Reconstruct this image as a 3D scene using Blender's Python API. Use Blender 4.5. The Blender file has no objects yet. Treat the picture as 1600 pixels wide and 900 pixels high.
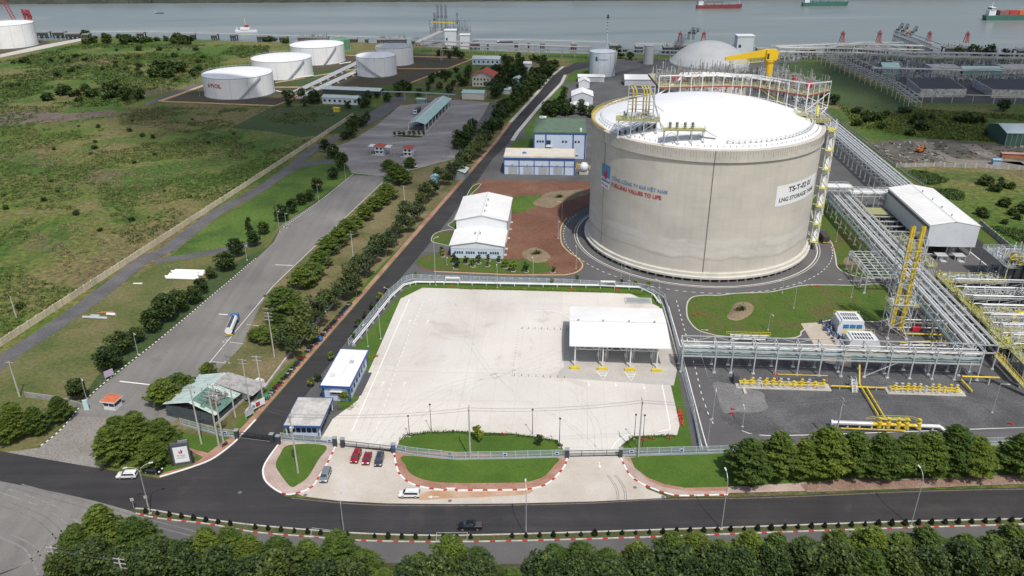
import bpy, bmesh, math, random
from mathutils import Vector, Matrix, geometry
random.seed(7)
R = math.radians
C = bpy.context.scene.collection
sc = bpy.context.scene

# ------------------------------------------------------------------ camera
FPX, PITCH, ROLL, CAMZ = 1250.0, 0.4455, -0.0057, 120.86
_c, _s = math.cos(PITCH), math.sin(PITCH)
CF = Vector((0, _c, -_s)); _U = Vector((0, _s, _c)); _X = Vector((1, 0, 0))
CX = _X*math.cos(ROLL) + _U*math.sin(ROLL)
CU = -_X*math.sin(ROLL) + _U*math.cos(ROLL)
CAM = Vector((0, 0, CAMZ))
cam = bpy.data.cameras.new('camera'); cam.lens = 36*FPX/1600; cam.sensor_width = 36
cam.clip_start = 1; cam.clip_end = 20000
co = bpy.data.objects.new('camera', cam); C.objects.link(co)
m = Matrix((CX, CU, -CF)).transposed().to_4x4(); m.translation = CAM
co.matrix_world = m
sc.camera = co

def G(x, y, z=0.0):
    d = CF + CX*((x-800)/FPX) - CU*((y-450)/FPX)
    t = (z-CAMZ)/d.z
    p = CAM + d*t
    return Vector((p.x, p.y, z))
def PR(P):
    v = Vector(P)-CAM; w = v.dot(CF)
    return 800+FPX*v.dot(CX)/w, 450-FPX*v.dot(CU)/w
def H(bx, by, ty, z0=0.0):
    P = G(bx, by, z0); lo, hi = z0, 150.0
    for _ in range(40):
        mm = (lo+hi)/2
        if PR((P.x, P.y, mm))[1] > ty: lo = mm
        else: hi = mm
    return mm-z0
def V2(p): return Vector((p[0], p[1]))

# ------------------------------------------------------------------ materials
MATS = {}
def nd(nt, t, **k):
    n = nt.nodes.new(t)
    for a, b in k.items(): setattr(n, a, b)
    return n
def base_mat(name):
    m = bpy.data.materials.new(name); m.use_nodes = True
    nt = m.node_tree; b = nt.nodes['Principled BSDF']
    return m, nt, b
def col4(c): return (c[0], c[1], c[2], 1)
def mixc(nt, fac, a, b, mode='MIX'):
    n = nd(nt, 'ShaderNodeMix', data_type='RGBA', blend_type=mode)
    for s, v in ((n.inputs[0], fac), (n.inputs[6], a), (n.inputs[7], b)):
        if isinstance(v, (int, float)): s.default_value = v
        elif isinstance(v, tuple): s.default_value = col4(v)
        else: nt.links.new(v, s)
    return n.outputs[2]
def noise(nt, scale, detail=3, rough=.5, vec=None, dist=0):
    n = nd(nt, 'ShaderNodeTexNoise'); n.inputs['Scale'].default_value = scale
    n.inputs['Detail'].default_value = detail; n.inputs['Roughness'].default_value = rough
    n.inputs['Distortion'].default_value = dist
    if vec is None: vec = pos(nt)
    nt.links.new(vec, n.inputs['Vector'])
    return n.outputs['Fac']
def pos(nt, scale=None, rot=0, obj=False):
    if obj: g = nd(nt, 'ShaderNodeTexCoord').outputs['Object']
    else: g = nd(nt, 'ShaderNodeNewGeometry').outputs['Position']
    if scale or rot:
        mp = nd(nt, 'ShaderNodeMapping'); nt.links.new(g, mp.inputs[0])
        if scale: mp.inputs['Scale'].default_value = scale
        mp.inputs['Rotation'].default_value = (0, 0, rot)
        return mp.outputs[0]
    return g
def ramp(nt, fac, stops, mode='LINEAR'):
    r = nd(nt, 'ShaderNodeValToRGB'); r.color_ramp.interpolation = mode
    e = r.color_ramp.elements
    while len(e) < len(stops): e.new(.5)
    for i, (p, c) in enumerate(stops):
        e[i].position = p; e[i].color = col4(c) if isinstance(c, tuple) else (c, c, c, 1)
    nt.links.new(fac, r.inputs[0])
    return r.outputs[0]
def math_(nt, op, a, b):
    n = nd(nt, 'ShaderNodeMath', operation=op)
    for i, v in ((0, a), (1, b)):
        if isinstance(v, (int, float)): n.inputs[i].default_value = v
        else: nt.links.new(v, n.inputs[i])
    return n.outputs[0]
def bump(nt, b, h, strength=.3, dist=.1):
    n = nd(nt, 'ShaderNodeBump'); n.inputs['Strength'].default_value = strength
    n.inputs['Distance'].default_value = dist
    nt.links.new(h, n.inputs['Height']); nt.links.new(n.outputs[0], b.inputs['Normal'])
def M(name, col, rough=.6, metal=0, var=.18, scale=.25, fine=3.0, obj=False, coat=0, dirt=None, streak=False):
    if name in MATS: return MATS[name]
    m, nt, b = base_mat(name)
    b.inputs['Roughness'].default_value = rough; b.inputs['Metallic'].default_value = metal
    b.inputs['Coat Weight'].default_value = coat
    if var:
        v = pos(nt, obj=obj)
        n1 = noise(nt, scale, 4, .6, v); n2 = noise(nt, fine, 2, .6, v)
        s = math_(nt, 'ADD', math_(nt, 'MULTIPLY', n1, .65), math_(nt, 'MULTIPLY', n2, .35))
        lo = tuple(c*(1-var*1.6) for c in col); hi = tuple(min(1, c*(1+var)) for c in col)
        if dirt: lo = dirt
        c = ramp(nt, s, [(.28, lo), (.5, col), (.72, hi)])
        if streak:
            v2 = pos(nt, (1.2, 1.2, .06), obj=obj)
            c = mixc(nt, .35, c, ramp(nt, noise(nt, 1.0, 4, .6, v2), [(.3, .45), (.6, 1.0)]), 'MULTIPLY')
        nt.links.new(c, b.inputs['Base Color'])
    else: b.inputs['Base Color'].default_value = col4(col)
    MATS[name] = m
    return m
def GM(name, stops, scale=.05, detail=6, rough=.95, fine=1.2, fineamt=.5, bmp=.5, bdist=.15, vec=None, extra=None, stretch=None, rot=0, patches=None):
    """ground surfaces: large patches (stops) darkened and lightened by fine noise"""
    if name in MATS: return MATS[name]
    m, nt, b = base_mat(name)
    b.inputs['Roughness'].default_value = rough
    v = pos(nt, stretch, rot) if (stretch or rot) else pos(nt)
    c = ramp(nt, noise(nt, scale, detail, .6, v, .4), stops)
    if patches:
        for (sc_, th, colr, amt) in patches:
            f = ramp(nt, noise(nt, sc_, 5, .62, None, .6), [(th, 0.0), (th+.08, amt)])
            c = mixc(nt, f, c, colr)
    fn = noise(nt, fine, 5, .7)
    f2 = ramp(nt, fn, [(.3, 1-fineamt), (.7, 1+fineamt*.35)])
    c = mixc(nt, 1.0, c, f2, 'MULTIPLY')
    if extra: c = extra(nt, c)
    nt.links.new(c, b.inputs['Base Color'])
    if bmp: bump(nt, b, fn, bmp, bdist)
    MATS[name] = m
    return m

# ------------------------------------------------------------------ mesh builder
class MB:
    def __init__(s): s.v = []; s.f = []
    def add(s, vs, fs):
        o = len(s.v); s.v += [tuple(p) for p in vs]; s.f += [tuple(i+o for i in f) for f in fs]; return s
    def box(s, x0, x1, y0, y1, z0, z1):
        return s.add([(x0,y0,z0),(x1,y0,z0),(x1,y1,z0),(x0,y1,z0),(x0,y0,z1),(x1,y0,z1),(x1,y1,z1),(x0,y1,z1)],
              [(3,2,1,0),(4,5,6,7),(0,1,5,4),(1,2,6,5),(2,3,7,6),(3,0,4,7)])
    def cbox(s, c, d, rz=0):
        ca, sa = math.cos(rz), math.sin(rz); vs = []
        for z in (0, d[2]):
            for x, y in ((-1,-1),(1,-1),(1,1),(-1,1)):
                X, Y = x*d[0]/2, y*d[1]/2
                vs.append((c[0]+X*ca-Y*sa, c[1]+X*sa+Y*ca, c[2]+z))
        return s.add(vs, [(3,2,1,0),(4,5,6,7),(0,1,5,4),(1,2,6,5),(2,3,7,6),(3,0,4,7)])
    def bar(s, p, q, w, h=None, up=(0,0,1)):
        h = h or w; p = Vector(p); q = Vector(q); d = (q-p)
        if d.length < 1e-6: return s
        d.normalize(); u = Vector(up)
        if abs(d.dot(u)) > .98: u = Vector((1, 0, 0))
        a = d.cross(u).normalized(); b = a.cross(d).normalized()
        vs = []
        for e in (p, q):
            for i, j in ((-1,-1),(1,-1),(1,1),(-1,1)): vs.append(e+a*(i*w/2)+b*(j*h/2))
        return s.add(vs, [(3,2,1,0),(4,5,6,7),(0,1,5,4),(1,2,6,5),(2,3,7,6),(3,0,4,7)])
    def pipe(s, pts, r, n=6, r2=None, caps=True):
        pts = [Vector(p) for p in pts]; k = len(pts); rings = []
        r2 = r if r2 is None else r2
        last = None
        for i, p in enumerate(pts):
            d = (pts[min(i+1, k-1)]-pts[max(i-1, 0)])
            if d.length < 1e-9: d = Vector((0, 0, 1))
            d.normalize()
            if last is None:
                u = Vector((0, 0, 1)) if abs(d.z) < .95 else Vector((1, 0, 0))
                a = d.cross(u).normalized()
            else: a = (last - d*last.dot(d)).normalized()
            last = a; b = a.cross(d)
            rr = r+(r2-r)*i/max(1, k-1)
            rings.append([p+(a*math.cos(2*math.pi*j/n)+b*math.sin(2*math.pi*j/n))*rr for j in range(n)])
        vs = [v for rg in rings for v in rg]; fs = []
        for i in range(k-1):
            for j in range(n): fs.append((i*n+j, i*n+(j+1)%n, (i+1)*n+(j+1)%n, (i+1)*n+j))
        if caps: fs += [tuple(range(n))[::-1], tuple((k-1)*n+j for j in range(n))]
        return s.add(vs, fs)
    def lathe(s, prof, n=24, c=(0,0,0), cap=True, a0=0, a1=2*math.pi):
        vs = []; fs = []; full = abs(a1-a0-2*math.pi) < 1e-6; nn = n if full else n+1
        for (r, z) in prof:
            for j in range(nn):
                a = a0+(a1-a0)*j/n; vs.append((c[0]+r*math.cos(a), c[1]+r*math.sin(a), c[2]+z))
        for i in range(len(prof)-1):
            for j in range(n):
                k = (j+1) % nn
                fs.append((i*nn+j, i*nn+k, (i+1)*nn+k, (i+1)*nn+j))
        if cap and full:
            fs.append(tuple(range(n))[::-1]); fs.append(tuple((len(prof)-1)*n+j for j in range(n)))
        return s.add(vs, fs)
    def prism(s, poly, z0, z1):
        n = len(poly); vs = [(p[0], p[1], z0) for p in poly]+[(p[0], p[1], z1) for p in poly]
        tris = geometry.tessellate_polygon([[Vector((p[0], p[1], 0)) for p in poly]])
        fs = [tuple(i+n for i in t) for t in tris]+[tuple(t[::-1]) for t in tris]
        fs += [(i, (i+1) % n, n+(i+1) % n, n+i) for i in range(n)]
        return s.add(vs, fs)
    def sheet(s, poly, z):
        tris = geometry.tessellate_polygon([[Vector((p[0], p[1], 0)) for p in poly]])
        return s.add([(p[0], p[1], z) for p in poly], tris)
    def strip(s, pts, w, z, h=0, off=0, a=0, b=None):
        """ribbon along pts (world xy); with h it is a raised kerb"""
        pts = [V2(p) for p in pts]; k = len(pts); L = []; Rr = []
        for i in range(k):
            d = (pts[min(i+1, k-1)]-pts[max(i-1, 0)]).normalized(); nrm = Vector((-d.y, d.x))
            L.append(pts[i]+nrm*(off+w/2)); Rr.append(pts[i]+nrm*(off-w/2))
        vs = []
        for i in range(k):
            vs += [(L[i].x, L[i].y, z+h), (Rr[i].x, Rr[i].y, z+h)]
            if h: vs += [(L[i].x, L[i].y, z), (Rr[i].x, Rr[i].y, z)]
        st = 4 if h else 2; fs = []
        for i in range(k-1):
            o = i*st; q = o+st
            fs.append((o, o+1, q+1, q))
            if h: fs += [(o+1, o+3, q+3, q+1), (o+2, o, q, q+2)]
        if h: fs += [(0, 2, 3, 1), ((k-1)*st, (k-1)*st+1, (k-1)*st+3, (k-1)*st+2)]
        return s.add(vs, fs)
    def build(s, name, mat, parent=None, world=False, smooth=False, loc=None, fixn=True):
        vs = s.v
        if world and parent is not None:
            l = parent.location; a = -parent.rotation_euler.z; ca, sa = math.cos(a), math.sin(a)
            vs = [((x-l.x)*ca-(y-l.y)*sa, (x-l.x)*sa+(y-l.y)*ca, z-l.z) for x, y, z in vs]
        me = bpy.data.meshes.new(name); me.from_pydata(vs, [], s.f)
        if fixn and len(s.f) < 60000:
            bm = bmesh.new(); bm.from_mesh(me); bmesh.ops.recalc_face_normals(bm, faces=bm.faces); bm.to_mesh(me); bm.free()
        if smooth:
            for p in me.polygons: p.use_smooth = True
            if smooth is not True: me.set_sharp_from_angle(angle=R(smooth))
        me.materials.append(mat)
        o = bpy.data.objects.new(name, me); C.objects.link(o)
        if parent is not None: o.parent = parent
        if loc is not None: o.location = loc
        return o

def tag(o, label, cat, group=None):
    o['label'] = label; o['category'] = cat
    if group: o['group'] = group
    return o
def thing(name, label, cat, loc=(0,0,0), rz=0, group=None):
    o = bpy.data.objects.new(name, None); o.empty_display_size = .5; C.objects.link(o)
    o.location = Vector(loc); o.rotation_euler = (0, 0, rz)
    return tag(o, label, cat, group)
def struct(o): o['kind'] = 'structure'; return o
KIDS = {}
def kids(o):
    return [c for c in C.objects if c.parent == o]
def dup(root, loc, rz=0, label=None, group=None, scale=None, tree=None):
    if root.name not in KIDS: KIDS[root.name] = [(k, kids(k)) for k in kids(root)]
    r = root.copy(); C.objects.link(r); r.location = Vector(loc); r.rotation_euler = (0, 0, rz)
    if label: r['label'] = label
    if group: r['group'] = group
    if scale: r.scale = scale if isinstance(scale, tuple) else (scale,)*3
    for k, gs in KIDS[root.name]:
        c = k.copy(); C.objects.link(c); c.parent = r
        for g in gs:
            d = g.copy(); C.objects.link(d); d.parent = c
    return r
def spline(pts, n=6, closed=False):
    out = []; k = len(pts); P = [V2(p) for p in pts]
    rng = range(k) if closed else range(k-1)
    for i in rng:
        if closed: p0, p1, p2, p3 = P[(i-1) % k], P[i], P[(i+1) % k], P[(i+2) % k]
        else: p0, p1, p2, p3 = P[max(i-1, 0)], P[i], P[i+1], P[min(i+2, k-1)]
        for j in range(n):
            t = j/n
            out.append(.5*((2*p1)+(p2-p0)*t+(2*p0-5*p1+4*p2-p3)*t*t+(3*p1-p0-3*p2+p3)*t**3))
    if not closed: out.append(P[-1])
    return out
def gp(px): return [G(*p) for p in px]
def gs(px, n=5, closed=False): return spline(gp(px), n, closed)
def along(pts, step, start=0):
    """points every step metres along a polyline, with heading"""
    out = []; d = start; acc = 0
    pts = [V2(p) for p in pts]
    for a, b in zip(pts, pts[1:]):
        L = (b-a).length
        while d <= acc+L and L > 0:
            t = (d-acc)/L; out.append((a+(b-a)*t, math.atan2((b-a).y, (b-a).x))); d += step
        acc += L
    return out
def clip(pts, a, b):
    """piece of a polyline between arc lengths a and b"""
    out = []; acc = 0; pts = [V2(p) for p in pts]
    for p, q in zip(pts, pts[1:]):
        L = (q-p).length
        if L > 0 and acc+L > a and acc < b:
            t0 = max(0, (a-acc)/L); t1 = min(1, (b-acc)/L)
            if not out: out.append(p+(q-p)*t0)
            out.append(p+(q-p)*t1)
        acc += L
    return out
def plen(pts): return sum((V2(b)-V2(a)).length for a, b in zip(pts, pts[1:]))
ORD = ['leftmost','second','third','fourth','fifth','sixth','seventh','eighth','ninth','tenth','eleventh','twelfth','thirteenth','fourteenth','fifteenth','sixteenth','seventeenth','eighteenth','nineteenth','twentieth']
TENS = ['', '', 'twenty', 'thirty', 'forty', 'fifty', 'sixty']
def ordw(i, first='first'):
    if i == 0: return first
    if i < 20: return ORD[i]
    t, u = divmod(i+1, 10)
    if u == 0: return TENS[t][:-1]+'ieth'
    return TENS[t]+'-'+(['first']+ORD[1:])[u-1]
AX = R(-4.0)          # the plant's grid: across = X turned by -4 degrees
def frame(a, b):
    """origin and heading of a wall whose base runs from pixel a to pixel b"""
    A, B = G(*a), G(*b); d = B-A
    return A, math.atan2(d.y, d.x), d.length

# ------------------------------------------------------------------ light
SUN_EL, SUN_DIR = R(59), Vector((.358, -.934))
w = bpy.data.worlds.new('World'); sc.world = w; w.use_nodes = True
nt = w.node_tree; bg = nt.nodes['Background']
sky = nt.nodes.new('ShaderNodeTexSky'); sky.sky_type = 'NISHITA'; sky.sun_disc = False
sky.sun_elevation = SUN_EL; sky.sun_rotation = math.atan2(SUN_DIR.x, SUN_DIR.y)
sky.air_density = 1.0; sky.dust_density = 3.0; sky.ozone_density = 1.0
nt.links.new(sky.outputs[0], bg.inputs[0]); bg.inputs[1].default_value = .125
sl = bpy.data.lights.new('sun', 'SUN'); sl.energy = 3.4; sl.angle = R(.55); sl.color = (1, .955, .89)
so = bpy.data.objects.new('sun', sl); C.objects.link(so)
sd = Vector((SUN_DIR.x*math.cos(SUN_EL), SUN_DIR.y*math.cos(SUN_EL), math.sin(SUN_EL)))
so.rotation_euler = sd.to_track_quat('Z', 'Y').to_euler(); so.location = (0, 0, 400)
sc.view_settings.view_transform = 'Standard'; sc.view_settings.look = 'None'; sc.view_settings.exposure = 0
sc.render.engine = 'CYCLES'
sc.cycles.max_bounces = 6; sc.cycles.diffuse_bounces = 3; sc.cycles.transparent_max_bounces = 12
# ------------------------------------------------------------------ ground materials
scrub = GM('scrub', [(.30,(.066,.135,.010)),(.42,(.105,.160,.018)),(.50,(.155,.172,.036)),(.56,(.200,.178,.062)),(.64,(.180,.148,.062)),(.75,(.095,.145,.020))],
           scale=.012, detail=9, fine=.45, fineamt=.75, bmp=.9, bdist=.6,
           patches=[(.016,.50,(.052,.128,.006),.85),(.022,.57,(.190,.145,.080),.75),(.09,.60,(.140,.130,.055),.45),(.30,.60,(.034,.052,.016),.55)])
grass_rough = GM('grass_rough', [(.35,(.078,.110,.022)),(.5,(.128,.138,.040)),(.65,(.180,.158,.068))], scale=.05, fine=.9, fineamt=.5, bmp=.5,
           patches=[(.07,.58,(.085,.112,.026),.7)])
lawn_wild = GM('lawn_wild', [(.35,(.050,.100,.014)),(.5,(.080,.150,.016)),(.65,(.110,.170,.024))], scale=.06, fine=.8, fineamt=.5, bmp=.5)
lawn = GM('lawn', [(.3,(.050,.110,.008)),(.5,(.066,.134,.010)),(.7,(.084,.150,.016))], scale=.12, fine=2.2, fineamt=.35, bmp=.4, bdist=.06,
           patches=[(.25,.66,(.105,.115,.035),.35)])
lawn_dark = GM('lawn_dark', [(.3,(.034,.062,.016)),(.55,(.050,.088,.020)),(.75,(.080,.090,.036))], scale=.03, fine=.6, fineamt=.5)
lawn_dry = GM('lawn_dry', [(.3,(.050,.112,.008)),(.52,(.078,.128,.014)),(.72,(.125,.090,.036))], scale=.07, fine=1.4, fineamt=.5,
           patches=[(.10,.64,(.13,.062,.035),.7)])
earth = GM('red_earth', [(.3,(.135,.060,.036)),(.5,(.185,.086,.052)),(.7,(.23,.125,.080))], scale=.06, fine=1.0, fineamt=.4,
           patches=[(.05,.60,(.095,.085,.030),.5),(.35,.66,(.22,.15,.11),.4)])
pad = GM('brown_pad', [(.3,(.055,.050,.028)),(.5,(.080,.066,.038)),(.7,(.100,.080,.048))], scale=.04, fine=.6, patches=[(.03,.55,(.055,.075,.024),.6)])
sandm = GM('sandy_mound', [(.3,(.20,.15,.09)),(.7,(.30,.24,.15))], scale=.3, fine=2, fineamt=.5)
dirt = GM('bare_dirt', [(.3,(.12,.095,.075)),(.7,(.19,.15,.12))], scale=.1, fine=1.5)
def road_extra(nt, c):
    # long faint wear bands and repairs
    f = ramp(nt, noise(nt, 1.0, 4, .6, pos(nt, (.02, .45, .2), 0)), [(.35, .82), (.65, 1.14)])
    return mixc(nt, 1.0, c, f, 'MULTIPLY')
def road_extra_y(nt, c):
    f = ramp(nt, noise(nt, 1.0, 4, .6, pos(nt, (.40, .02, .2), R(12))), [(.35, .90), (.65, 1.08)])
    return mixc(nt, 1.0, c, f, 'MULTIPLY')
asph_new = GM('asphalt_new', [(.3,(.030,.029,.030)),(.55,(.040,.038,.039)),(.75,(.054,.051,.050))], scale=.06, fine=5, fineamt=.3, bmp=.2, bdist=.02, rough=.85, extra=road_extra, patches=[(.07,.58,(.058,.054,.051),.7),(.3,.66,(.075,.068,.062),.5)])
asph_old = GM('asphalt_old', [(.3,(.160,.153,.144)),(.5,(.200,.192,.180)),(.7,(.245,.235,.218))], scale=.035, fine=4, fineamt=.22, bmp=.2, bdist=.02,
              patches=[(.05,.60,(.120,.117,.115),.6),(.2,.68,(.29,.28,.25),.5),(.6,.70,(.09,.09,.09),.4)], extra=road_extra_y)
asph_mid = GM('asphalt_mid', [(.3,(.095,.092,.092)),(.5,(.118,.115,.114)),(.7,(.145,.141,.138))], scale=.05, fine=4, fineamt=.2, bmp=.2, bdist=.02,
              patches=[(.12,.66,(.16,.155,.15),.5)])
asph_ring = GM('asphalt_ring', [(.3,(.092,.090,.092)),(.55,(.112,.110,.112)),(.75,(.135,.132,.132))], scale=.05, fine=5, fineamt=.2, bmp=.15, bdist=.02,
              patches=[(.14,.66,(.055,.054,.056),.5)])
gravel = GM('gravel', [(.35,(.085,.086,.090)),(.5,(.112,.113,.118)),(.65,(.150,.150,.154))], scale=.08, fine=2.6, fineamt=.6, bmp=.8, bdist=.1)
gravel_pale = GM('gravel_pale', [(.35,(.17,.17,.17)),(.65,(.24,.24,.235))], scale=.15, fine=2.6, fineamt=.55, bmp=.8, bdist=.1)
track_m = GM('track_gravel', [(.35,(.10,.10,.105)),(.65,(.16,.155,.155))], scale=.1, fine=1.8, fineamt=.5)
plant_pave = GM('plant_paving', [(.35,(.085,.085,.088)),(.65,(.125,.125,.125))], scale=.06, fine=2, fineamt=.35)
brick = GM('brick_paving', [(.35,(.30,.155,.105)),(.5,(.38,.205,.145)),(.65,(.45,.27,.20))], scale=.15, fine=3.5, fineamt=.3, rough=.9)
brick_pale = GM('brick_paving_pale', [(.35,(.40,.30,.25)),(.65,(.52,.41,.36))], scale=.2, fine=3.5, fineamt=.3, rough=.9)
def joints(nt, c):
    v = pos(nt, None, R(4))
    bt = nd(nt, 'ShaderNodeTexBrick'); nt.links.new(v, bt.inputs[0])
    bt.inputs['Scale'].default_value = 1; bt.offset = 0; bt.inputs['Mortar Size'].default_value = .035
    bt.inputs['Brick Width'].default_value = 6.0; bt.inputs['Row Height'].default_value = 18.0; bt.inputs['Mortar Smooth'].default_value = .2
    for i in (1, 2): bt.inputs[i].default_value = (1, 1, 1, 1)
    bt.inputs[3].default_value = (.74, .74, .73, 1)
    c = mixc(nt, .8, c, bt.outputs[0], 'MULTIPLY')
    # slab-to-slab tone
    b2 = nd(nt, 'ShaderNodeTexBrick'); nt.links.new(v, b2.inputs[0]); b2.offset = .0
    b2.inputs['Scale'].default_value = 1; b2.inputs['Mortar Size'].default_value = 0
    b2.inputs['Brick Width'].default_value = 24.0; b2.inputs['Row Height'].default_value = 18.0
    b2.inputs[1].default_value = (.93, .93, .93, 1); b2.inputs[2].default_value = (1.05, 1.045, 1.03, 1); b2.inputs[3].default_value = (1,1,1,1)
    return mixc(nt, .8, c, b2.outputs[0], 'MULTIPLY')
conc = GM('yard_concrete', [(.3,(.545,.512,.462)),(.5,(.615,.588,.542)),(.7,(.66,.64,.60))], scale=.035, fine=2.5, fineamt=.12, bmp=0, extra=joints,
          patches=[(.06,.58,(.47,.42,.36),.5),(.25,.67,(.34,.32,.29),.55),(.7,.70,(.30,.28,.26),.5),(.012,.55,(.60,.55,.47),.5)])
conc_old = GM('lot_concrete', [(.3,(.20,.185,.175)),(.5,(.29,.272,.26)),(.7,(.42,.40,.38))], scale=.05, fine=1.2, fineamt=.4, stretch=(.5,1.6,1), rot=R(-12),
          patches=[(.10,.62,(.36,.34,.32),.5),(.07,.64,(.12,.11,.105),.5)])
apron_m = GM('apron_concrete', [(.3,(.46,.40,.33)),(.5,(.52,.475,.415)),(.7,(.575,.54,.49))], scale=.09, fine=3, fineamt=.15, bmp=0,
          patches=[(.16,.63,(.40,.29,.20),.4)])
rust_m = GM('rust_stain_paving', [(.35,(.44,.24,.13)),(.65,(.50,.36,.25))], scale=.2, fine=3, fineamt=.2, bmp=0)
white_paint = M('white_road_paint', (.74,.73,.70), .7, scale=.5, fine=6, var=.10)
red_paint = M('red_kerb_paint', (.42,.045,.040), .7, scale=.5, fine=6)
yel_paint = M('yellow_paint', (.62,.38,.03), .6)
kerb_m = M('kerb_concrete', (.46,.44,.40), .85, var=.2, scale=.3, fine=4)
kerb_warm = M('kerb_sandstone', (.52,.36,.20), .85)
mat_water, nt_, b_ = base_mat('river_water')
b_.inputs['Base Color'].default_value = (.105,.135,.130,1); b_.inputs['Roughness'].default_value = .28
b_.inputs['Specular IOR Level'].default_value = .5
wv = noise(nt_, 1.0, 5, .65, pos(nt_, (.10, .22, 1)))
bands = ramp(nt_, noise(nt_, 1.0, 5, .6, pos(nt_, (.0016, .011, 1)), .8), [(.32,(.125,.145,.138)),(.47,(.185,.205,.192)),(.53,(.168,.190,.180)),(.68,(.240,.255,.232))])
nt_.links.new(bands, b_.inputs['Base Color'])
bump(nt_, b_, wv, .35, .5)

Zc = [0.0]
def sheet(name, poly, mat, z):
    return struct(MB().sheet([V2(p) for p in poly], z).build(name, mat))

# ------------------------------------------------------------------ terrain sheets
shore_px = [(-700,50),(-300,52),(0,60),(50,64),(110,62),(150,57),(250,60),(330,63),(420,66),(470,66),(560,66),(660,72),(740,78),(860,83),(960,84),(1060,86),(1160,88),(1240,86),(1330,86),(1420,90),(1520,92),(1600,93),(1900,96),(2300,100)]
shore = spline([G(*p) for p in shore_px], 4)
gpoly = [Vector((-2500, -300)), Vector((-2500, shore[0].y))] + shore + [Vector((2500, shore[-1].y)), Vector((2500, -300))]
g = MB().sheet(gpoly, 0)
g.strip(shore, .1, -4, h=4)
struct(g.build('ground', scrub))
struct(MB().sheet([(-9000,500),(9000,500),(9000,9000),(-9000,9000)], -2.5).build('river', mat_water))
# far bank, only just inside the top of the picture
far_m = GM('far_bank_green', [(.35,(.030,.042,.030)),(.65,(.050,.062,.042))], scale=.02, fine=.1)
fb = MB(); n = 90; rr = random.Random(3)
for i in range(n):
    x = -900+i*32; fb.add([(x,1212+rr.uniform(-4,4),-2.4),(x+32,1212,-2.4),(x+32,1225,rr.uniform(3,9)),(x,1225,rr.uniform(3,9)),(x,1500,10),(x+32,1500,10)], [(0,1,2,3),(3,2,5,4)])
struct(fb.build('far_bank', far_m))

# fields and verges (left)
sheet('rough_grass', gp([(-60,620),(0,575),(82,517),(192,447),(262,402),(330,345),(400,303),(457,266),(500,236),(530,232),(555,270),(400,405),(347,450),(97,672),(60,700),(0,702),(-60,690)]), grass_rough, .02)
sheet('bright_grass', gs([(262,404),(275,392),(330,350),(400,308),(455,270),(500,250),(548,262),(549,274),(500,315),(440,352),(418,370),(375,385),(330,395),(290,407)],3,True), lawn_wild, .03)
sheet('verge_grass', gp([(420,385),(440,352),(550,274),(556,280),(500,322),(425,388),(350,452),(160,600),(120,640),(105,660),(95,672),(150,590),(250,500),(345,420)]), lawn_dark, .035)
sheet('far_grass', gp([(430,165),(560,165),(620,172),(560,205),(470,215),(420,205),(360,200)]), lawn_dark, .02)
tr = gs([(-60,618),(0,566),(70,520),(132,477),(171,448),(226,405),(262,389),(300,360),(350,325),(400,299),(455,262),(480,240),(505,225),(530,214)],4)
MB().strip(tr, 6.5, .05).build('gravel_track', track_m); struct(C.objects[-1])
MB().strip(gs([(240,408),(300,400),(350,390),(405,378)],4), 5, .055).build('gravel_spur', track_m); struct(C.objects[-1])
MB().strip(gs([(455,263),(490,255),(525,252)],4), 7, .055).build('gravel_turnout', track_m); struct(C.objects[-1])
sheet('bare_soil_patch', gs([(0,178),(60,172),(100,178),(175,172),(172,180),(90,190),(0,196)],3,True), dirt, .025)
# strip between the two left hand roads
dry_strip = GM('dry_strip', [(.35,(.100,.110,.030)),(.5,(.165,.148,.062)),(.65,(.225,.180,.095))], scale=.06, fine=1.0, fineamt=.5, bmp=.5, patches=[(.08,.58,(.080,.105,.022),.7)])
sheet('centre_strip_grass', gp([(390,490),(427,447),(495,382),(560,320),(600,286),(640,268),(712,250),(800,185),(860,125),(878,108),(775,225),(582,447),(400,657),(340,700),(250,690),(300,600),(377,545)]), dry_strip, .04)
sheet('roadside_lawn', gp([(470,590),(560,480),(600,432),(640,385),(655,372),(640,372),(600,410),(545,470),(480,545),(430,590),(385,640),(352,690),(375,686),(400,655)]), lawn, .05)

# grey tanker road
sheet('tanker_road', gp([(60,701),(95,672),(150,612),(250,531),(347,450),(400,405),(428,378),(440,352),(500,313),(550,274),(600,275),(597,286),(495,382),(427,447),(405,480),(377,542),(335,585),(300,640),(240,680),(180,720),(150,733),(0,707)]), asph_old, .06)
sheet('tanker_road_mouth', gp([(0,708),(60,700),(100,668),(118,650),(190,655),(205,662),(150,705),(150,733)]), GM('mouth_concrete', [(.35,(.24,.22,.20)),(.65,(.32,.30,.27))], scale=.1, fine=2), .065)
sheet('parking_lot', gp([(500,236),(545,222),(590,195),(625,165),(712,156),(765,160),(750,190),(720,222),(714,247),(640,267),(600,276),(550,271),(532,240)]), conc_old, .06)
sheet('lot_side_road', gp([(722,224),(770,160),(800,160),(760,200),(715,250)]), asph_mid, .062)
sheet('lot_link_road', gp([(580,175),(618,150),(640,150),(604,180),(560,205),(550,200)]), asph_mid, .05)

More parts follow.
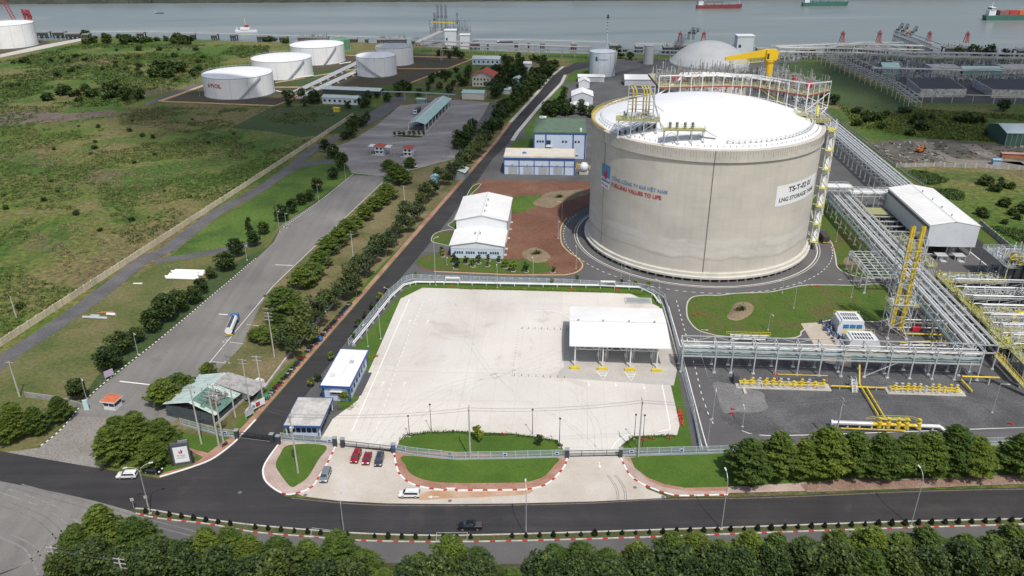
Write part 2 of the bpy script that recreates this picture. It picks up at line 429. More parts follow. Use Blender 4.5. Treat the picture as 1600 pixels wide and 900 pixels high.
# black side road and brick path
brd = [(249,748),(287,736),(330,720),(362,697),(377,682),(400,657.5),(582,447.5),(775,225),(800,192),(840,148),(862,122),(880,107),(900,98),(925,97),(925,104),(899,110),(886,117),(880,130),(845,167),(812,207),(770,248),(735,300),(696,350),(646,411),(607,457),(560,510),(510,575),(482,612),(445,662),(438,690),(415,722),(412,748),(425,761),(445,774),(400,790),(300,780)]
sheet('side_road', gp(brd), asph_new, .07)
le = gp([(250,746),(287,735),(330,719),(362,696),(377,681),(400,656.5),(582,446.5),(775,224),(800,191)])
MB().strip(le[4:], 1.7, .085, off=1.0).build('brick_path', brick); struct(C.objects[-1])
MB().strip(gs([(800,191),(840,147),(862,121),(882,104)],4), 2.2, .085, off=1.1).build('far_pavement', kerb_m); struct(C.objects[-1])
MB().strip(spline(le[:6], 4), .45, .08, h=.13, off=.1).build('white_kerb', white_paint); struct(C.objects[-1])
MB().strip(gp([(886,117),(880,130),(845,167),(812,207),(804,220)]), 2.4, .085, off=-1.3).build('far_pavement', kerb_m); struct(C.objects[-1])
sheet('corner_brick_paving', gp([(245,746),(258,738),(300,728),(318,715),(300,706),(295,700),(325,708),(352,688),(372,680),(362,696),(330,718),(287,734)]), brick, .075)
sheet('corner_lawn', gp([(270,668),(300,680),(372,684),(352,696),(330,707),(300,701),(296,712),(312,716),(290,729),(255,738),(230,735)]), lawn, .06)

# main road, median and lower carriageway
up_e = gp([(-120,680),(0,705),(150,731),(250,748),(330,762),(437,775),(530,783),(605,787),(710,788),(800,787),(925,784),(1037,778),(1200,775.5),(1425,766),(1600,762),(1760,755)])
med_u = gp([(212,795),(237,797),(312,810),(400,821),(500,829.5),(580,834.5),(685,837),(800,835),(1000,829),(1200,822.5),(1400,815.5),(1600,811),(1760,806)])
med_l = gp([(212,803),(250,811),(325,819.5),(400,832.5),(480,839),(555,845),(675,847.5),(800,846),(1000,840.5),(1200,833),(1400,826),(1600,820),(1760,815)])
up_s, mu_s, ml_s = spline(up_e,5), spline(med_u,5), spline(med_l,5)
tipL = gp([(-120,735),(0,752),(100,772),(150,783)])
sheet('main_road', up_s+[V2(p) for p in reversed(mu_s)]+[V2(G(205,799))]+[V2(p) for p in reversed(tipL)], asph_new, .08)
sheet('old_junction_asphalt', gp([(-200,900),(-120,733),(0,750),(100,771),(205,798),(250,811),(300,830),(230,850),(120,870),(60,960),(-150,990)]), asph_old, .072)
low = [V2(p) for p in ml_s]
sheet('lower_carriageway', [V2(G(215,803))]+low+[V2(p) for p in gp([(1760,880),(1600,890),(1200,900),(800,905),(600,905),(400,880),(250,850),(180,820)])], asph_mid, .078)
sheet('median_grass', mu_s+[V2(p) for p in reversed(ml_s)]+[V2(G(205,799))], GM('median_turf', [(.35,(.060,.075,.022)),(.65,(.10,.105,.040))], scale=.3, fine=3), .12)
MB().strip(mu_s, .3, .1, h=.16, off=-.1).build('median_kerb', M('worn_white_kerb', (.46,.44,.39), .8, var=.35, scale=.8, fine=5)); struct(C.objects[-1])
def banded(name, pts, w, z, h, step, lenr, off=0, start=0):
    L = plen(pts); a = MB(); b = MB(); d = start; wm_ = MATS['worn_white_kerb'] if 'median' in name else white_paint
    a.strip(pts, w, z, h=h, off=off)
    while d < L:
        seg = clip(pts, d, min(L, d+lenr))
        if len(seg) > 1: b.strip(seg, w+.02, z+.004, h=h, off=off)
        d += step
    o = struct(a.build(name, wm_)); b.build('red_band', red_paint, o)
    return o
banded('median_kerb', ml_s, .32, .1, .16, 3.4, 1.1, start=1.2)
# lower bank with trees
sheet('tree_bank', gp([(60,960),(110,830),(180,822),(300,850),(420,872),(600,880),(800,882),(1200,878),(1600,868),(1760,860),(1900,1200),(-200,1200)]), GM('bank_turf', [(.3,(.035,.050,.014)),(.7,(.085,.080,.04))], scale=.2, fine=1.2), .09)

# gate apron, brick pavements, lawns
sheet('gate_apron', gp([(522,690),(535,698),(615,706),(640,712),(885,714),(970,713),(985,716),(1010,764),(1040,776),(1040,778.5),(925,784),(800,787),(710,788),(605,787),(530,783),(475,776),(462,771),(487,761),(512,722)]), apron_m, .09)
struct(MB().sheet([V2(p) for p in gs([(655,782),(668,768),(720,768.5),(800,768),(832,766),(820,773),(760,777),(700,779)],4,True)], .097).build('rust_stained_paving', rust_m))
isl = gs([(441,688),(415,725),(413,746),(425,761),(445,772),(463,771),(487,761),(500,742),(512,722),(524,697)],4)
sheet('island_paving', isl+[V2(G(480,690))], brick_pale, .14)
ib = clip(isl, plen(isl)*.42, plen(isl))
MB().strip(isl, .4, .08, h=.14, off=-.1).build('white_kerb', white_paint); struct(C.objects[-1])
_b = MB(); d = plen(isl)*.50
while d < plen(isl)-1: _b.strip(clip(isl, d, d+1.1), .42, .084, h=.14, off=-.1); d += 3.2
_b.build('red_band', red_paint, C.objects[-1])
sheet('island_lawn', gs([(452,696),(509,697),(497,720),(482,745),(467,757),(454,761),(437,740),(431,727),(437,712)],4,True), lawn, .17)
cen = gs([(615,704),(619,727),(625,742),(640,755),(662,762),(697,767)],4)+gp([(697.5,764),(712,764),(712.5,767)])+gs([(713,767),(800,766),(825,765),(850,759),(867,747),(882,729),(886,715)],4)
sheet('centre_brick_paving', [V2(p) for p in cen], brick, .14)
banded('striped_kerb', cen, .42, .08, .14, 3.4, 1.1, start=2)
sheet('centre_lawn', gs([(631,713),(634,728),(641,740),(662,750),(700,755),(800,755),(825,753.5),(850,745),(865,729),(870,716),(800,716.5),(712,719)],4,True), lawn, .17)
rgt = gs([(970,714),(975,727),(985,744),(1000,755),(1025,766),(1040,771),(1060,775),(1100,774.5),(1137,773.5)],4)
sheet('right_brick_paving', [V2(p) for p in rgt]+gp([(1140,771),(1250,768),(1600,757),(1760,752),(1760,740),(1600,744),(1300,752),(1150,758),(1060,760),(1000,716)]), brick_pale, .14)
sheet('right_lower_paving', gp([(1000,735),(1010,750),(1037,762),(1075,768),(1137,768),(1137,762),(1070,757),(1020,742),(990,716),(975,716)]), brick, .146)
banded('striped_kerb', rgt, .42, .08, .14, 3.4, 1.1, start=2)
sheet('right_lawn', gp([(985,716),(992,732),(1012,747),(1037,757),(1070,763),(1150,761),(1300,752),(1450,747),(1600,741),(1760,735),(1760,690),(1600,697),(1160,708)]), lawn, .17)
sheet('dirt_verge', gs([(1250,757),(1330,748),(1420,750),(1500,746),(1600,742),(1760,738),(1760,752),(1600,757),(1425,764),(1260,770)],3), GM('pink_dirt', [(.35,(.24,.15,.11)),(.65,(.36,.25,.20))], scale=.2, fine=2.5), .18)

# ------------------------------------------------------------------ the plant ground
plant = gp([(440,690),(482,612),(510,575),(607,457),(696,350),(770,248),(812,207),(880,130),(900,108),(925,95),(1000,93),(1250,93),(1262,130),(1304,186),(1420,276),(1530,352),(1640,440),(1900,640),(1900,690),(1600,694),(1160,706),(970,711),(885,712),(712,716),(615,703),(524,694)])
sheet('plant_ground', plant, plant_pave, .04)
sheet('yard_verge_lawn', gp([(505,600),(560,536),(600,490),(640,443),(655,442),(1010,450),(1030,460),(1062,600),(1082,698),(885,711),(712,714),(560,696),(535,640)]), lawn, .06)
yard = gp([(516,690),(500,688),(520,655),(560,625),(574,585),(589,552),(626,467),(660,450),(985,459),(1030,480),(1046,594),(1062,664),(1058,680),(990,682),(970,697),(966,712),(890,713),(878,700),(870,688),(800,678),(715,674),(668,676),(640,680),(624,690),(618,703),(540,697)])
sheet('concrete_yard', yard, conc, .1)
def line(name, px, w, z=.112, mat=white_paint, dash=None, world=None, parent=None):
    pts = world or gp(px); mb = MB()
    if dash:
        d = 0; L = plen(pts)
        while d < L: mb.strip(clip(pts, d, min(L, d+dash[0])), w, z); d += dash[0]+dash[1]
    else: mb.strip(pts, w, z)
    return struct(mb.build(name, mat))
line('yard_edge_line', [(550,674),(600,560),(640,467)], .35)
line('yard_lane_dashes', [(588,672),(612,600),(640,520),(662,472),(680,466)], .2, dash=(1.2,1.4))
line('yard_joint', [(710,672),(735,560),(748,470)], .08, mat=M('joint_dark',(.40,.38,.35),.9))
line('yard_joint', [(918,690),(917,598)], .08, mat=MATS['joint_dark'])
line('yard_joint', [(560,578),(720,583),(890,586)], .10, mat=MATS['joint_dark'])
line('yard_joint', [(520,622),(700,626),(1050,631)], .06, mat=MATS['joint_dark'])
line('yard_border_line', None, .3, world=gs([(1034,598),(1040,630),(1047,668),(1042,672),(1030,675)],3))
line('yard_swoop_line', None, .3, world=gs([(956,702),(962,692),(972,684),(990,677)],3))
line('yard_painted_line', None, .25, world=gs([(836,486),(870,487),(890,497)],3))
line('bay_dashes', [(800,588),(811,514),(888,516)], .13, dash=(.5,1.3), mat=M('dark_paint',(.12,.12,.12),.8))
line('bay_dashes', [(800,588),(888,591)], .13, dash=(.5,1.3), mat=MATS['dark_paint'])
def arrow(px, ang, L=2.6, name='painted_arrow', mat=white_paint, z=.113):
    P = G(*px); u = Vector((math.cos(ang), math.sin(ang))); v = Vector((-u.y, u.x)); P = V2(P)
    a, b = P-u*L/2, P+u*L*.1
    mb = MB().add([(*(a+v*.09), z), (*(a-v*.09), z), (*(b-v*.09), z), (*(b+v*.09), z), (*(b+v*.42), z), (*(b-v*.42), z), (*(P+u*L/2), z)], [(0,1,2,3),(4,5,6)])
    return struct(mb.build(name, mat))
for px, a in [((640,503),80),((668,503),80),((598,600),80),((632,600),80),((937,727),-90),((920,600),-90),((962,601),-90),((1006,605),-90),((677,777),180)]: arrow(px, R(a))
tyre = M('tyre_marks', (.25,.24,.23), .9, scale=1.0, var=.4)
for k, dx in enumerate((0, 3, 12, 15)): line('tyre_mark', None, .16, world=gs([(948+dx,743),(957+dx,755),(963+dx,768),(964+dx,782)],3), mat=tyre, z=.1)
man = M('manhole_iron', (.16,.15,.15), .7)
for p in [(992,762),(477,774),(375,770),(703,783),(1036,777)]:
    P = G(*p); struct(MB().lathe([(.45,.0),(.45,.02)], 14, (P.x,P.y,.105)).build('manhole_cover', man))

faint = M('faint_tyre_sweep', (.535,.512,.475), .95, var=.25, scale=.5)
for k, px in enumerate(([(575,690),(620,640),(700,600),(800,580),(880,560)],[(600,695),(660,640),(760,590),(870,545)],[(930,705),(925,660),(900,620),(905,597)],[(925,700),(880,660),(780,600),(720,520),(700,470)],[(700,475),(800,472),(900,476)],[(560,680),(610,560),(650,490),(720,470)])):
    line('tyre_sweep', None, .22, z=.108, mat=faint, world=gs(px,6)); line('tyre_sweep', None, .22, z=.108, mat=faint, world=gs([(x+11,y+3) for x,y in px],6))
# ring road and plant roads
TC = Vector((73.55, 300.26))
def arc(r, a0, a1, n=60): return [TC+Vector((math.cos(R(a0+(a1-a0)*i/n)), math.sin(R(a0+(a1-a0)*i/n))))*r for i in range(n+1)]
ringL = gp([(920,321),(897,330),(885,340),(875,357),(877,380),(888,394),(900,402),(909,412),(908,420),(897,427),(882,430),(800,430),(678,424.5),(660,421),(650,414),(646,408)])
sheet('plant_road', gp([(646,411),(640,420),(625,436),(640,438),(723,436.5),(880,441.5),(1010,448),(1025,454),(1040,464.5),(1046,473.5),(1060,527),(1103,704),(1160,703),(1600,690),(1760,684),(1760,660),(1600,668),(1587,675),(1180,680),(1168,676),(1144,668),(1128,656),(1122,644),(1108,596),(1094,554),(1082,515),(1100,520),(1132,526),(1200,529),(1250,527),(1310,560),(1395,560),(1395,447),(1385,437),(1330,432),(1307,415),(1304,400),(1297,377),(1285,360),(1240,330),(1000,300),(935,305),(920,321),(885,340),(875,357),(877,380),(900,402),(909,412),(908,420),(897,427),(882,430),(800,430),(678,424.5),(655,418)]), asph_ring, .08)
sheet('tank_apron', arc(47.0, 0, 360), asph_mid, .084)
MB().strip(arc(47.15, 0, 360, 90), .3, .088).build('ring_line', white_paint); struct(C.objects[-1])
MB().strip(arc(48.1, 0, 360, 90), .3, .088).build('ring_kerb', kerb_m); struct(C.objects[-1])
line('ring_lane_dashes', None, .22, z=.09, dash=(1.3,1.6), world=arc(52.6, 150, 385, 120))
line('plant_road_dashes', [(655,430),(760,434),(880,437.5),(960,446)], .2, z=.09, dash=(1.3,2.0))
line('plant_road_dashes', [(1057,470),(1068,510),(1085,570),(1097,620),(1110,656)], .22, z=.09, dash=(1.3,2.0))
line('plant_road_dashes', [(1310,437),(1350,440),(1390,441)], .22, z=.09, dash=(1.3,2.0))
line('plant_road_edge_line', [(1018,452),(1036,463),(1045,480),(1060,532),(1097,672),(1105,700)], .25, z=.09)
line('plant_road_kerb', [(1010,450),(1028,461),(1037,480),(1052,532),(1089,672),(1098,702)], .35, z=.09, mat=kerb_m)
line('plant_road_edge_line', None, .25, z=.09, world=gs([(1084,530),(1096,556),(1112,606),(1126,647),(1134,660),(1150,668),(1180,679),(1260,680),(1600,668)],4))
line('plant_road_kerb', None, .3, z=.09, mat=kerb_m, world=gs([(1088,530),(1100,556),(1116,606),(1130,647),(1138,658),(1154,666),(1184,677)],4))
line('plant_fence_line', [(1105,704),(1400,697),(1600,689)], .25, z=.09)
ov = gs([(1200,457),(1150,459),(1125,462),(1100,462),(1082,465),(1074,474),(1073,490),(1077,502),(1090,516),(1112,523),(1132,526),(1200,529),(1235,529),(1250,525),(1256,516),(1300,500),(1386,500),(1386,448),(1330,446.5),(1262,446),(1228,452)],4,True)
sheet('plant_lawn', ov, lawn_dry, .16)
MB().strip(ov+[ov[0]], .45, .08, h=.12).build('lawn_kerb', kerb_m); struct(C.objects[-1])
sheet('skid_paving', gp([(1251,506),(1285,504),(1330,540),(1330,575),(1290,568),(1272,540)]), GM('skid_slab',[(.3,(.42,.36,.29)),(.7,(.52,.45,.37))],scale=.1,fine=2,fineamt=.2), .17)
ov2 = gs([(1268,325),(1275,305),(1300,318),(1340,350),(1368,392),(1390,425),(1390,436),(1340,433),(1310,420),(1305,400),(1297,377),(1276,366)],4,True)
sheet('plant_lawn', ov2, lawn_dry, .16)
MB().strip(ov2+[ov2[0]], .5, .08, h=.12).build('lawn_kerb', kerb_m); struct(C.objects[-1])
ea = gs([(885,341),(876,357),(877,380),(888,394),(900,402),(909,412),(908,420),(897,427),(882,430)],4)
sheet('red_earth_plot', gp([(734,300),(738,288),(755,282),(880,283),(925,284),(925,318),(900,330)])+[Vector((p.x,p.y,0)) for p in ea]+gp([(800,430),(678,424.5),(660,421),(651,414),(706,388),(720,330)]), earth, .12)
MB().strip(ea+gp([(800,430),(678,424.5)]), .5, .1, h=.14, off=.1).build('plot_kerb', kerb_warm); struct(C.objects[-1])
sheet('plot_lawn', gs([(651,410),(662,400),(690,396),(706,403),(790,405),(815,405),(850,410),(860,425),(800,428),(700,424),(662,418)],3,True), lawn_dry, .135)
sheet('plot_grass_patch', gs([(798,310),(830,306),(850,306),(835,325),(800,333)],3,True), lawn_wild, .135)
for pts in ([(700,352),(708,346),(716,330),(726,318),(716,356)],[(674,377),(682,364),(712,360),(712,384),(690,382)],[(728,310),(738,292),(752,288),(735,305)]):
    P = gs(pts,3,True); sheet('plot_lawn', P, lawn_dry, .137); MB().strip(P+[P[0]], .35, .1, h=.12).build('plot_kerb', kerb_m); struct(C.objects[-1])
for pts in ([(696,352),(714,358),(712,362),(688,362)],[(674,380),(710,388),(708,395),(660,395)]): sheet('plot_path', gp(pts), asph_mid, .142)
# green strips by the far bend, blue building
for pts in ([(819,206),(845,172),(884,130),(884,150),(870,180),(838,212)],[(793,265),(802,222),(830,217),(832,228),(796,272)],[(886,128),(890,116),(905,110),(925,108),(925,120),(900,128)]):
    sheet('roadside_lawn', gs(pts,3,True), lawn, .1)
# far right: lawn, compound, tracks
sheet('far_lawn', gp([(1215,98),(1290,96),(1435,170),(1440,182),(1330,170),(1262,150)]), lawn_dark, .05)
sheet('pit_compound_ground', gp([(1300,92),(1700,98),(1760,170),(1600,163),(1440,160)]), GM('compound_ground',[(.3,(.06,.06,.062)),(.7,(.10,.10,.098))],scale=.06,fine=1), .06)
sheet('scrap_yard_ground', gs([(1360,225),(1420,218),(1500,220),(1600,232),(1680,250),(1600,258),(1500,256),(1420,258),(1380,250)],3,True), GM('scrap_ground',[(.3,(.075,.072,.05)),(.5,(.12,.11,.085)),(.7,(.20,.18,.15))],scale=.1,fine=1.2), .05)
for pts, w_ in (([(1440,222),(1462,240),(1500,252),(1600,257)],9),([(1512,225),(1545,243),(1600,256),(1680,262)],8)):
    MB().strip(gs(pts,5), w_, .07).build('dirt_track', GM('pale_track',[(.3,(.20,.18,.15)),(.7,(.28,.25,.21))],scale=.1,fine=1.5)); struct(C.objects[-1])
# gravel process area
sheet('gravel_yard', gp([(1122,644),(1108,596),(1096,554),(1092,540),(1255,530),(1275,560),(1395,555),(1400,470),(1450,460),(1570,430),(1640,440),(1900,640),(1600,668),(1180,680),(1144,668),(1128,656)]), gravel, .1)
sheet('pale_gravel_patch', gs([(1114,598),(1140,600),(1168,608),(1192,614),(1196,628),(1200,638),(1184,645),(1150,644),(1130,645),(1122,622)],3,True), gravel_pale, .115)
sheet('boundary_road', gp([(1300,190),(1310,190),(1440,300),(1520,372),(1527,374),(1600,430),(1568,440),(1558,428),(1516,394),(1420,310)]), asph_new, .1)
line('boundary_road_line', [(1516,394),(1558,428)], .4, z=.115)
sheet('boundary_strip', gp([(1304,186),(1392,256),(1420,276),(1446,292),(1530,352),(1572,392),(1566,404),(1526,372),(1440,300),(1380,250),(1308,196)]), lawn_dry, .13)
sheet('building_apron', gp([(1470,385),(1516,394),(1558,428),(1520,445),(1450,440),(1440,400)]), asph_ring, .11)
# tank farm pad (left) and its kerbs, roads
sheet('tank_farm_pad', gp([(250,158),(325,131),(480,98),(560,83),(700,85),(738,92),(640,130),(560,138),(455,160),(430,166)]), pad, .05)
MB().strip(gp([(250,159),(325,132),(400,115)]), 3, .06, h=.5).build('farm_kerb', kerb_warm); struct(C.objects[-1])
MB().strip(gp([(250,159),(330,162),(430,166),(455,156),(470,147)]), 1.2, .06, h=.5).build('farm_kerb', kerb_warm); struct(C.objects[-1])
for px in ([(330,132),(400,137),(560,137)],[(430,130),(560,108),(700,108)],[(540,87),(700,90),(738,93),(640,131)]):
    MB().strip(gp(px), 1.2, .06, h=.6).build('farm_kerb', kerb_warm); struct(C.objects[-1])
sheet('farm_road', gp([(225,165),(232,158),(330,124),(420,100),(430,103),(330,129),(245,160)]), asph_mid, .055)
sheet('farm_grass', gp([(430,122),(500,108),(540,112),(480,135),(430,137)]), lawn_dark, .055)
sheet('left_farm_road', gp([(0,85),(60,72),(125,60),(130,63),(60,78),(0,90)]), kerb_m, .055)
sheet('left_farm_pad', gp([(-60,80),(0,76),(60,62),(80,66),(60,72),(0,84)]), pad, .05)

# faint wheel tracks and dust on the old junction and roads
trk = M('wheel_track_dust', (.215,.21,.20), .95, var=.3, scale=.6); trk2 = M('wheel_track_dark', (.165,.16,.155), .95, var=.25, scale=.6)
for i, px in enumerate(([(0,770),(80,800),(130,850),(140,900)],[(0,790),(60,815),(100,860),(105,900)],[(0,840),(40,860),(60,900)],[(20,762),(120,790),(200,812),(300,838)],[(-20,905),(40,880),(70,850),(90,825)])):
    MB().strip(gs(px,5), .35, .084).strip(gs([(x+14,y-5) for x,y in px],5), .35, .084).build('wheel_track', (trk, trk2)[i % 2]); struct(C.objects[-1])
MB().strip(gs([(455,778.5),(530,786),(605,790),(710,790.5),(800,789.5),(925,786.5),(1037,780.5),(1200,778),(1425,768.5),(1600,764.5)],4), .3, .0835).build('road_dust', M('edge_dust', (.16,.13,.10), .95, var=.4, scale=1.2)); struct(C.objects[-1])
# ------------------------------------------------------------------ plant grid
_ca, _sa = math.cos(R(4)), math.sin(R(4))
def PT(u, v, z=0): return Vector((u*_ca+v*_sa, -u*_sa+v*_ca, z))
def L(x, y, z=0):
    P = G(x, y, z); return (P.x*_ca-P.y*_sa, P.x*_sa+P.y*_ca)
ORG = {}
def gthing(name, label, cat, u, v, group=None):
    t = thing(name, label, cat, PT(u, v), AX, group); ORG[t.name] = (u, v); return t
class GB(MB):
    """builder in plant-grid metres (u across, v away)"""
    def build(s, name, mat, parent=None, **k):
        o = (0, 0) if parent is None else ORG.get(parent.name) or ORG.get(parent.parent.name if parent.parent else '', (0, 0))
        if o != (0, 0): s.v = [(x-o[0], y-o[1], z) for x, y, z in s.v]
        return MB.build(s, name, mat, parent, **k)

steel = M('galvanised_steel', (.50,.52,.53), .5, .25, var=.18, scale=.3, fine=2)
steel_d = M('steel_grey_paint', (.27,.30,.31), .55, var=.15)
steel_w = M('steel_white_paint', (.66,.67,.66), .5, var=.12)
teal = M('rack_tray_teal', (.20,.30,.30), .6, var=.15)
yelp = M('yellow_pipe_paint', (.60,.45,.035), .6, var=.25, scale=.7)
yel_pale = M('yellow_rail_paint', (.55,.52,.14), .55, var=.2)
yel_olive = M('grating_olive', (.33,.33,.17), .8, var=.25, scale=.8)
redp = M('fire_red_paint', (.50,.03,.045), .45, var=.12)
pipe_w = M('insulated_pipe', (.70,.71,.70), .4, .2, var=.10, scale=.5)
pipe_g = M('pipe_grey_green', (.36,.42,.40), .5, var=.15)
conc_lt = M('pedestal_concrete', (.46,.44,.40), .9, var=.2)
dark_st = M('dark_equipment', (.07,.075,.08), .6, var=.2)
white_roof = M('white_roof_sheet', (.78,.78,.765), .5, var=.09, scale=.12, fine=1.6)
white_wall = M('white_cladding', (.66,.69,.71), .6, var=.07, scale=.3)
grey_clad = M('grey_cladding', (.56,.59,.62), .55, var=.07, scale=.3)
blue_trim = M('blue_trim', (.030,.085,.26), .5, var=.10)
glass = M('dark_window_glass', (.035,.05,.065), .12, var=0)
ppl_wall = M('pale_blue_wall', (.52,.60,.72), .7, var=.08)
green_roof = M('green_roof_paint', (.105,.16,.105), .8, var=.18, scale=.3)
red_tile = M('red_roof_tiles', (.40,.09,.055), .8, var=.2, scale=.4)
mint = M('mint_roof_sheet', (.38,.56,.50), .55, var=.15, scale=.3)
mint_d = M('teal_cladding', (.17,.29,.28), .6, var=.12)

# concrete tank wall ---------------------------------------------------
def tank_wall_mat(name, base, band):
    m, nt, b = base_mat(name)
    tc = nd(nt, 'ShaderNodeTexCoord'); sx = nd(nt, 'ShaderNodeSeparateXYZ'); nt.links.new(tc.outputs['Object'], sx.inputs[0])
    a = math_(nt, 'MULTIPLY', math_(nt, 'ARCTAN2', sx.outputs[1], sx.outputs[0]), 42.4)
    cb = nd(nt, 'ShaderNodeCombineXYZ'); nt.links.new(a, cb.inputs[0]); nt.links.new(sx.outputs[2], cb.inputs[1])
    v = cb.outputs[0]
    def mp(s):
        q = nd(nt, 'ShaderNodeMapping'); nt.links.new(v, q.inputs[0]); q.inputs['Scale'].default_value = s; return q.outputs[0]
    c = ramp(nt, noise(nt, 1, 5, .6, mp((.05,.09,1))), [(.3, tuple(x*.86 for x in base)),(.5, base),(.7, tuple(min(1,x*1.10) for x in base))])
    bt = nd(nt, 'ShaderNodeTexBrick'); nt.links.new(v, bt.inputs[0]); bt.inputs['Scale'].default_value = 1; bt.offset = .5
    bt.inputs['Brick Width'].default_value = 5.6; bt.inputs['Row Height'].default_value = 3.9; bt.inputs['Mortar Size'].default_value = .045
    bt.inputs[1].default_value = (.95,.95,.95,1); bt.inputs[2].default_value = (1.04,1.035,1.02,1); bt.inputs[3].default_value = (.86,.86,.85,1)
    c = mixc(nt, .75, c, bt.outputs[0], 'MULTIPLY')
    f = ramp(nt, noise(nt, 1, 5, .6, mp((.7,.035,1))), [(.30,.90),(.55,1.01),(.75,1.03)])
    c = mixc(nt, .55, c, f, 'MULTIPLY')
    if band:
        # pale, freshly rendered bands sagging round the wall
        h = math_(nt, 'ADD', sx.outputs[2], math_(nt, 'MULTIPLY', noise(nt, 1, 3, .6, mp((.055,.02,1))), 7.0))
        f = ramp(nt, math_(nt, 'DIVIDE', h, 50), [(.250,0.0),(.262,.75),(.300,.65),(.315,.1),(.332,.6),(.372,.75),(.388,0.0)])
        f = math_(nt, 'MULTIPLY', f, ramp(nt, noise(nt, 1, 4, .6, mp((.10,.25,1))), [(.42,.15),(.55,1.0)]))
        c = mixc(nt, f, c, (.60,.585,.55))
        c = mixc(nt, ramp(nt, math_(nt,'DIVIDE',h,50), [(.225,0.0),(.238,.35),(.25,0.0)]), c, (.26,.245,.22))
    nt.links.new(c, b.inputs['Base Color']); b.inputs['Roughness'].default_value = .85
    return m
wallm = tank_wall_mat('tank_concrete', (.520,.490,.432), True)
beamm = tank_wall_mat('ring_beam_concrete', (.510,.480,.425), False)
domem = M('dome_white_paint', (.76,.77,.79), .55, var=.07, scale=.08, fine=.7)
t = thing('storage_tank', 'huge round concrete gas storage tank with a shallow white dome and lettering on its wall', 'storage tank', (TC.x, TC.y, 0))
TANK = t
N = 144
wl = MB().lathe([(42.4,2.2),(42.4,43.6)], N, cap=False).build('wall', wallm, t, smooth=True)
MB().lathe([(40,1.25),(44.1,1.25),(44.1,2.0),(43.5,2.2),(43.4,3.2),(42.4,3.3)], N, cap=False).build('base_slab', M('slab_pale', (.54,.52,.46), .85, var=.15, scale=.2), t, smooth=30)
MB().lathe([(42.4,43.4),(43.0,43.5),(43.0,47.5),(42.3,47.7),(41.4,47.7)], N, cap=False).build('ring_beam', beamm, t, smooth=30)
rs = (41.5**2+8.3**2)/(2*8.3)
MB().lathe([(41.5,47.6)]+[(r, 47.6+8.3-rs+math.sqrt(rs*rs-r*r)) for r in [41.3-i*1.37 for i in range(30)]]+[(.05,55.9)], N, cap=False).build('dome_roof', domem, t, smooth=True)
MB().lathe([(39.5,0.05),(39.5,1.25)], 72, cap=False).build('gap_shade', dark_st, t)  # dark cylinder standing in for the shade in the gap behind the piles
pl = None
for i in range(84):
    a = 2*math.pi*i/84
    if -.2 < a-math.pi/2+.6 and a < math.pi-.7 : continue
    if pl is None: pl = MB().lathe([(.42,0),(.42,1.3)], 10).build('foundation_pile', conc_lt, t); o = pl
    else: o = pl.copy(); C.objects.link(o)
    o.location = (43.1*math.cos(a), 43.1*math.sin(a), 0)
def onwall(a, z, r=42.45): return Vector((r*math.cos(R(a)), r*math.sin(R(a)), z))
for a in (-98.0, -158, -24, 26, 100, 160):
    mb = MB().bar(onwall(a,3.3,42.38), onwall(a,43.4,42.38), .34, .22); mb.bar(onwall(a,43.5,43.0), onwall(a,47.5,43.0), .34, .14)
    mb.build('joint_strip', M('tank_joint_dark', (.15,.14,.12), .9), t)  # dark strips marking the vertical joints of wall and ring beam
# letters -------------------------------------------------------------
def text_geo(s, bold=0):
    cu = bpy.data.curves.new('lettering', 'FONT'); cu.body = s; cu.size = 1; cu.offset = bold; cu.resolution_u = 3
    ob = bpy.data.objects.new('lettering', cu); C.objects.link(ob)
    dg = bpy.context.evaluated_depsgraph_get(); dg.update()
    me = bpy.data.meshes.new_from_object(ob.evaluated_get(dg))
    vs = [tuple(v.co) for v in me.vertices]; fs = [tuple(p.vertices) for p in me.polygons]
    bpy.data.objects.remove(ob); bpy.data.curves.remove(cu); bpy.data.meshes.remove(me)
    x0 = min(v[0] for v in vs); x1 = max(v[0] for v in vs)
    return [(v[0]-x0, v[1]) for v in vs], fs, x1-x0
def wall_text(parent, s, a0, length, z, cap, mat, r=42.5, bold=.02, name='lettering'):
    vs, fs, w = text_geo(s, bold); sx = length/w; sy = cap/.73
    P = [onwall(a0+math.degrees(x*sx/r), z+y*sy, r) for x, y in vs]
    return MB().add(P, fs).build(name, mat, parent, fixn=False)
def flat_text(parent, s, o, ux, uz, length, cap, mat, name='lettering', bold=.02):
    """letters on a flat face: o lower-left corner, ux reading direction, uz up"""
    vs, fs, w = text_geo(s, bold); sx = length/w; sy = cap/.73; o = Vector(o); ux = Vector(ux); uz = Vector(uz)
    return MB().add([o+ux*(x*sx)+uz*(y*sy) for x, y in vs], fs).build(name, mat, parent, fixn=False)
def arc_panel(parent, a0, a1, z0, z1, r, mat, name):
    n = max(2, int((a1-a0)/2)); vs = []; fs = []
    for i in range(n+1):
        a = a0+(a1-a0)*i/n; vs += [onwall(a, z0, r), onwall(a, z1, r)]
    fs = [(2*i, 2*i+2, 2*i+3, 2*i+1) for i in range(n)]
    return MB().add(vs, fs).build(name, mat, parent, fixn=False)
txt_blue = M('letter_blue', (.12,.24,.42), .7, var=.25, scale=1.5)
txt_red = M('letter_red', (.42,.035,.04), .7, var=.2, scale=1.5)
txt_black = M('letter_black', (.02,.02,.022), .7, var=0)
panel_blue = M('panel_blue', (.055,.24,.42), .6, var=.08)
panel_white = M('panel_white', (.74,.75,.76), .6, var=.04)
wall_text(t, 'TỔNG CÔNG TY KHÍ VIỆT NAM', -150.6, 24.3, 30.9, 1.35, txt_blue)
wall_text(t, 'FUELLING VALUES TO LIFE', -150.8, 22.4, 28.5, 1.45, txt_red, bold=.035)
lg = arc_panel(t, -160.3, -152.4, 26.5, 35.4, 42.47, panel_blue, 'logo_panel')
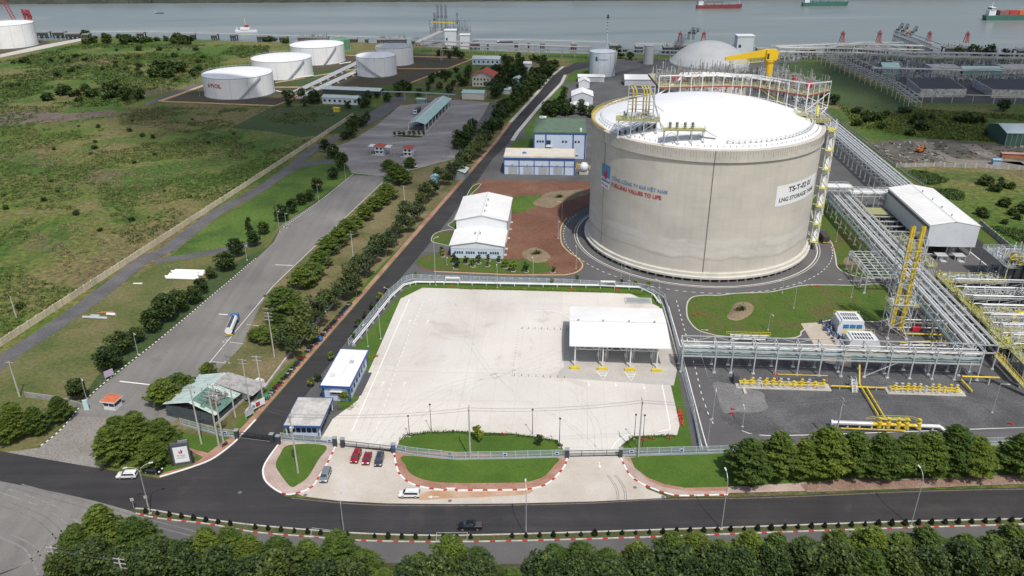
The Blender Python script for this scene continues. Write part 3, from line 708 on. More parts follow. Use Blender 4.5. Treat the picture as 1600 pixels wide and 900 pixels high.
arc_panel(lg, -160.3, -152.4, 26.5, 28.75, 42.50, panel_white, 'logo_footer')
arc_panel(lg, -160.3, -152.4, 29.5, 30.5, 42.50, panel_white, 'logo_band')
wall_text(lg, 'PV GAS', -159.6, 4.5, 27.1, .95, txt_red, r=42.54, bold=.03)
wall_text(lg, 'PETROVIETNAM', -159.8, 5.0, 29.75, .5, txt_blue, r=42.54)
FL = [(0,-.98),(-.42,-.62),(-.62,-.15),(-.55,.32),(-.40,.05),(-.28,.40),(-.22,.0),(-.1,-.35)]
FR = [(.04,-1.0),(.02,-.4),(-.02,.1),(.10,.55),(.34,1.0),(.34,.62),(.52,.25),(.60,-.15),(.46,-.6),(.2,-.85)]
for poly in (FL, FR):
    P = [onwall(-156.3+math.degrees(x*2.0/42.5), 31.9+y*2.35, 42.54) for x, y in poly]
    tri = geometry.tessellate_polygon([[Vector((x,y,0)) for x,y in poly]])
    MB().add(P, tri).build('flame_mark', M('flame_red', (.45,.02,.06), .6, var=0), lg, fixn=False)
sg = arc_panel(t, -65.8, -31.0, 26.4, 33.9, 42.47, panel_white, 'name_panel')
wall_text(sg, 'TS-T-02 01', -58.3, 14.2, 30.9, 1.95, txt_black, bold=.03)
wall_text(sg, 'LNG STORAGE TANK', -63.6, 22.4, 27.8, 1.55, txt_black, bold=.025)
# roof fittings --------------------------------------------------------
def zr(r): return 47.6+8.3-rs+math.sqrt(max(0, rs*rs-r*r))
def rp(a, r, dz=0): return Vector((r*math.cos(R(a)), r*math.sin(R(a)), zr(r)+dz))
mb = MB(); mp_ = MB()
for rr_ in (38.0, 38.9):
    mb.pipe([rp(a, rr_, 1.0) for a in range(-92, -8, 3)], .16, 5)
for a in range(-92, -8, 3): MB().bar(rp(a,38.0,.9), rp(a,38.9,.9), .12).bar(rp(a,38.4,0), rp(a,38.4,1.0), .28).build('pipe_support', steel, t)
mb.build('ring_pipe', steel_w, t, smooth=True)
mb = MB().pipe([rp(a, 39.2, 1.1) for a in range(150, 215, 4)], .10, 4).pipe([rp(a, 39.2, 1.1) for a in range(10, 150, 4)], .12, 4)
for a in range(10, 215, 4): mb.bar(rp(a,39.2,0), rp(a,39.2,1.1), .14)
mb.build('back_pipe', steel_w, t)
mb = MB()
for a in range(125, 200, 2):
    for dz in (.6, 1.2): mb.bar(onwall(a, 47.7+dz, 43.0), onwall(a+2, 47.7+dz, 43.0), .09)
    mb.bar(onwall(a, 47.6, 43.0), onwall(a, 48.9, 43.0), .10); mb.bar(onwall(a, 48.0, 42.4), onwall(a+2, 48.0, 42.4), .9, .1)
mb.build('rim_walkway', M('walkway_yellow', (.50,.40,.10), .6, var=.2), t)
mb = MB()
for i in range(60):
    a = -178+i*3.0; p = rp(a, 40.4); mb.lathe([(.12,0),(.12,.45),(.2,.45),(.2,.6)], 6, p)
mb.build('roof_nozzles', steel_d, t)
mb = MB()
for i in range(150):
    a = -180+i*1.25; h = random.uniform(1.2, 3.0); mb.bar(onwall(a,47.4,43.02), onwall(a,47.4-h,43.02), .08, .06)
mb.build('rain_streak_grooves', M('streak_dark', (.22,.20,.17), .9), t)
def clutter(mbs, poly, z, n, hmax=3.0, rnd=random):
    """dense pipework and valves standing on a deck: mbs = list of builders by finish"""
    xs = [p[0] for p in poly]; ys = [p[1] for p in poly]
    def inside(x, y):
        c = False; j = len(poly)-1
        for i in range(len(poly)):
            if (poly[i][1] > y) != (poly[j][1] > y) and x < (poly[j][0]-poly[i][0])*(y-poly[i][1])/(poly[j][1]-poly[i][1])+poly[i][0]: c = not c
            j = i
        return c
    k = 0
    while k < n:
        x, y = rnd.uniform(min(xs), max(xs)), rnd.uniform(min(ys), max(ys))
        if not inside(x, y): continue
        k += 1; m_ = rnd.choice(mbs); ty = rnd.random(); h = rnd.uniform(.7, hmax)
        if ty < .35:
            r_ = rnd.uniform(.08, .2); m_.lathe([(r_,0),(r_,h*.55),(r_*2,h*.55),(r_*2,h*.62),(r_,h*.62),(r_,h)], 6, (x,y,z))
        elif ty < .7:
            l_ = rnd.uniform(1, 4.0); r_ = rnd.uniform(.07,.2)
            d = (l_, 0) if rnd.random() < .5 else (0, l_)
            if not inside(x+d[0], y+d[1]): d = (0, 0)
            m_.pipe([(x,y,z),(x,y,z+h*.5),(x+d[0],y+d[1]+.01,z+h*.5),(x+d[0],y+d[1]+.01,z)], r_, 5)
        elif ty < .85:
            m_.cbox((x,y,z), (rnd.uniform(.3,.9), rnd.uniform(.3,.9), h*.5))
        else:
            m_.cbox((x,y,z+h*.2), (.5,.5,.5)); m_.bar((x,y,z),(x,y,z+h), .12)
            m_.lathe([(.3,h),(.3,h+.08)], 8, (x,y,z))
def rail(mb, pts, h=1.1, step=1.5, w=.07):
    pts = [Vector(p) for p in pts]
    for a, b in zip(pts, pts[1:]):
        n = max(1, int((b-a).length/step))
        for i in range(n+1):
            p = a+(b-a)*i/n; mb.bar(p, p+Vector((0,0,h)), w)
        for k in (.5, 1.0): mb.bar(a+Vector((0,0,h*k)), b+Vector((0,0,h*k)), w)
# big pipe and pump deck over the back right of the roof
t = thing('roof_pipe_deck', 'large raised pipework deck over the back right edge of the concrete tank roof', 'platform', (TC.x, TC.y, 0))
deck = [(-13,30.5),(14,33),(25,31.5),(42,13),(54,22),(50,44),(24,60),(-13,58)]
MB().prism(deck, 53.6, 54.0).build('deck_grating', M('deck_grating_pale', (.40,.38,.27), .8, var=.2, scale=.8), t)
mb = MB()
dl = [Vector((x,y,53.3)) for x, y in deck]
for a, b in zip(dl, dl[1:]+dl[:1]): mb.bar(a, b, .3, .5)
mb.build('red_edge_beam', M('oxide_red', (.26,.05,.045), .7), t)
fr = [Vector((x,y,54)) for x, y in deck[:4]]; kk = 0
for a, b in zip(fr, fr[1:]):
    n = max(2, round((b-a).length/4.4))
    for i in range(n):
        p = a+(b-a)*i/n; r_ = math.hypot(p.x, p.y)
        c_ = MB().bar((p.x,p.y,zr(min(r_,41.3))-.2), (p.x,p.y,58.2), .30).lathe([(.8,0),(.7,.5)], 8, (p.x,p.y,zr(min(r_,41.3))-.1))
        c_.build('post', steel_w, t)
c_ = MB().bar((42,13,47),(42,13,58.4),.42); c_.build('post', steel_w, t)
mb = MB()
for a, b in zip(fr, fr[1:]): mb.bar(a+Vector((0,0,4.2)), b+Vector((0,0,4.2)), .4)
e0 = Vector((42,13,58.2)); e1 = Vector((54,22,57.2)); mb.bar(e0, e1, .35)
mb.build('top_rail_beam', steel_w, t)
mb = MB()
for k in range(5):
    q = Vector((42,13,0)).lerp(Vector((54,22,0)), k/4); mb.bar((q.x,q.y,54),(q.x,q.y,57.6),.18)
    for kk in range(3): mb.bar((q.x-kk*3,q.y+kk*4,46.5),(q.x-kk*3,q.y+kk*4,53.6),.3)
mb.bar((42,13,47.5),(54,22,53),.25); mb.bar((54,22,47.5),(42,13,53),.25); mb.bar((42,13,47),(54,22,47),.3); mb.bar((54,22,47),(41,34,47),.3)
mb.bar((54,22,47),(42.5,9,41),.3); mb.bar((48,28,47),(40,18,41),.3)
mb.build('end_bracing', steel_w, t)
mb = MB(); rail(mb, [(x,y,54) for x, y in deck[3:6]], 1.2, 1.6); rail(mb, [(-13,43,54),(-13,30.5,54)], 1.2, 1.6); rail(mb, [(x,y,54) for x, y in deck[:4]], 1.2, 2.0); mb.build('handrail', yel_pale, t)
cs = [MB() for _ in range(4)]
random.seed(11); clutter(cs, deck, 54, 950, 6.5); clutter(cs[1:2], deck, 48.5, 160, 4.0)
for c_, m_, nm in zip(cs, (M('dull_grey_steel',(.33,.33,.32),.6,var=.25), steel_d, steel, M('equipment_buff',(.24,.21,.17),.7,var=.3)), ('valve_cluster','pipe_cluster','insulated_pipes','equipment_cluster')): c_.build(nm, m_, t)
mb = MB()
for k in range(5): mb.pipe([(-13+k*1.2,31+k*2.3,50.5),(-2,35+k*1.8,57),(12,36+k*1.8,57),(26,34+k*1.6,56.4),(38,24,56)], .32, 7)
mb.build('header_pipe', pipe_w, t, smooth=40)
for a_, b_ in (((-4,37,55),(5,1.6,1.6)),((3,38.5,55),(2.5,1.4,2.4)),((45,21,55),(2.2,2.2,2.2)),((41,27,55),(1.6,1.6,3.0)),((22,41,55),(1.4,1.4,1.3))): MB().cbox(a_,b_).build('fire_unit', redp, t)
mb = MB().bar((26.5,31,54.2),(36,21,48.6),1.3,.25); rail(mb, [(26.5,31,54.2),(36,21,48.6)], 1.1, 1.2); mb.build('stair', yel_pale, t)
# crane on the deck
t = thing('deck_crane', 'yellow pedestal crane with its boom laid level on the tank roof pipe deck', 'crane', (TC.x+33.5, TC.y+38, 54))
MB().lathe([(1.5,0),(1.5,8.2),(1.9,8.3),(1.9,8.9)], 20).build('pedestal', M('crane_yellow',(.72,.46,.012),.4,var=.08), t, smooth=35)
cy = MATS['crane_yellow']
MB().box(-2.1,2.1,-1.7,1.7,9.0,13.2).box(2.1,2.8,-1.2,1.2,9.5,12.4).build('slewing_house', cy, t)
mb = MB(); p, q = Vector((-2.1,0,11.9)), Vector((-17.5,4,8.6)); mb.add([(-2.1,-.8,13.2),(-2.1,.8,13.2),(-2.1,.8,10.2),(-2.1,-.8,10.2),(-17.5,3.5,9.6),(-17.5,4.5,9.6),(-17.5,4.5,8.2),(-17.5,3.5,8.2)],[(0,1,5,4),(1,2,6,5),(2,3,7,6),(3,0,4,7),(4,5,6,7),(0,3,2,1)]); mb.build('boom', cy, t)
mb = MB(); rail(mb, [(-3,-1.3,8.6),(-16,2.6,7.0)], 1.2, 1.4, .1); mb.bar((-3,-1.3,8.6),(-16,2.6,7.0),1.0,.15); mb.build('boom_walkway', yel_pale, t)
MB().box(-1.9,-1.0,-1.72,-1.6,9.6,11.8).build('cab_window', glass, t)
# relief tower on the front left of the roof
t = thing('relief_valve_tower', 'braced steel tower with tall yellow vent stacks on the left side of the tank roof', 'platform', (TC.x-29.5, TC.y-24, 0), R(-8))
def z_(x, y):
    X = -29.5+x*math.cos(R(-8))-y*math.sin(R(-8)); Y = -24+x*math.sin(R(-8))+y*math.cos(R(-8)); return zr(min(41.3, math.hypot(X, Y)))-.1
MB().box(-7.5,7.5,-3.2,3.2,53.7,54.1).build('deck', yel_olive, t)
mb = MB(); rail(mb, [(-7.5,-3.2,54.1),(7.5,-3.2,54.1),(7.5,3.2,54.1),(-7.5,3.2,54.1),(-7.5,-3.2,54.1)], 1.1, 1.5); mb.build('handrail', yel_pale, t)
for x in (-6.5,-2.2,2.2,6.5):
    for y in (-2.8,2.8): MB().bar((x,y,z_(x,y)),(x,y,53.7),.32).lathe([(.6,0),(.5,.4)], 8, (x,y,z_(x,y))).build('leg', steel, t)
mb = MB()
for x in (-6.5,-2.2,2.2): mb.bar((x,-2.8,50.5),(x+4.3,-2.8,53.5),.16); mb.bar((x,2.8,50.5),(x+4.3,2.8,53.5),.16)
mb.bar((-9.5,-2.8,50.0),(-6.5,-2.8,53.5),.2); mb.bar((9.8,-2.8,50.5),(7.5,-2.8,53.5),.3)
mb.build('bracing', steel, t)
mb = MB()
for x in (-3.6, 5.2):
    for y in (-2.2, 3.0): mb.bar((x,y,54.1),(x,y,65),.26)
for z in (56.5,59.2,62.0,64.8):
    mb.bar((-3.6,-2.2,z),(5.2,-2.2,z),.2); mb.bar((-3.6,3,z),(5.2,3,z),.2); mb.bar((-3.6,-2.2,z),(-3.6,3,z),.2); mb.bar((5.2,-2.2,z),(5.2,3,z),.2)
for i, z in enumerate((54.1,56.5,59.2,62.0)):
    mb.bar((5.2,-2.2,z),(5.2,3,z+2.7),.14); mb.bar((-3.6,-2.2,z),(-3.6,3,z+2.6),.14)
mb.bar((8.6,-1.5,z_(8.6,-1.5)),(3.0,1.0,66.5),.36); mb.bar((3,1,66.5),(-3.6,3,64.8),.2); mb.bar((8.6,-1.5,57),(5.2,-1,59.2),.2)
mb.build('tower_frame', steel, t)
for x in (-2.0,-.9,1.6,2.6,3.6):
    MB().pipe([(x,0,54.1),(x,0,63.4),(x-.5,.1,64.6),(x-.9,.2,65)], .26, 8).build('vent_stack', yelp, t, smooth=True)
cs = [MB(), MB()]; random.seed(3); clutter(cs, [(-5,-2.6),(6,-2.6),(6,2.6),(-5,2.6)], 54.1, 90, 2.6)
cs[0].build('valve_cluster', steel_d, t); cs[1].build('insulated_valves', steel_w, t)
mb = MB()
for i in range(7): mb.lathe([(.45,0),(.5,1.2),(.2,1.6)], 8, (-6+i*2, 1.0, z_(-6+i*2,1)))
mb.build('roof_nozzle_stubs', dark_st, t)
# pump deck beside it
t = thing('pump_deck', 'low steel deck carrying four upright pumps near the front rim of the tank roof', 'platform', (TC.x-15, TC.y-35.2, 0), R(-5))
def z2(x, y): return zr(min(41.3, math.hypot(-15+x, -35.2+y)))-.1
MB().box(-7.5,6.5,-1.8,1.8,52.7,53.0).build('deck', yel_olive, t)
mb = MB(); rail(mb, [(-7.5,-1.8,53),(6.5,-1.8,53),(6.5,1.8,53),(-7.5,1.8,53)], 1.1, 1.5); mb.build('handrail', yel_pale, t)
for x in (-7,-2.5,2,6):
    for y in (-1.5,1.5): MB().bar((x,y,z2(x,y)),(x,y,52.7),.26).lathe([(.5,0),(.4,.4)], 8, (x,y,z2(x,y))).build('leg', steel, t)
mb = MB()
for k in range(8): mb.bar((-7+k*.64,-1.55,50.2+math.sin(k/7*math.pi)*1.9),(-7+(k+1)*.64,-1.55,50.2+math.sin((k+1)/7*math.pi)*1.9),.22)
mb.bar((2,-1.5,50.6),(6,-1.5,52.6),.15); mb.bar((6.5,0,52.7),(10.5,0,50.5),1.1,.2); mb.build('bracing', steel, t)
for x in (-5.2,-2.9,-.2,2.3):
    MB().lathe([(.45,0),(.45,.7),(.3,.75),(.3,1.3),(.5,1.35),(.5,2.1),(.35,2.3)], 10, (x,.2,53)).bar((x-.7,.2,53.9),(x+.7,.2,53.9),.2).build('pump', M('pump_green_grey',(.16,.19,.16),.5), t, smooth=35)
# access stair tower on the right
t = thing('stair_tower', 'zigzag steel stair tower climbing the right side of the concrete tank', 'stair tower', tuple(onwall(-16, 0, 45.3)+Vector((TC.x,TC.y,0))), R(-16))
for i, (x, y) in enumerate(((-1.2,-2.2),(1.2,-2.2),(-1.2,2.2),(1.2,2.2))): MB().bar((x,y,0.05),(x,y,50.2),.26).build('column', steel_w, t)
mb = MB(); st_ = MB(); ra = MB(); k = 0; z = 3.5
while z < 50:
    s_ = 1 if k % 2 else -1
    mb.box(-1.3,1.3,s_*2.2-.5,s_*2.2+.5+s_*.3,z-.1,z); rail(ra, [(-1.3,s_*2.9,z),(1.3,s_*2.9,z),(1.3,s_*1.7,z)], 1.1, 1.3, .09)
    st_.bar((0,-s_*2.0,z-3.5),(0,s_*1.9,z-.1),1.3,.2); mb.bar((-1.2,-2.2,z),(1.2,-2.2,z),.14); mb.bar((-1.2,2.2,z),(1.2,2.2,z),.14)
    if k % 2 == 0: mb.bar((-1.2,0,z),(-3.0,0,z),.2); ra.box(-1.5,1.5,-3.2,3.2,z-.05,z+.1)
    mb.bar((1.2,-2.2,z-3.5),(1.2,2.2,z),.12)
    z += 3.6; k += 1
mb.build('landing_frame', steel_w, t); st_.build('stair_flight', steel_w, t); ra.build('handrail', yel_pale, t)
t = thing('rim_landing', 'cluttered yellow stair landing where the stair tower meets the tank roof', 'platform', (TC.x+38, TC.y-8, 0))
mb = MB().box(-4,5.5,-3,3,48.9,49.2).box(-6,-2,0,5,50.6,50.8); mb.build('deck', yel_olive, t)
mb = MB(); rail(mb, [(-4,-3,49.2),(5.5,-3,49.2),(5.5,3,49.2),(-4,3,49.2)], 1.2, 1.2, .1); mb.build('handrail', yel_pale, t); mb = MB(); rail(mb, [(-6,0,50.8),(-6,5,50.8),(-2,5,50.8)], 1.2, 1.2, .1); mb.build('handrail', yel_pale, t); mb = MB().bar((-4,0,49.2),(-9,6,51.2),1.2,.2); mb.build('step_flight', yel_pale, t); mb = MB().bar((2,3,49.2),(4,9,52.5),1.2,.2); rail(mb,[(2,3,49.2),(4,9,52.5)],1.1,1.2); mb.build('step_flight', yel_pale, t)
cs = [MB(), MB()]; clutter(cs, [(-4,-3),(5.5,-3),(5.5,6),(-4,6)], 49, 46, 2.6); cs[0].build('valve_cluster', steel_d, t); cs[1].build('pipe_cluster', steel, t)

# ------------------------------------------------------------------ steel tanks
def steel_tank(label, x1, x2, yb, yt, mat, name='oil_tank', group=None, stair=None, r_=None, words_=None, roofk=.09, roofm=None):
    xc = (x1+x2)/2; F = G(xc, yb); d = (F-CAM); dep = d.dot(CF)
    r = (x2-x1)/2*dep/FPX; dep += r; r = (x2-x1)/2*dep/FPX*.985
    h = H(xc, yb, yt); dr = Vector((F.x, F.y, 0)).normalized(); c = Vector((F.x, F.y, 0))+dr*r
    t = thing(name, label, 'tank', (c.x, c.y, 0), 0, group)
    MB().lathe([(r,0),(r,h)], 64, cap=False).build('shell', mat, t, smooth=True)
    MB().lathe([(r+.05,h),(r*.98,h+.15),(r*.6,h+r*roofk*.55),(.2,h+r*roofk)], 64, cap=False).build('roof', roofm or mat, t, smooth=35)
    MB().lathe([(r+.5,0),(r+.5,.4),(r,.4)], 64, cap=False).lathe([(r+.12,h-.3),(r+.12,h-.1)], 64, cap=False).build('rim_ring', steel_d, t)
    mb = MB(); n = int(r*2.2)
    for i in range(n):
        a = 2*math.pi*i/n; p = Vector((math.cos(a)*(r+.05), math.sin(a)*(r+.05), h)); q = Vector((math.cos(2*math.pi*(i+1)/n)*(r+.05), math.sin(2*math.pi*(i+1)/n)*(r+.05), h))
        mb.bar(p, p+Vector((0,0,1.1)), .07); mb.bar(p+Vector((0,0,1.1)), q+Vector((0,0,1.1)), .07)
    mb.build('top_rail', steel_w, t)
    if stair:
        a0, a1 = stair; mb = MB(); pts = [Vector((math.cos(R(a0+(a1-a0)*i/14))*(r+.7), math.sin(R(a0+(a1-a0)*i/14))*(r+.7), h*i/14)) for i in range(15)]
        for a, b in zip(pts, pts[1:]): mb.bar(a, b, 1.1, .35); mb.bar(a+Vector((0,0,1)), b+Vector((0,0,1)), .12)
        mb.build('stair', steel_d, t)
    mb = MB()
    for a in range(-170, 0, 28): mb.bar((math.cos(R(a))*(r+.08), math.sin(R(a))*(r+.08), .3), (math.cos(R(a))*(r+.08), math.sin(R(a))*(r+.08), h), .14)
    mb.build('drain_pipe', M('pipe_dull', (.42,.43,.43), .6), t)
    return t, r, h
tw = M('tank_white_paint', (.78,.785,.78), .5, var=.05, scale=.12, fine=.8)
gr = 'white steel oil tanks beyond the field'
tA, rA, hA = steel_tank('white oil tank in front of the others with red lettering on its left', 324, 430, 155.5, 123, tw, group=gr, stair=(-75,-35))
o = Vector((math.cos(R(-135))*rA, math.sin(R(-135))*rA, hA*.55))
def tank_text(t, s, a0, length, z, cap, mat, r): wall_text(t, s, a0, length, z, cap, mat, r=r+.08, bold=.03)
tank_text(tA, 'PVOIL', -122, 9, hA*.55, 2.8, txt_red, rA)
flm = MATS['flame_red']
for poly in (FL, FR):
    P = [onwall(-127+math.degrees(x*1.6/rA), hA*.55+1.5+y*1.9, rA+.08) for x, y in poly]
    MB().add(P, geometry.tessellate_polygon([[Vector((x,y,0)) for x,y in poly]])).build('flame_mark', flm, tA, fixn=False)
steel_tank('white oil tank second in the diagonal row behind the lettered one', 398, 490, 125.5, 97, tw, group=gr, stair=(-68,-30))
steel_tank('wide white oil tank furthest back in the diagonal row', 457, 540, 102.5, 75, tw, group=gr, stair=(-68,-35))
tD, rD, hD = steel_tank('white oil tank standing nearest the red brown yard with a stair rising left', 559, 621, 121.5, 91, tw, group=gr, stair=(-70,-150))
steel_tank('greyish roofed oil tank behind the one with the left rising stair', 590, 647, 104, 76, tw, group=gr, roofm=M('tank_roof_grey',(.42,.43,.44),.6), stair=(-110,-160))
steel_tank('small green tank half hidden behind the furthest white tank', 518, 548, 80.5, 63, M('tank_green',(.08,.24,.13),.5,var=.1), group=gr)
steel_tank('white oil tank cut off by the left edge near the riverside', -14, 58, 76, 40, tw, group=gr, stair=(-140,-160))
tF, rF, hF = steel_tank('tall pale blue tank behind the white sheds with a small blue emblem', 920, 960, 121, 83, M('tank_pale_blue',(.64,.69,.72),.5,var=.06), name='water_tank', stair=(-50,0))
arc_ = lambda a0,a1,z0,z1,m,n: arc_panel(tF, a0, a1, z0, z1, rF+.08, m, n)
arc_(-128,-118,hF*.66,hF*.83,M('emblem_blue',(.03,.10,.28),.6),'emblem'); tank_text(tF, 'PETROVIETNAM GAS', -114, 7.4, hF*.70, .9, txt_blue, rF)
steel_tank('slim grey silo between the pale tank and the far dome', 1005, 1020, 101, 72, M('silo_grey',(.42,.44,.45),.6,var=.06), name='silo', roofk=.05)
# far domed tank
P = PT(*L(1107, 107, 26)); P = Vector((P.x, P.y, 0)); dr = P.normalized(); c = P+dr*25
t = thing('domed_tank', 'far concrete tank showing only its grey dome behind the pipe deck', 'storage tank', (c.x, c.y, 0))
MB().lathe([(26,0),(26,26)], 72, cap=False).build('wall', wallm, t, smooth=True)
r2 = (26**2+13.5**2)/(27); MB().lathe([(26.3,25.5),(26.3,26.2)]+[(r, 26.1+13.5-r2+math.sqrt(r2*r2-r*r)) for r in [25.8-i*1.1 for i in range(23)]]+[(.05,39.6)], 72, cap=False).build('dome_roof', M('dome_grey_concrete',(.36,.375,.385),.75,var=.1,scale=.15,streak=False), t, smooth=True)
mb = MB()
for i in range(60):
    a = R(i*6); b = R(i*6+6); p = Vector((26*math.cos(a),26*math.sin(a),26)); q = Vector((26*math.cos(b),26*math.sin(b),26)); mb.bar(p,p+Vector((0,0,1.3)),.1); mb.bar(p+Vector((0,0,1.3)),q+Vector((0,0,1.3)),.1)
for i in range(24):
    a = R(35+i*4.5); z = 26.1+13.5-r2+math.sqrt(r2*r2-(25.5-i*.9)**2); p = Vector((math.cos(a)*(25.5-i*.9),math.sin(a)*(25.5-i*.9),z)); mb.bar(p,p+Vector((0,0,1.5)),.12)
mb.build('top_rail', steel, t)

# ------------------------------------------------------------------ pipe racks
def rack(name, label, ends, cols, zt, levels, pipes, mat=steel, wide=True, axis='u', truss=True, group=None, trays=(), brace_at=(), tall=1.2):
    """axis u: runs along u at v0..v1; ends = (v0,v1) across; cols = positions along"""
    a0, a1 = ends; s0 = cols[0]
    P = (lambda s, a, z: (s, a, z)) if axis == 'u' else (lambda s, a, z: (a, s, z))
    t = gthing(name, label, 'pipe rack', *(P(s0, a0, 0)[:2]), group)
    for s in cols:
        mb = GB()
        for a in (a0, a1):
            mb.bar(P(s,a,.1), P(s,a,zt+(tall if truss else 0)), .34); mb.cbox((*P(s,a,.05)[:2], .05), (.9,.9,.35))
        for z in levels: mb.bar(P(s,a0,z), P(s,a1,z), .28, .4)
        if truss: mb.bar(P(s,a0,zt+tall), P(s,a1,zt+tall), .22)
        if s in brace_at:
            mb.bar(P(s,a0,.4), P(s+(cols[1]-cols[0])*.95,a0,levels[0]-.2), .2)
        mb.build('portal_frame', mat, t)
    e = cols[-1]
    for a in (a0, a1):
        for z in levels: GB().bar(P(s0,a,z-.25), P(e,a,z-.25), .24, .42).build('girder', mat, t)
        if truss:
            mb = GB().bar(P(s0,a,zt+tall), P(e,a,zt+tall), .2)
            if wide:
                st = (cols[1]-cols[0])/2; s = s0; k = 0
                while s < e-st*.5:
                    mb.bar(P(s,a,zt+(0 if k%2 else tall)), P(s+st,a,zt+(tall if k%2 else 0)), .12); s += st; k += 1
            mb.build('truss_beam', mat, t)
    for (a, z, r, m_) in pipes:
        mb = GB().pipe([P(s0-.3,a,z), P(e+.3,a,z)], r, 8); mb.build('pipe', m_, t, smooth=40)
    for (b0, b1, z, m_) in trays:
        GB().bar(P(s0,(b0+b1)/2,z), P(e,(b0+b1)/2,z), abs(b1-b0), .15).build('cable_tray', m_, t)
    return t
us = [34.5,43.8,48.5,54.8,60.9,67.0,73.1,79.2,85.6,92.0,98.1,104.2,110.3,116.4]
rack('pipe_rack', 'long grey rack running right from the white loading canopy over the road', (199.5,204.2), us, 8.0, (5.6,7.6),
     [(200.6,8.1,.28,pipe_w),(201.6,8.05,.22,pipe_w),(203.3,8.0,.18,pipe_w),(201.0,6.0,.16,pipe_g),(203.6,6.0,.22,pipe_w)], trays=((199.6,200.5,6.0,teal),(202.2,203.2,6.0,teal)), tall=1.3, brace_at=(85.6,))
rack('yellow_pipe_line', 'yellow main carried inside the right half of the long front rack', (202.0,202.8), [79.2,92.0,104.2,112.5], 7.0, (6.6,), [(202.4,6.95,.30,yelp)], truss=False)
vs_ = [206+i*6.2 for i in range(23)]
rack('pipe_rack', 'main grey rack running away from the front corner past the pale shed', (113.8,123.6), vs_, 8.2, (5.4,8.0),
     [(114.9,8.6,.34,pipe_w),(115.9,8.55,.28,pipe_w),(117.3,8.5,.2,pipe_w),(119.6,8.6,.30,pipe_w),(120.6,8.6,.30,pipe_w),(122.4,8.5,.2,steel),(117,5.9,.3,pipe_w),(120.5,5.9,.24,pipe_g)], axis='v', tall=.0, truss=False,
     trays=((113.0,113.8,6.4,teal),(123.6,124.6,7.4,yel_olive)), mat=steel)
rack('pipe_rack', 'grey rack crossing behind the pale shed from the concrete tank', (334,342), [121.5+i*5.2 for i in range(7)], 9, (8.6,), [(335.2,9.3,.5,pipe_w),(337,9.3,.5,pipe_w),(339,9.2,.3,pipe_w),(341,9.2,.3,pipe_w)], truss=True, tall=.9)
rack('pipe_rack', 'short grey bridge joining the tank stair to the crossing rack', (333,341), [111,116.5,122], 11.5, (11.2,), [(334.5,12,.6,pipe_w),(336.5,12,.6,pipe_w),(339,11.9,.35,pipe_w)], truss=True, tall=.9)
rack('pipe_rack', 'far grey rack running off behind the concrete tank along the boundary', (144,154.5), [343+i*6.4 for i in range(30)], 8.5, (5.8,8.3),
     [(145,8.9,.3,pipe_w),(146.2,8.9,.3,pipe_w),(148,8.9,.4,pipe_w),(149.5,8.9,.3,pipe_w),(151,8.9,.4,pipe_w),(153,8.9,.3,pipe_w),(147,6.2,.3,pipe_g)], axis='v', truss=False, trays=((153.4,154.4,6.3,teal),))
rack('pipe_rack', 'small low rack stepping out left of the main rack over bare ground', (103.5,113.0), [255,260,265,270,275], 6.5, (6.2,), [(105,6.7,.3,steel),(108,6.7,.2,pipe_w),(111,6.7,.2,pipe_w)], axis='v', truss=True, tall=.8)
t = gthing('valve_platform', 'small olive decked valve platform left of the main rack near the compressor skids', 'platform', 104, 236)
GB().box(104,113,233.5,239,5.6,5.9).build('deck', yel_olive, t)
mb = GB(); rail(mb, [(104,239,5.9),(104,233.5,5.9),(113,233.5,5.9)], 1.1, 1.4); mb.build('handrail', yel_pale, t)
for x in (104.5,109):
    for y in (234,238.6): GB().bar((x,y,.1),(x,y,5.6),.28).bar((x,y,3),(x+1.6,y,5.5),.14).build('leg', steel, t)
cs = [GB(), GB()]; random.seed(4); clutter(cs, [(104.6,234),(112.6,234),(112.6,238.6),(104.6,238.6)], 5.9, 40, 1.8); cs[0].build('valve_cluster', steel_w, t); cs[1].build('pipe_cluster', steel, t)
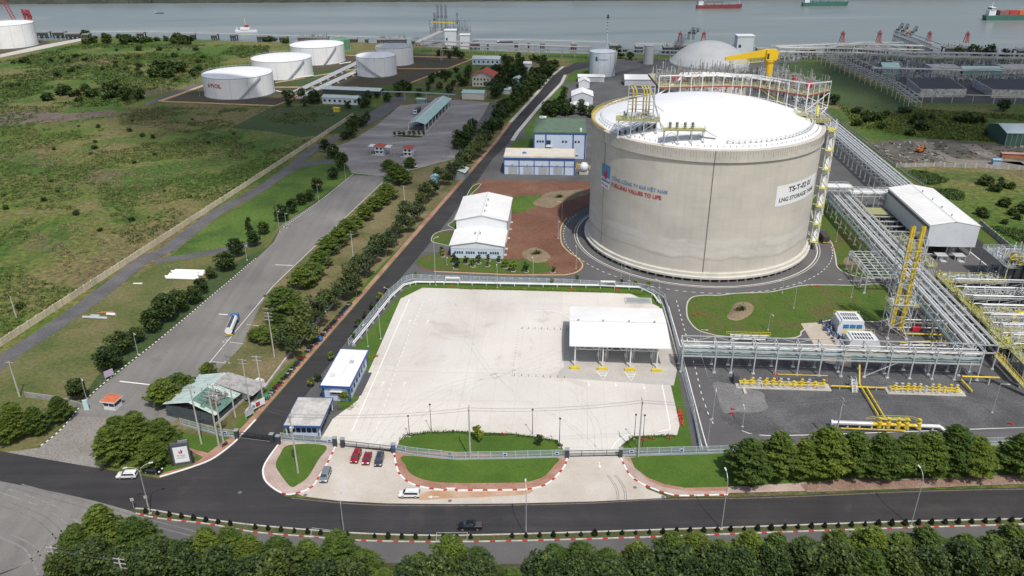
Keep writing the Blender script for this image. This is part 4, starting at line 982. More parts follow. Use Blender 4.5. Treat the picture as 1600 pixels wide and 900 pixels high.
# ------------------------------------------------------------------ buildings
def hall(t, x0, x1, y0, y1, z0, eave, ridge, wm, rm, axis='y', ov=.5, th=.18, B=MB, part=('wall','roof')):
    """gabled block in the thing's own metres; ridge runs along axis"""
    w = B()
    if axis == 'y':
        c = (x0+x1)/2
        w.add([(x0,y0,z0),(x1,y0,z0),(x1,y0,eave),(c,y0,ridge),(x0,y0,eave),(x0,y1,z0),(x1,y1,z0),(x1,y1,eave),(c,y1,ridge),(x0,y1,eave)],
              [(0,1,2,3,4),(9,8,7,6,5),(0,5,6,1),(1,6,7,2),(4,9,5,0)])
        r = B(); k = (ridge-eave)/((x1-x0)/2)
        for s in (-1, 1):
            e = c+s*((x1-x0)/2+ov); ze = eave-k*ov
            r.add([(e,y0-ov,ze+.02),(c,y0-ov,ridge+.02),(c,y1+ov,ridge+.02),(e,y1+ov,ze+.02),(e,y0-ov,ze+th),(c,y0-ov,ridge+th),(c,y1+ov,ridge+th),(e,y1+ov,ze+th)],
                  [(0,1,2,3),(4,7,6,5),(0,4,5,1),(2,6,7,3),(0,3,7,4)])
    else:
        c = (y0+y1)/2
        w.add([(x0,y0,z0),(x0,y1,z0),(x0,y1,eave),(x0,c,ridge),(x0,y0,eave),(x1,y0,z0),(x1,y1,z0),(x1,y1,eave),(x1,c,ridge),(x1,y0,eave)],
              [(0,1,2,3,4),(9,8,7,6,5),(0,5,6,1),(1,6,7,2),(4,9,5,0)])
        r = B(); k = (ridge-eave)/((y1-y0)/2)
        for s in (-1, 1):
            e = c+s*((y1-y0)/2+ov); ze = eave-k*ov
            r.add([(x0-ov,e,ze+.02),(x0-ov,c,ridge+.02),(x1+ov,c,ridge+.02),(x1+ov,e,ze+.02),(x0-ov,e,ze+th),(x0-ov,c,ridge+th),(x1+ov,c,ridge+th),(x1+ov,e,ze+th)],
                  [(0,1,2,3),(4,7,6,5),(0,4,5,1),(2,6,7,3),(0,3,7,4)])
    return w.build(part[0], wm, t), r.build(part[1], rm, t)
def flat(t, x0, x1, y0, y1, z0, h, wm, rm, par=.4, trim=None, ov=0):
    wl_ = MB().box(x0,x1,y0,y1,z0,h).build('wall', wm, t)
    r = MB().box(x0-ov+.15,x1+ov-.15,y0-ov+.15,y1+ov-.15,h+.003,h+.12).build('roof', rm, t)
    if par:
        m_ = MB(); a, b, c, d = x0-ov, x1+ov, y0-ov, y1+ov
        m_.box(a-.06,b+.06,c-.06,c+.14,h-.5,h+par).box(a-.06,b+.06,d-.14,d+.06,h-.5,h+par).box(a-.06,a+.14,c+.143,d-.143,h-.5,h+par).box(b-.14,b+.06,c+.143,d-.143,h-.5,h+par)
        m_.build('parapet', trim or wm, t)
    return wl_, r
def wins(t, pts, w, h, face='y', m=None, name='window', d=.07):
    """pts: (x, y, z) centre-bottom on the face"""
    for (x, y, z) in pts:
        if face == 'y': MB().box(x-w/2,x+w/2,y-d,y-.004,z,z+h).build(name, m or glass, t)
        else: MB().box(x+.004,x+d,y-w/2,y+w/2,z,z+h).build(name, m or glass, t)
frame_w = M('frame_white', (.62,.62,.60), .6, var=0)
def seams(t, x0, x1, y0, y1, eave, ridge, step=1.3):
    mb = MB(); c = (x0+x1)/2; y = y0+.4
    while y < y1:
        mb.bar((x0-.3,y,eave+.19),(c,y,ridge+.19),.10,.05).bar((c,y,ridge+.19),(x1+.3,y,eave+.19),.10,.05); y += step
    mb.bar((c,y0-.4,ridge+.2),(c,y1+.4,ridge+.2),.5,.06); mb.build('roof_seams', M('seam_pale_grey',(.60,.61,.60),.6,var=.1), t)
    MB().bar((x0-.55,y0-.4,eave-.1),(x0-.55,y1+.4,eave-.1),.18,.18).bar((x1+.55,y0-.4,eave-.1),(x1+.55,y1+.4,eave-.1),.18,.18).build('gutter', steel, t)
# white warehouse
t = gthing('warehouse', 'white gabled warehouse with a lower front block beside the red earth plot', 'warehouse', -42.6, 277.7)
hall(t, 0,19.9,0,15.6,.1,5.3,6.9, ppl_wall, white_roof)
w_, r_ = hall(t, .2,20.1,15.9,43,.1,9.6,11.7, white_wall, white_roof)
seams(t,0,19.9,0,15.4,5.3,6.9); seams(t,.2,20.1,16.2,43,9.6,11.7)
MB().box(-.05,19.95,-.08,-.003,4.0,5.28).add([(0,-.06,5.25),(19.9,-.06,5.25),(9.95,-.06,6.85)],[(0,1,2)]).build('gable_band', white_wall, t)
for cx in (3.0,7.4,12.0,16.6):
    for k in range(4): wins(t, [(cx-1.35+k*.9,0,1.9)], .62, .95)
def vent(t, x, y, z): MB().lathe([(.14,0),(.14,.6),(.34,.75),(.34,.95),(.1,1.15)], 8, (x,y,z)).bar((x-.4,y,z+.2),(x+.1,y,z+.9),.1).build('roof_vent', steel_d, t)
for y in (19.5,26,33): vent(t, 11.3, y, 11.5)
for x in (8.6,10.6): vent(t, x, 7.5, 6.75)
for y in (3,9,20,30,38): MB().box(20.12 if y>15 else 19.92,21.0,y,y+1.6,.1,.25).build('side_step', conc_lt, t)
# blue and white office by the yard
A, B_ = G(505,627), G(547.5,627.5); D_ = G(575,571)-B_; rz = math.atan2(D_.y, D_.x)-math.pi/2; dep = D_.length; wd = (B_-A).dot(Vector((math.cos(rz),math.sin(rz),0)))
ho = H(547,627.5,604)
O_ = B_-Vector((math.cos(rz),math.sin(rz),0))*wd
t = thing('office_block', 'small office with blue trimmed edges and a white roof left of the yard', 'office', O_, rz)
flat(t, 0,wd,0,dep,.1,ho, ppl_wall, white_roof, par=.25, trim=blue_trim, ov=.5)
MB().box(-.06,.5,-.06,-.004,.1,ho-.5).box(wd-.5,wd+.06,-.06,-.004,.1,ho-.5).box(wd+.004,wd+.08,dep-1,dep,.1,ho-.5).box(wd+.004,wd+.08,.0,.9,.1,ho-.5).build('corner_trim', blue_trim, t)
wins(t, [(wd*.38+k*.75,0,2.2) for k in range(3)], .6, 1.0); wins(t, [(wd,y,1.6) for y in [2.2+i*2.6 for i in range(int((dep-3)/2.6))]], 1.3, 1.3, 'x')
MB().box(wd*.3,wd*.75,-.9,-.07,3.3,3.42).build('window_canopy', frame_w, t); MB().box(wd+.1,wd+2.2,3,dep-4,.11,.16).build('dark_walkway', dark_st, t)
MB().box(wd*.15,wd*.3,dep*.2,dep*.26,ho+.13,ho+.8).build('air_conditioner', frame_w, t); MB().box(wd*.6,wd*.75,dep*.6,dep*.66,ho+.13,ho+.7).build('air_conditioner', steel, t)
MB().bar((wd*.5,2,ho+.13),(wd*.62,dep-2,ho+.13),.12,.05).build('roof_seam', M('seam_grey',(.5,.5,.5),.7), t)
# gatehouse
zg = 3.7; c1, c2, c3 = G(443,664,zg), G(500,666,zg), G(520,621.5,zg)
rz = math.atan2((c3-c2).y,(c3-c2).x)-math.pi/2; ux = Vector((math.cos(rz),math.sin(rz),0)); uy = Vector((-ux.y,ux.x,0)); wd = (c2-c1).dot(ux); dp = (c3-c2).dot(uy)
O_ = c2-ux*wd; O_.z = 0
t = thing('gatehouse', 'flat roofed gatehouse with a stained pale roof and blue edge beside the entrance', 'gatehouse', O_, rz)
stained = GM('stained_roof', [(.3,(.36,.35,.32)),(.5,(.50,.49,.46)),(.7,(.60,.59,.56))], scale=.25, fine=1.5, fineamt=.3, bmp=0)
MB().box(1.2,wd-1.2,1.0,dp-1.0,.1,3.2).build('wall', ppl_wall, t); MB().box(0,wd,0,dp,3.203,3.6).build('roof', stained, t)
MB().box(-.08,wd+.08,-.1,-.003,3.1,3.75).box(wd+.003,wd+.1,-.1,dp+.08,3.1,3.75).box(-.08,-.003,0,dp,3.1,3.75).box(0,wd,dp+.003,dp+.1,3.1,3.75).build('fascia', blue_trim, t)
for k in range(5): wins(t, [(1.9+k*(wd-3.8)/4,1.0,1.0)], (wd-3.8)/5.2, 1.6)
wins(t, [(wd-1.2,y,1.0) for y in (2.5,5.0,7.5) if y < dp-1.5], 1.7, 1.6, 'x')
for x, y in ((.3,.3),(wd-.5,.3),(wd-.5,dp-.5)): MB().box(x,x+.3,y,y+.3,.1,3.2).build('column', ppl_wall, t)
# guard booth with red roof
P = G(163,640); t = thing('guard_booth', 'tiny white guard booth with an orange red roof at the tanker road entrance', 'guard booth', P, R(-12))
MB().box(0,3.4,0,3.0,.06,1.1).build('wall', white_wall, t); MB().box(.08,3.32,.08,2.92,1.103,2.5).build('window_band', glass, t)
for x, y in ((0,0),(3.25,0),(0,2.85),(3.25,2.85),(1.6,0)): MB().box(x,x+.15,y-.01,y+.15,1.1,2.55).build('corner_post', frame_w, t)
MB().box(-.45,3.85,-.45,3.45,2.52,2.85).build('eave_band', frame_w, t)
MB().add([(-.4,-.4,2.86),(3.8,-.4,2.86),(3.8,3.4,2.86),(-.4,3.4,2.86),(.6,1.2,3.7),(2.8,1.2,3.7),(2.8,1.8,3.7),(.6,1.8,3.7)],[(0,1,5,4),(1,2,6,5),(2,3,7,6),(3,0,4,7),(4,5,6,7)]).build('roof', M('orange_tiles',(.50,.14,.06),.8,var=.2), t)
# damaged shed
A, B_ = G(262,648), G(338,664); rz = math.atan2((B_-A).y,(B_-A).x); wd = (B_-A).length; dp = 15.5
t = thing('damaged_shed', 'torn mint green roofed shed with dark tarpaulin sides and junk on its roof', 'shed', A, rz)
tarp = M('dark_tarpaulin', (.045,.06,.065), .7, var=.3, scale=.8)
MB().add([(0,-.4,.1),(wd,-.4,.1),(wd,.2,3.2),(0,.2,3.2),(wd*.25,-.6,.1),(wd*.7,-.7,.1)],[(0,4,3),(4,5,2,3),(5,1,2)]).box(-.1,0,.2,dp,.1,3.2).box(wd,wd+.1,.2,dp,.1,2.2).build('tarpaulin_wall', tarp, t)
MB().box(wd+.02,wd+.3,-.2,dp+1,.1,.8).build('side_kerb', conc_lt, t)
torn = M('mint_torn_sheet', (.45,.54,.50), .55, var=.22, scale=.5, fine=2.5)
mb = MB(); k = 12; c = wd*.52
for i in range(k):
    y0_, y1_ = dp*i/k-.3, dp*(i+1)/k-.32; s = random.uniform(-.12,.12)
    mb.add([(-.8,y0_,3.3+s),(c,y0_,5.6),(c,y1_,5.6),(-.8,y1_,3.3+s)],[(0,1,2,3)])
    if i > 5 or i < 1: mb.add([(c,y0_,5.6),(wd+.6,y0_,3.2+s),(wd+.6,y1_,3.2+s),(c,y1_,5.6)],[(0,1,2,3)])
mb.build('roof', torn, t)
mb = MB()
for i in range(1,6): mb.add([(c,dp*i/k-.3,5.5),(c+3+random.uniform(-1,1),dp*i/k-.3,4.8),(c+3,dp*(i+1)/k-.3,4.7),(c,dp*(i+1)/k-.3,5.5)],[(0,1,2,3)])
mb.add([(c+2.8,.2,4.75),(wd+.6,.2,3.2),(wd+.6,dp*.5,3.2),(c+3.4,dp*.5,4.6)],[(0,1,2,3)]); mb.build('patched_roof', M('green_tarp', (.10,.20,.16), .7, var=.35, scale=.8), t)
MB().add([(wd*.55,dp*.62,5.62),(wd+4.5,dp*.66,3.4),(wd+4.5,dp+1.4,3.4),(wd*.55,dp+.2,5.62)],[(0,1,2,3)]).build('grey_lean_to', M('grey_old_sheet',(.33,.32,.31),.8,var=.3,scale=.8), t)
cs = [MB(), MB()]; random.seed(9); clutter(cs, [(c-2,.5),(wd-.5,.5),(wd-.5,dp*.5),(c-2,dp*.5)], 4.2, 70, 1.6)
for c_, m_ in zip(cs, (M('junk_grey',(.30,.29,.28),.8,var=.3), M('junk_brown',(.13,.11,.09),.8,var=.3))): c_.build('roof_junk', m_, t)['kind'] = 'stuff'
t = thing('box_trailer', 'white box trailer parked behind the torn mint shed', 'trailer', G(396,617), R(62))
MB().box(-3.6,3.6,-1.15,1.15,.9,3.3).build('body', white_roof, t)
for x in (-2.4,2.4):
    for y in (-1.1,1.1): MB().pipe([(x,y-.12,.5),(x,y+.12,.5)],.45,12).build('wheel', dark_st, t)
# loading canopy
t = gthing('loading_canopy', 'white roofed truck loading canopy standing at the right side of the concrete yard', 'canopy', 2.4, 199.4)
rf = GB(); u0, u1 = 2.4, 31.0
k = 8
prof = [(199.5+(224.3-199.5)*i/k, 7.35+1.35*math.sin(math.pi*i/k)) for i in range(k+1)]
vs = []
for u in (u0, u1):
    for v, z in prof: vs.append((u,v,z))
    for v, z in prof: vs.append((u,v,z+.35))
n = k+1; fs = []
for i in range(k): fs += [(i,i+1,2*n+i+1,2*n+i),(n+i,3*n+i,3*n+i+1,n+i+1),(i,n+i,n+i+1,i+1),(2*n+i,2*n+i+1,3*n+i+1,3*n+i)]
fs += [(0,2*n,3*n,n),(k,n+k,3*n+k,2*n+k)]
rf.add(vs, fs).build('roof', white_roof, t, smooth=30)
mb = GB()
for u in (9.5,16.7,23.9): mb.bar((u,199.6,7.75),(u,211.9,9.1),.09,.06).bar((u,211.9,9.1),(u,224,7.75),.09,.06)
mb.bar((u0,211.9,9.1),(u1,211.9,9.1),.3,.06); mb.build('roof_seam', M('roof_seam_grey',(.55,.56,.55),.6), t)
for u in (5,12.3,20,27.5): GB().lathe([(.15,0),(.15,.3),(.3,.4),(.3,.6),(.05,.75)],8,(u,212,9.0)).build('roof_vent', steel_d, t)
for u in (4.1,12.1,20.0,27.6):
    for v in (200.5,223.2): GB().bar((u,v,.35),(u,v,7.5),.34).build('column', steel_w, t)
for v in (200.5, 223.2):
    mb = GB(); mb.bar((2.6,v,7.3),(30.8,v,7.3),.22); mb.bar((4.1,v,6.0),(27.6,v,6.0),.18)
    for i in range(12): s = 4.1+i*1.96; mb.bar((s,v,6.0 if i%2 else 7.3),(s+1.96,v,7.3 if i%2 else 6.0),.14)
    mb.build('truss', steel_w, t)
mb = GB()
for u in (4.1,12.1,20,27.6): mb.bar((u,200.5,7.3),(u,223.2,7.3),.2)
mb.build('cross_beam', steel_w, t)
slabm = GM('bay_slab', [(.3,(.40,.385,.36)),(.7,(.50,.48,.45))], scale=.2, fine=3, fineamt=.2, bmp=0)
GB().sheet([(-.6,197.2),(-.6,194.2),(31.6,191.9),(33.4,200),(33.4,226),(1,226),(1,200)], .13).build('bay_slab', slabm, t)
for u in (4.1,12.1,20.0,27.6):
    GB().box(u-1.5,u+1.5,198.9,199.8,.12,.75).build('island_bumper', yelp, t); GB().box(u-1.0,u+1.0,199.82,222,.12,.4).build('loading_island', conc_lt, t)
for u in (7.9,15.9,23.9): GB().strip([(u-2.4,199.3),(u-2.4,197.0),(u+2.4,197.0),(u+2.4,199.3)],.12,.145).build('bay_marking', yelp, t)
for u in (12.1,20.0): GB().strip([(u-1.6,198.4),(u,193.6),(u+1.6,198.4)],.25,.145).strip([(u-1.2,197.2),(u+1.2,197.2)],.25,.146).strip([(u-.8,196),(u+.8,196)],.25,.146).build('chevron', white_paint, t)
for u in (11,13.2,19,21,26.6):
    GB().pipe([(u,204,.4),(u,204,4.2),(u+.7,204,5.2),(u+.7,204,6.5)],.12,6).pipe([(u+.6,205,.4),(u+.6,205,3.5),(u,205.4,6)],.09,6).cbox((u,206,.4),(.7,.5,1.5)).build('loading_arm', steel_w, t)
GB().box(4.5,11,213,219,.14,1.7).box(13,19,211,218,.14,1.5).build('control_cabinet', dark_st, t)
t = gthing('drain_grate_pit', 'buff framed grate pit at the back right corner of the concrete yard', 'pit', *L(977,474))
u, v = L(977,475); u2, v2 = L(1017,465)
GB().box(u,u2,v,v+4.5,.1,.35).build('kerb', conc_lt, t); GB().box(u+.5,u2-.5,v+.5,v+4.0,.353,.37).build('grating', steel_d, t)
# compressor shed
t = gthing('compressor_shed', 'long pale grey shed on stilts with a white roof between the racks and boundary', 'shed', 136.3, 289.0)
hall(t, 0,18.0,0,44,4.2,12.6,14.2, grey_clad, white_roof, ov=.15)
seams(t,0,18.0,0,44,12.6,14.2,1.6)
MB().box(-.09,-.004,.6,43.5,10.6,11.9).build('louvre_strip', M('louvre_dark',(.14,.14,.14),.7), t)
for y in (2,11,20,29,38,43):
    for x in (.4,9,17.6): MB().box(x-.2,x+.2,y-.2,y+.2,.1,4.19).build('column', steel, t)
for y in (6,15,24,34): vent(t, 9.8, y, 14.0)
for x in (4.5,11):
    MB().box(x-1,x+3,-3.5,0,1.6,1.8).box(x-1,x-.8,-3.5,-3.3,.1,1.6).box(x+2.8,x+3,-3.5,-3.3,.1,1.6).box(x,x+2,-5.5,-3.5,.1,.3).cbox((x+1,-2,.1),(1.4,1.8,1.5)).build('pump_stand', steel, t)
for k in range(6): MB().pipe([(2+k*2.5,4+k*5,2),(2+k*2.5,7+k*5,2),(16,7+k*5,3)],.35,8).cbox((5+k*1.5,8+k*5,.1),(2,3,2.4)).build('machinery', dark_st, t)
# mid left rooms: equipment between rack and shed
t = gthing('pump_yard_equipment', 'tangle of grey pumps and pipes between the main rack and the pale shed', 'equipment', 126, 285)
ps = [(125,280),(135,280),(135,331),(125,331)]
cs = [GB() for _ in range(4)]; random.seed(21); clutter(cs, ps, .1, 260, 4.5)
for c_, m_ in zip(cs, (steel, steel_d, pipe_w, dark_st)): c_.build('pipework', m_, t)['kind'] = 'stuff'
for i in range(9):
    v = 281+i*5.6; GB().bar((125,v,4.5),(135.5,v,4.5),.25).bar((125,v,.1),(125,v,4.5),.25).bar((130,v,.1),(130,v,4.5),.25).pipe([(125,v+1,3.9),(135,v+1,3.9)],.3,7).build('cross_frame', steel, t)
GB().box(125.5,134,322,330,4.5,4.8).build('olive_deck', yel_olive, t)
# tall yellow exhaust tower
t = gthing('exhaust_tower', 'tall braced lattice tower holding paired yellow exhaust stacks by the main rack', 'tower', 100, 221)
legs = [(100.0,222.5),(105.6,222.5),(105.6,228.6),(100.0,228.6)]; mb = GB(); HT = 34
for x, y in legs: GB().bar((x,y,.1),(x,y,HT-1),.2).cbox((x,y,.1),(1,1,.4)).build('leg', steel, t)
z = .6; k = 0
while z < HT-2:
    for i in range(4):
        a, b = legs[i], legs[(i+1)%4]; mb.bar((*a,z+3.6),(*b,z+3.6),.15); mb.bar((*a,z),(*b,z+3.6),.13) if (k+i)%2 else mb.bar((*b,z),(*a,z+3.6),.13)
    z += 3.6; k += 1
mb.build('lattice', steel, t)
for x, y in ((101.2,225),(102.1,225.6),(104.1,225),(105.0,225.6)):
    GB().lathe([(.40,2.5),(.40,36),(.33,36),(.33,35)],14,(x,y,0)).build('stack', yelp, t, smooth=40)
mb = GB()
for z in (12,24): mb.box(100,105.6,221.9,222.4,z-.1,z)
mb.build('catwalk', steel, t)
# compressor skids
def skid(u, v, w_, d_, h_, label):
    t = gthing('compressor_skid', label, 'compressor', u, v, 'white compressor skids on the small pale slab')
    o = (u, v)
    MB().add([(0,0,.2),(w_,0,.2),(w_,0,h_*.62),(w_-1.2,0,h_),(1.2,0,h_),(0,0,h_*.62),(0,d_,.2),(w_,d_,.2),(w_,d_,h_*.62),(w_-1.2,d_,h_),(1.2,d_,h_),(0,d_,h_*.62)],
      [(0,1,2,3,4,5),(11,10,9,8,7,6),(0,6,7,1),(1,7,8,2),(2,8,9,3),(3,9,10,4),(4,10,11,5),(5,11,6,0)])
    for (y0,y1) in ((0,.5),(d_-.5,d_)):
        MB().add([(0,y0,.2),(w_,y0,.2),(w_,y0,h_*.55),(w_-1.0,y0,h_),(1.0,y0,h_),(0,y0,h_*.55),(0,y1,.2),(w_,y1,.2),(w_,y1,h_*.55),(w_-1.0,y1,h_),(1.0,y1,h_),(0,y1,h_*.55)],
         [(0,1,2,3,4,5),(11,10,9,8,7,6),(0,6,7,1),(1,7,8,2),(2,8,9,3),(3,9,10,4),(4,10,11,5),(5,11,6,0)]).build('end_frame', white_wall, t)
    MB().box(.35,w_-.35,.55,d_-.55,.2,h_-.5).build('enclosure', grey_clad, t); MB().box(1.2,w_-1.2,.52,d_-.52,h_-.5,h_-.02).build('cooler_roof', white_wall, t)
    for i in range(7):
        for j in range(2): x = 1.7+i*(w_-3.4)/7; y = .9+j*(d_-1.6)/2; MB().box(x,x+(w_-3.4)/7*.62,y,y+(d_-1.8)/2*.8,h_-.017,h_+.03).build('fan_slot', dark_st, t)
    mb = MB(); rail(mb, [(.2,d_-.2,h_*.62),(w_-.2,d_-.2,h_*.62)], 2.2, 1.2, .08); mb.box(.3,w_-.3,d_+.02,d_+.9,h_*.5,h_*.5+.12); mb.build('walkway', yel_pale, t)
    return t
u, v = L(1307,524); t = skid(u, v, 8.2, 6.5, 5.2, 'taller white compressor skid with blue fan panels beside the lawn')
for k in range(3): MB().box(1.5+k*2,3.2+k*2,-.12,-.004,2.6,3.9).build('blue_fan', M('fan_blue',(.04,.20,.48),.5,var=.1), t)
for k in range(3): MB().pipe([(1.5+k*2,-1.6,.3),(1.5+k*2,-1.6,1.6),(3+k*1.8,-.4,2.4)],.22,7).build('yellow_pipe', yelp, t)
u, v = L(1325,549); t = skid(u, v, 9.2, 6.0, 3.8, 'lower white compressor skid with dark slotted roof behind the front rack')
for k in range(4): MB().pipe([(1+k*1.9,6.5,1.4),(1+k*1.9,8,1.4),(2.4+k*1.9,9,2.2)],.25,7).build('yellow_pipe', yelp, t)
t = gthing('skid_pipework', 'dark and blue pipework packed left of the white compressor skids', 'equipment', *L(1310,545))
u, v = L(1310,545); cs = [GB() for _ in range(3)]; random.seed(5); clutter(cs, [(u,v),(u+2.6,v),(u+2.6,v+16),(u-2,v+16)], .15, 70, 2.5)
for c_, m_ in zip(cs, (dark_st, steel, M('motor_blue',(.03,.08,.22),.5))): c_.build('pipework', m_, t)['kind'] = 'stuff'
# yellow metering lines
def valve_line(u0, u1, v, n, label, zz=1.2):
    t = gthing('metering_skid', label, 'pipe skid', u0, v)
    GB().box(u0,u1,v-1.2,v+2.2,.1,.35).build('plinth', conc_lt, t)
    for k in range(2):
        GB().pipe([(u0+1,v+k*1.1,zz),(u1-1,v+k*1.1,zz)],.19,8).build('yellow_pipe', yelp, t, smooth=40)
    for i in range(n):
        u = u0+2.2+(u1-u0-4.5)*i/(n-1)
        for k in range(2):
            if random.random() < .75: GB().lathe([(.22,-.5),(.42,-.45),(.42,.3),(.2,.35),(.2,.9),(.42,.95),(.42,1.1)],8,(u+k*.6,v+k*1.1,zz)).build('valve', yelp if random.random()<.75 else steel, t)
    for i in range(int((u1-u0)/3)): GB().box(u0+1+i*3,u0+1.2+i*3,v-.6,v+1.6,.35,zz-.2).build('support', steel, t)
    mb = GB(); rail(mb, [(u0+.5,v-.9,.5),(u1-.5,v-.9,.5)], .9, 1.6, .06); mb.build('guard_rail', steel_w, t)
    return t
a = L(1149,602); b = L(1298,610); t = valve_line(a[0],b[0],(a[1]+b[1])/2,12,'long metering skid with yellow lines on a pale plinth over the gravel')
GB().box(a[0]-.5,a[0]+1.0,a[1]+.5,a[1]+2.8,.1,2.6).build('control_cabinet', dark_st, t); GB().box(a[0]+1.5,a[0]+2.2,a[1]-4.5,a[1]-1,.1,.5).build('ramp', conc_lt, t)
mb = GB().pipe([(a[0]+12,a[1]+3,.3),(a[0]+12,a[1]+3,2.2),(b[0],a[1]+3,2.2),(b[0],a[1]+3,.3)],.12,6).build('sampling_pipe', yelp, t)
a = L(1384,612); b = L(1507,617); valve_line(a[0],b[0],(a[1]+b[1])/2,11,'yellow metering skid crowded with round valves under the rack end')
def pline(name, label, pts, r, m_, grp=None, sup=True, n=8):
    P = [(*L(*p[:2], p[2]), p[2]) for p in pts]; t = gthing(name, label, 'pipeline', P[0][0], P[0][1], grp)
    GB().pipe(P, r, n).build('pipe', m_, t, smooth=40)
    if sup:
        for a, b in zip(P, P[1:]):
            a, b = Vector(a), Vector(b); q = int((b-a).length/4)
            for i in range(q):
                p = a+(b-a)*(i+.5)/q
                if p.z > r+.25: GB().box(p.x-.15,p.x+.15,p.y-.15,p.y+.15,.1,p.z-r).build('support', steel, t)
    return t
pline('yellow_pipe', 'thin yellow pipe joining the two metering skids across the gravel', [(1298,603,1),(1384,606,1)], .24, yelp)
pline('yellow_pipe', 'yellow pipe stepping up from the crowded skid towards the rack corner', [(1519,611,1),(1501,592,1.2),(1503,588,2.5),(1562,590,2.5)], .26, yelp)
pline('yellow_pipe', 'left of two yellow pipes slanting from the skids down to the launcher', [(1343,570,5.5),(1343,600,1.0),(1372,648,.9)], .24, yelp)
pline('yellow_pipe', 'right of two yellow pipes slanting from the skids down to the launcher', [(1353,604,1.0),(1384,655,.9)], .24, yelp)
t = gthing('pipe_bridge_stair', 'small steel stair bridge crossing the yellow pipe between the skids', 'stair', *L(1335,612))
u, v = L(1332,614); mb = GB()
for x in (0,1.2): mb.bar((u+x,v,.1),(u+x,v+2.2,2.4),.12).bar((u+x,v+5.5,.1),(u+x,v+3.3,2.4),.12).bar((u+x,v,1.1),(u+x,v+2.2,3.4),.07).bar((u+x,v+2.2,3.4),(u+x,v+3.3,3.4),.07).bar((u+x,v+3.3,3.4),(u+x,v+5.5,1.1),.07).bar((u+x,v+2.2,.1),(u+x,v+2.2,3.4),.1)
for i in range(7): mb.box(u,u+1.2,v+.3*i,v+.3*i+.25,.25+.33*i,.3+.33*i)
mb.build('frame', steel_w, t); GB().box(u,u+1.2,v+2.2,v+3.3,2.4,2.5).build('deck', steel, t)
a = L(1299,659,1.6); b = L(1478,667,1.6); u0, u1, v = a[0], b[0], a[1]-.3
t = gthing('pig_launcher', 'long horizontal launcher barrel, grey at both ends and yellow in the middle', 'pipeline', u0, v)
GB().pipe([(u0,v,1.6),(u0+10,v,1.6)],.62,14).pipe([(u0-.3,v,1.6),(u0+.3,v,1.6)],.8,14).build('barrel', M('barrel_grey',(.52,.53,.56),.4,.2,var=.1), t, smooth=40)
GB().pipe([(u0+10,v,1.6),(u0+11.5,v,1.6)],.62,12,r2=.45).pipe([(u0+11.5,v,1.6),(u1-5.5,v,1.5)],.45,12).build('main_pipe', yelp, t, smooth=40)
GB().pipe([(u1-7.5,v,1.5),(u1-1.5,v,1.5),(u1,v,.4)],.47,12).pipe([(u1-4.5,v,1.5),(u1-3.0,v,1.5)],.5,12).build('outlet_pipe', steel_w, t, smooth=40)
for x in (11.8,14,16.5,18.5,21.5): GB().pipe([(u0+x,v,.7),(u0+x,v,2.4)],.62,10).lathe([(.25,2.4),(.25,3.2),(.5,3.25),(.5,3.5)],8,(u0+x,v,0)).build('valve', yelp, t, smooth=40)
GB().pipe([(u0+2,v-1.4,.9),(u0+18,v-1.4,.9),(u0+18,v,1.2)],.17,7).pipe([(u0+6,v+1.5,.8),(u0+6,v,1.6)],.15,6).pipe([(u0+19,v+1.2,1.6),(u1-9,v+1.2,1.6)],.2,7).build('bypass_pipe', yelp, t, smooth=40)
mb = GB(); rail(mb, [(u0+9,v+1.6,1.4),(u0+13,v+1.6,2.2),(u0+20,v+1.6,2.2),(u0+23,v+1.6,1.2)],1.0,1.4,.08); mb.box(u0+12,u0+20,v+1.2,v+2.2,2.1,2.2); mb.build('walkway_rail', yel_pale, t)
for x in range(1, int(u1-u0)-1, 3): GB().box(u0+x-.2,u0+x+.2,v-.4,v+.4,.1,1.1).build('support', conc_lt, t)
# pipes right of the tower and small trestles
for i, (a, b, m_, lb) in enumerate((((1406,535),(1478,533),yelp,'rear'),((1406,539),(1482,540),pipe_w,'middle'),((1404,543),(1487,545),yelp,'front'))):
    pline('low_pipe', lb+' one of three low pipes lying between the exhaust tower and the main rack', [(*a,1.0),(*b,1.0)], .28, m_)
pline('yellow_pipe', 'yellow pipe with raised end beside the foot of the exhaust tower', [(1407,514,1.0),(1412,521,1.0),(1472,523,1.0),(1480,509,4.0)], .26, yelp)
t = gthing('pipe_trestle', 'low grey trestle with a red pump right of the exhaust tower', 'pipe rack', *L(1412,518))
u, v = L(1410,517); mb = GB()
for k in range(5):
    for y in (0,2.0): mb.bar((u+k*3.2,v+y,.1),(u+k*3.2,v+y,3.0),.2)
    mb.bar((u+k*3.2,v,3),(u+k*3.2,v+2,3),.2)
mb.bar((u,v,3),(u+12.8,v,3),.2).bar((u,v+2,3),(u+12.8,v+2,3),.2); mb.build('frame', steel, t); GB().pipe([(u,v+.6,1),(u+13,v+.6,1)],.2,6).pipe([(u,v+1.4,3.3),(u+13,v+1.4,3.3)],.2,6).build('pipe', pipe_w, t); GB().cbox((u+4,v-.2,.4),(2.6,1,1.2)).build('pump', redp, t)
t = gthing('lawn_valve_station', 'white pipes with a yellow railing at the edge of the lawn behind the front rack', 'pipe skid', *L(1140,530))
u, v = L(1136,533); u2, _ = L(1205,533); mb = GB(); rail(mb, [(u,v+2.5,.8),(u2,v+2.5,.8)],1.2,1.4,.1); mb.build('handrail', yelp, t)
for k in range(3): GB().pipe([(u+1,v+k*.8,.9+k*.2),(u2-2+k*.7,v+k*.8,.9+k*.2)],.24,8).build('pipe', pipe_w, t, smooth=40)
for k in range(5): GB().lathe([(.15,.5),(.15,1.6),(.35,1.65),(.35,1.8)],8,(u+2+k*2.6,v+.6,0)).build('valve', steel_d, t)
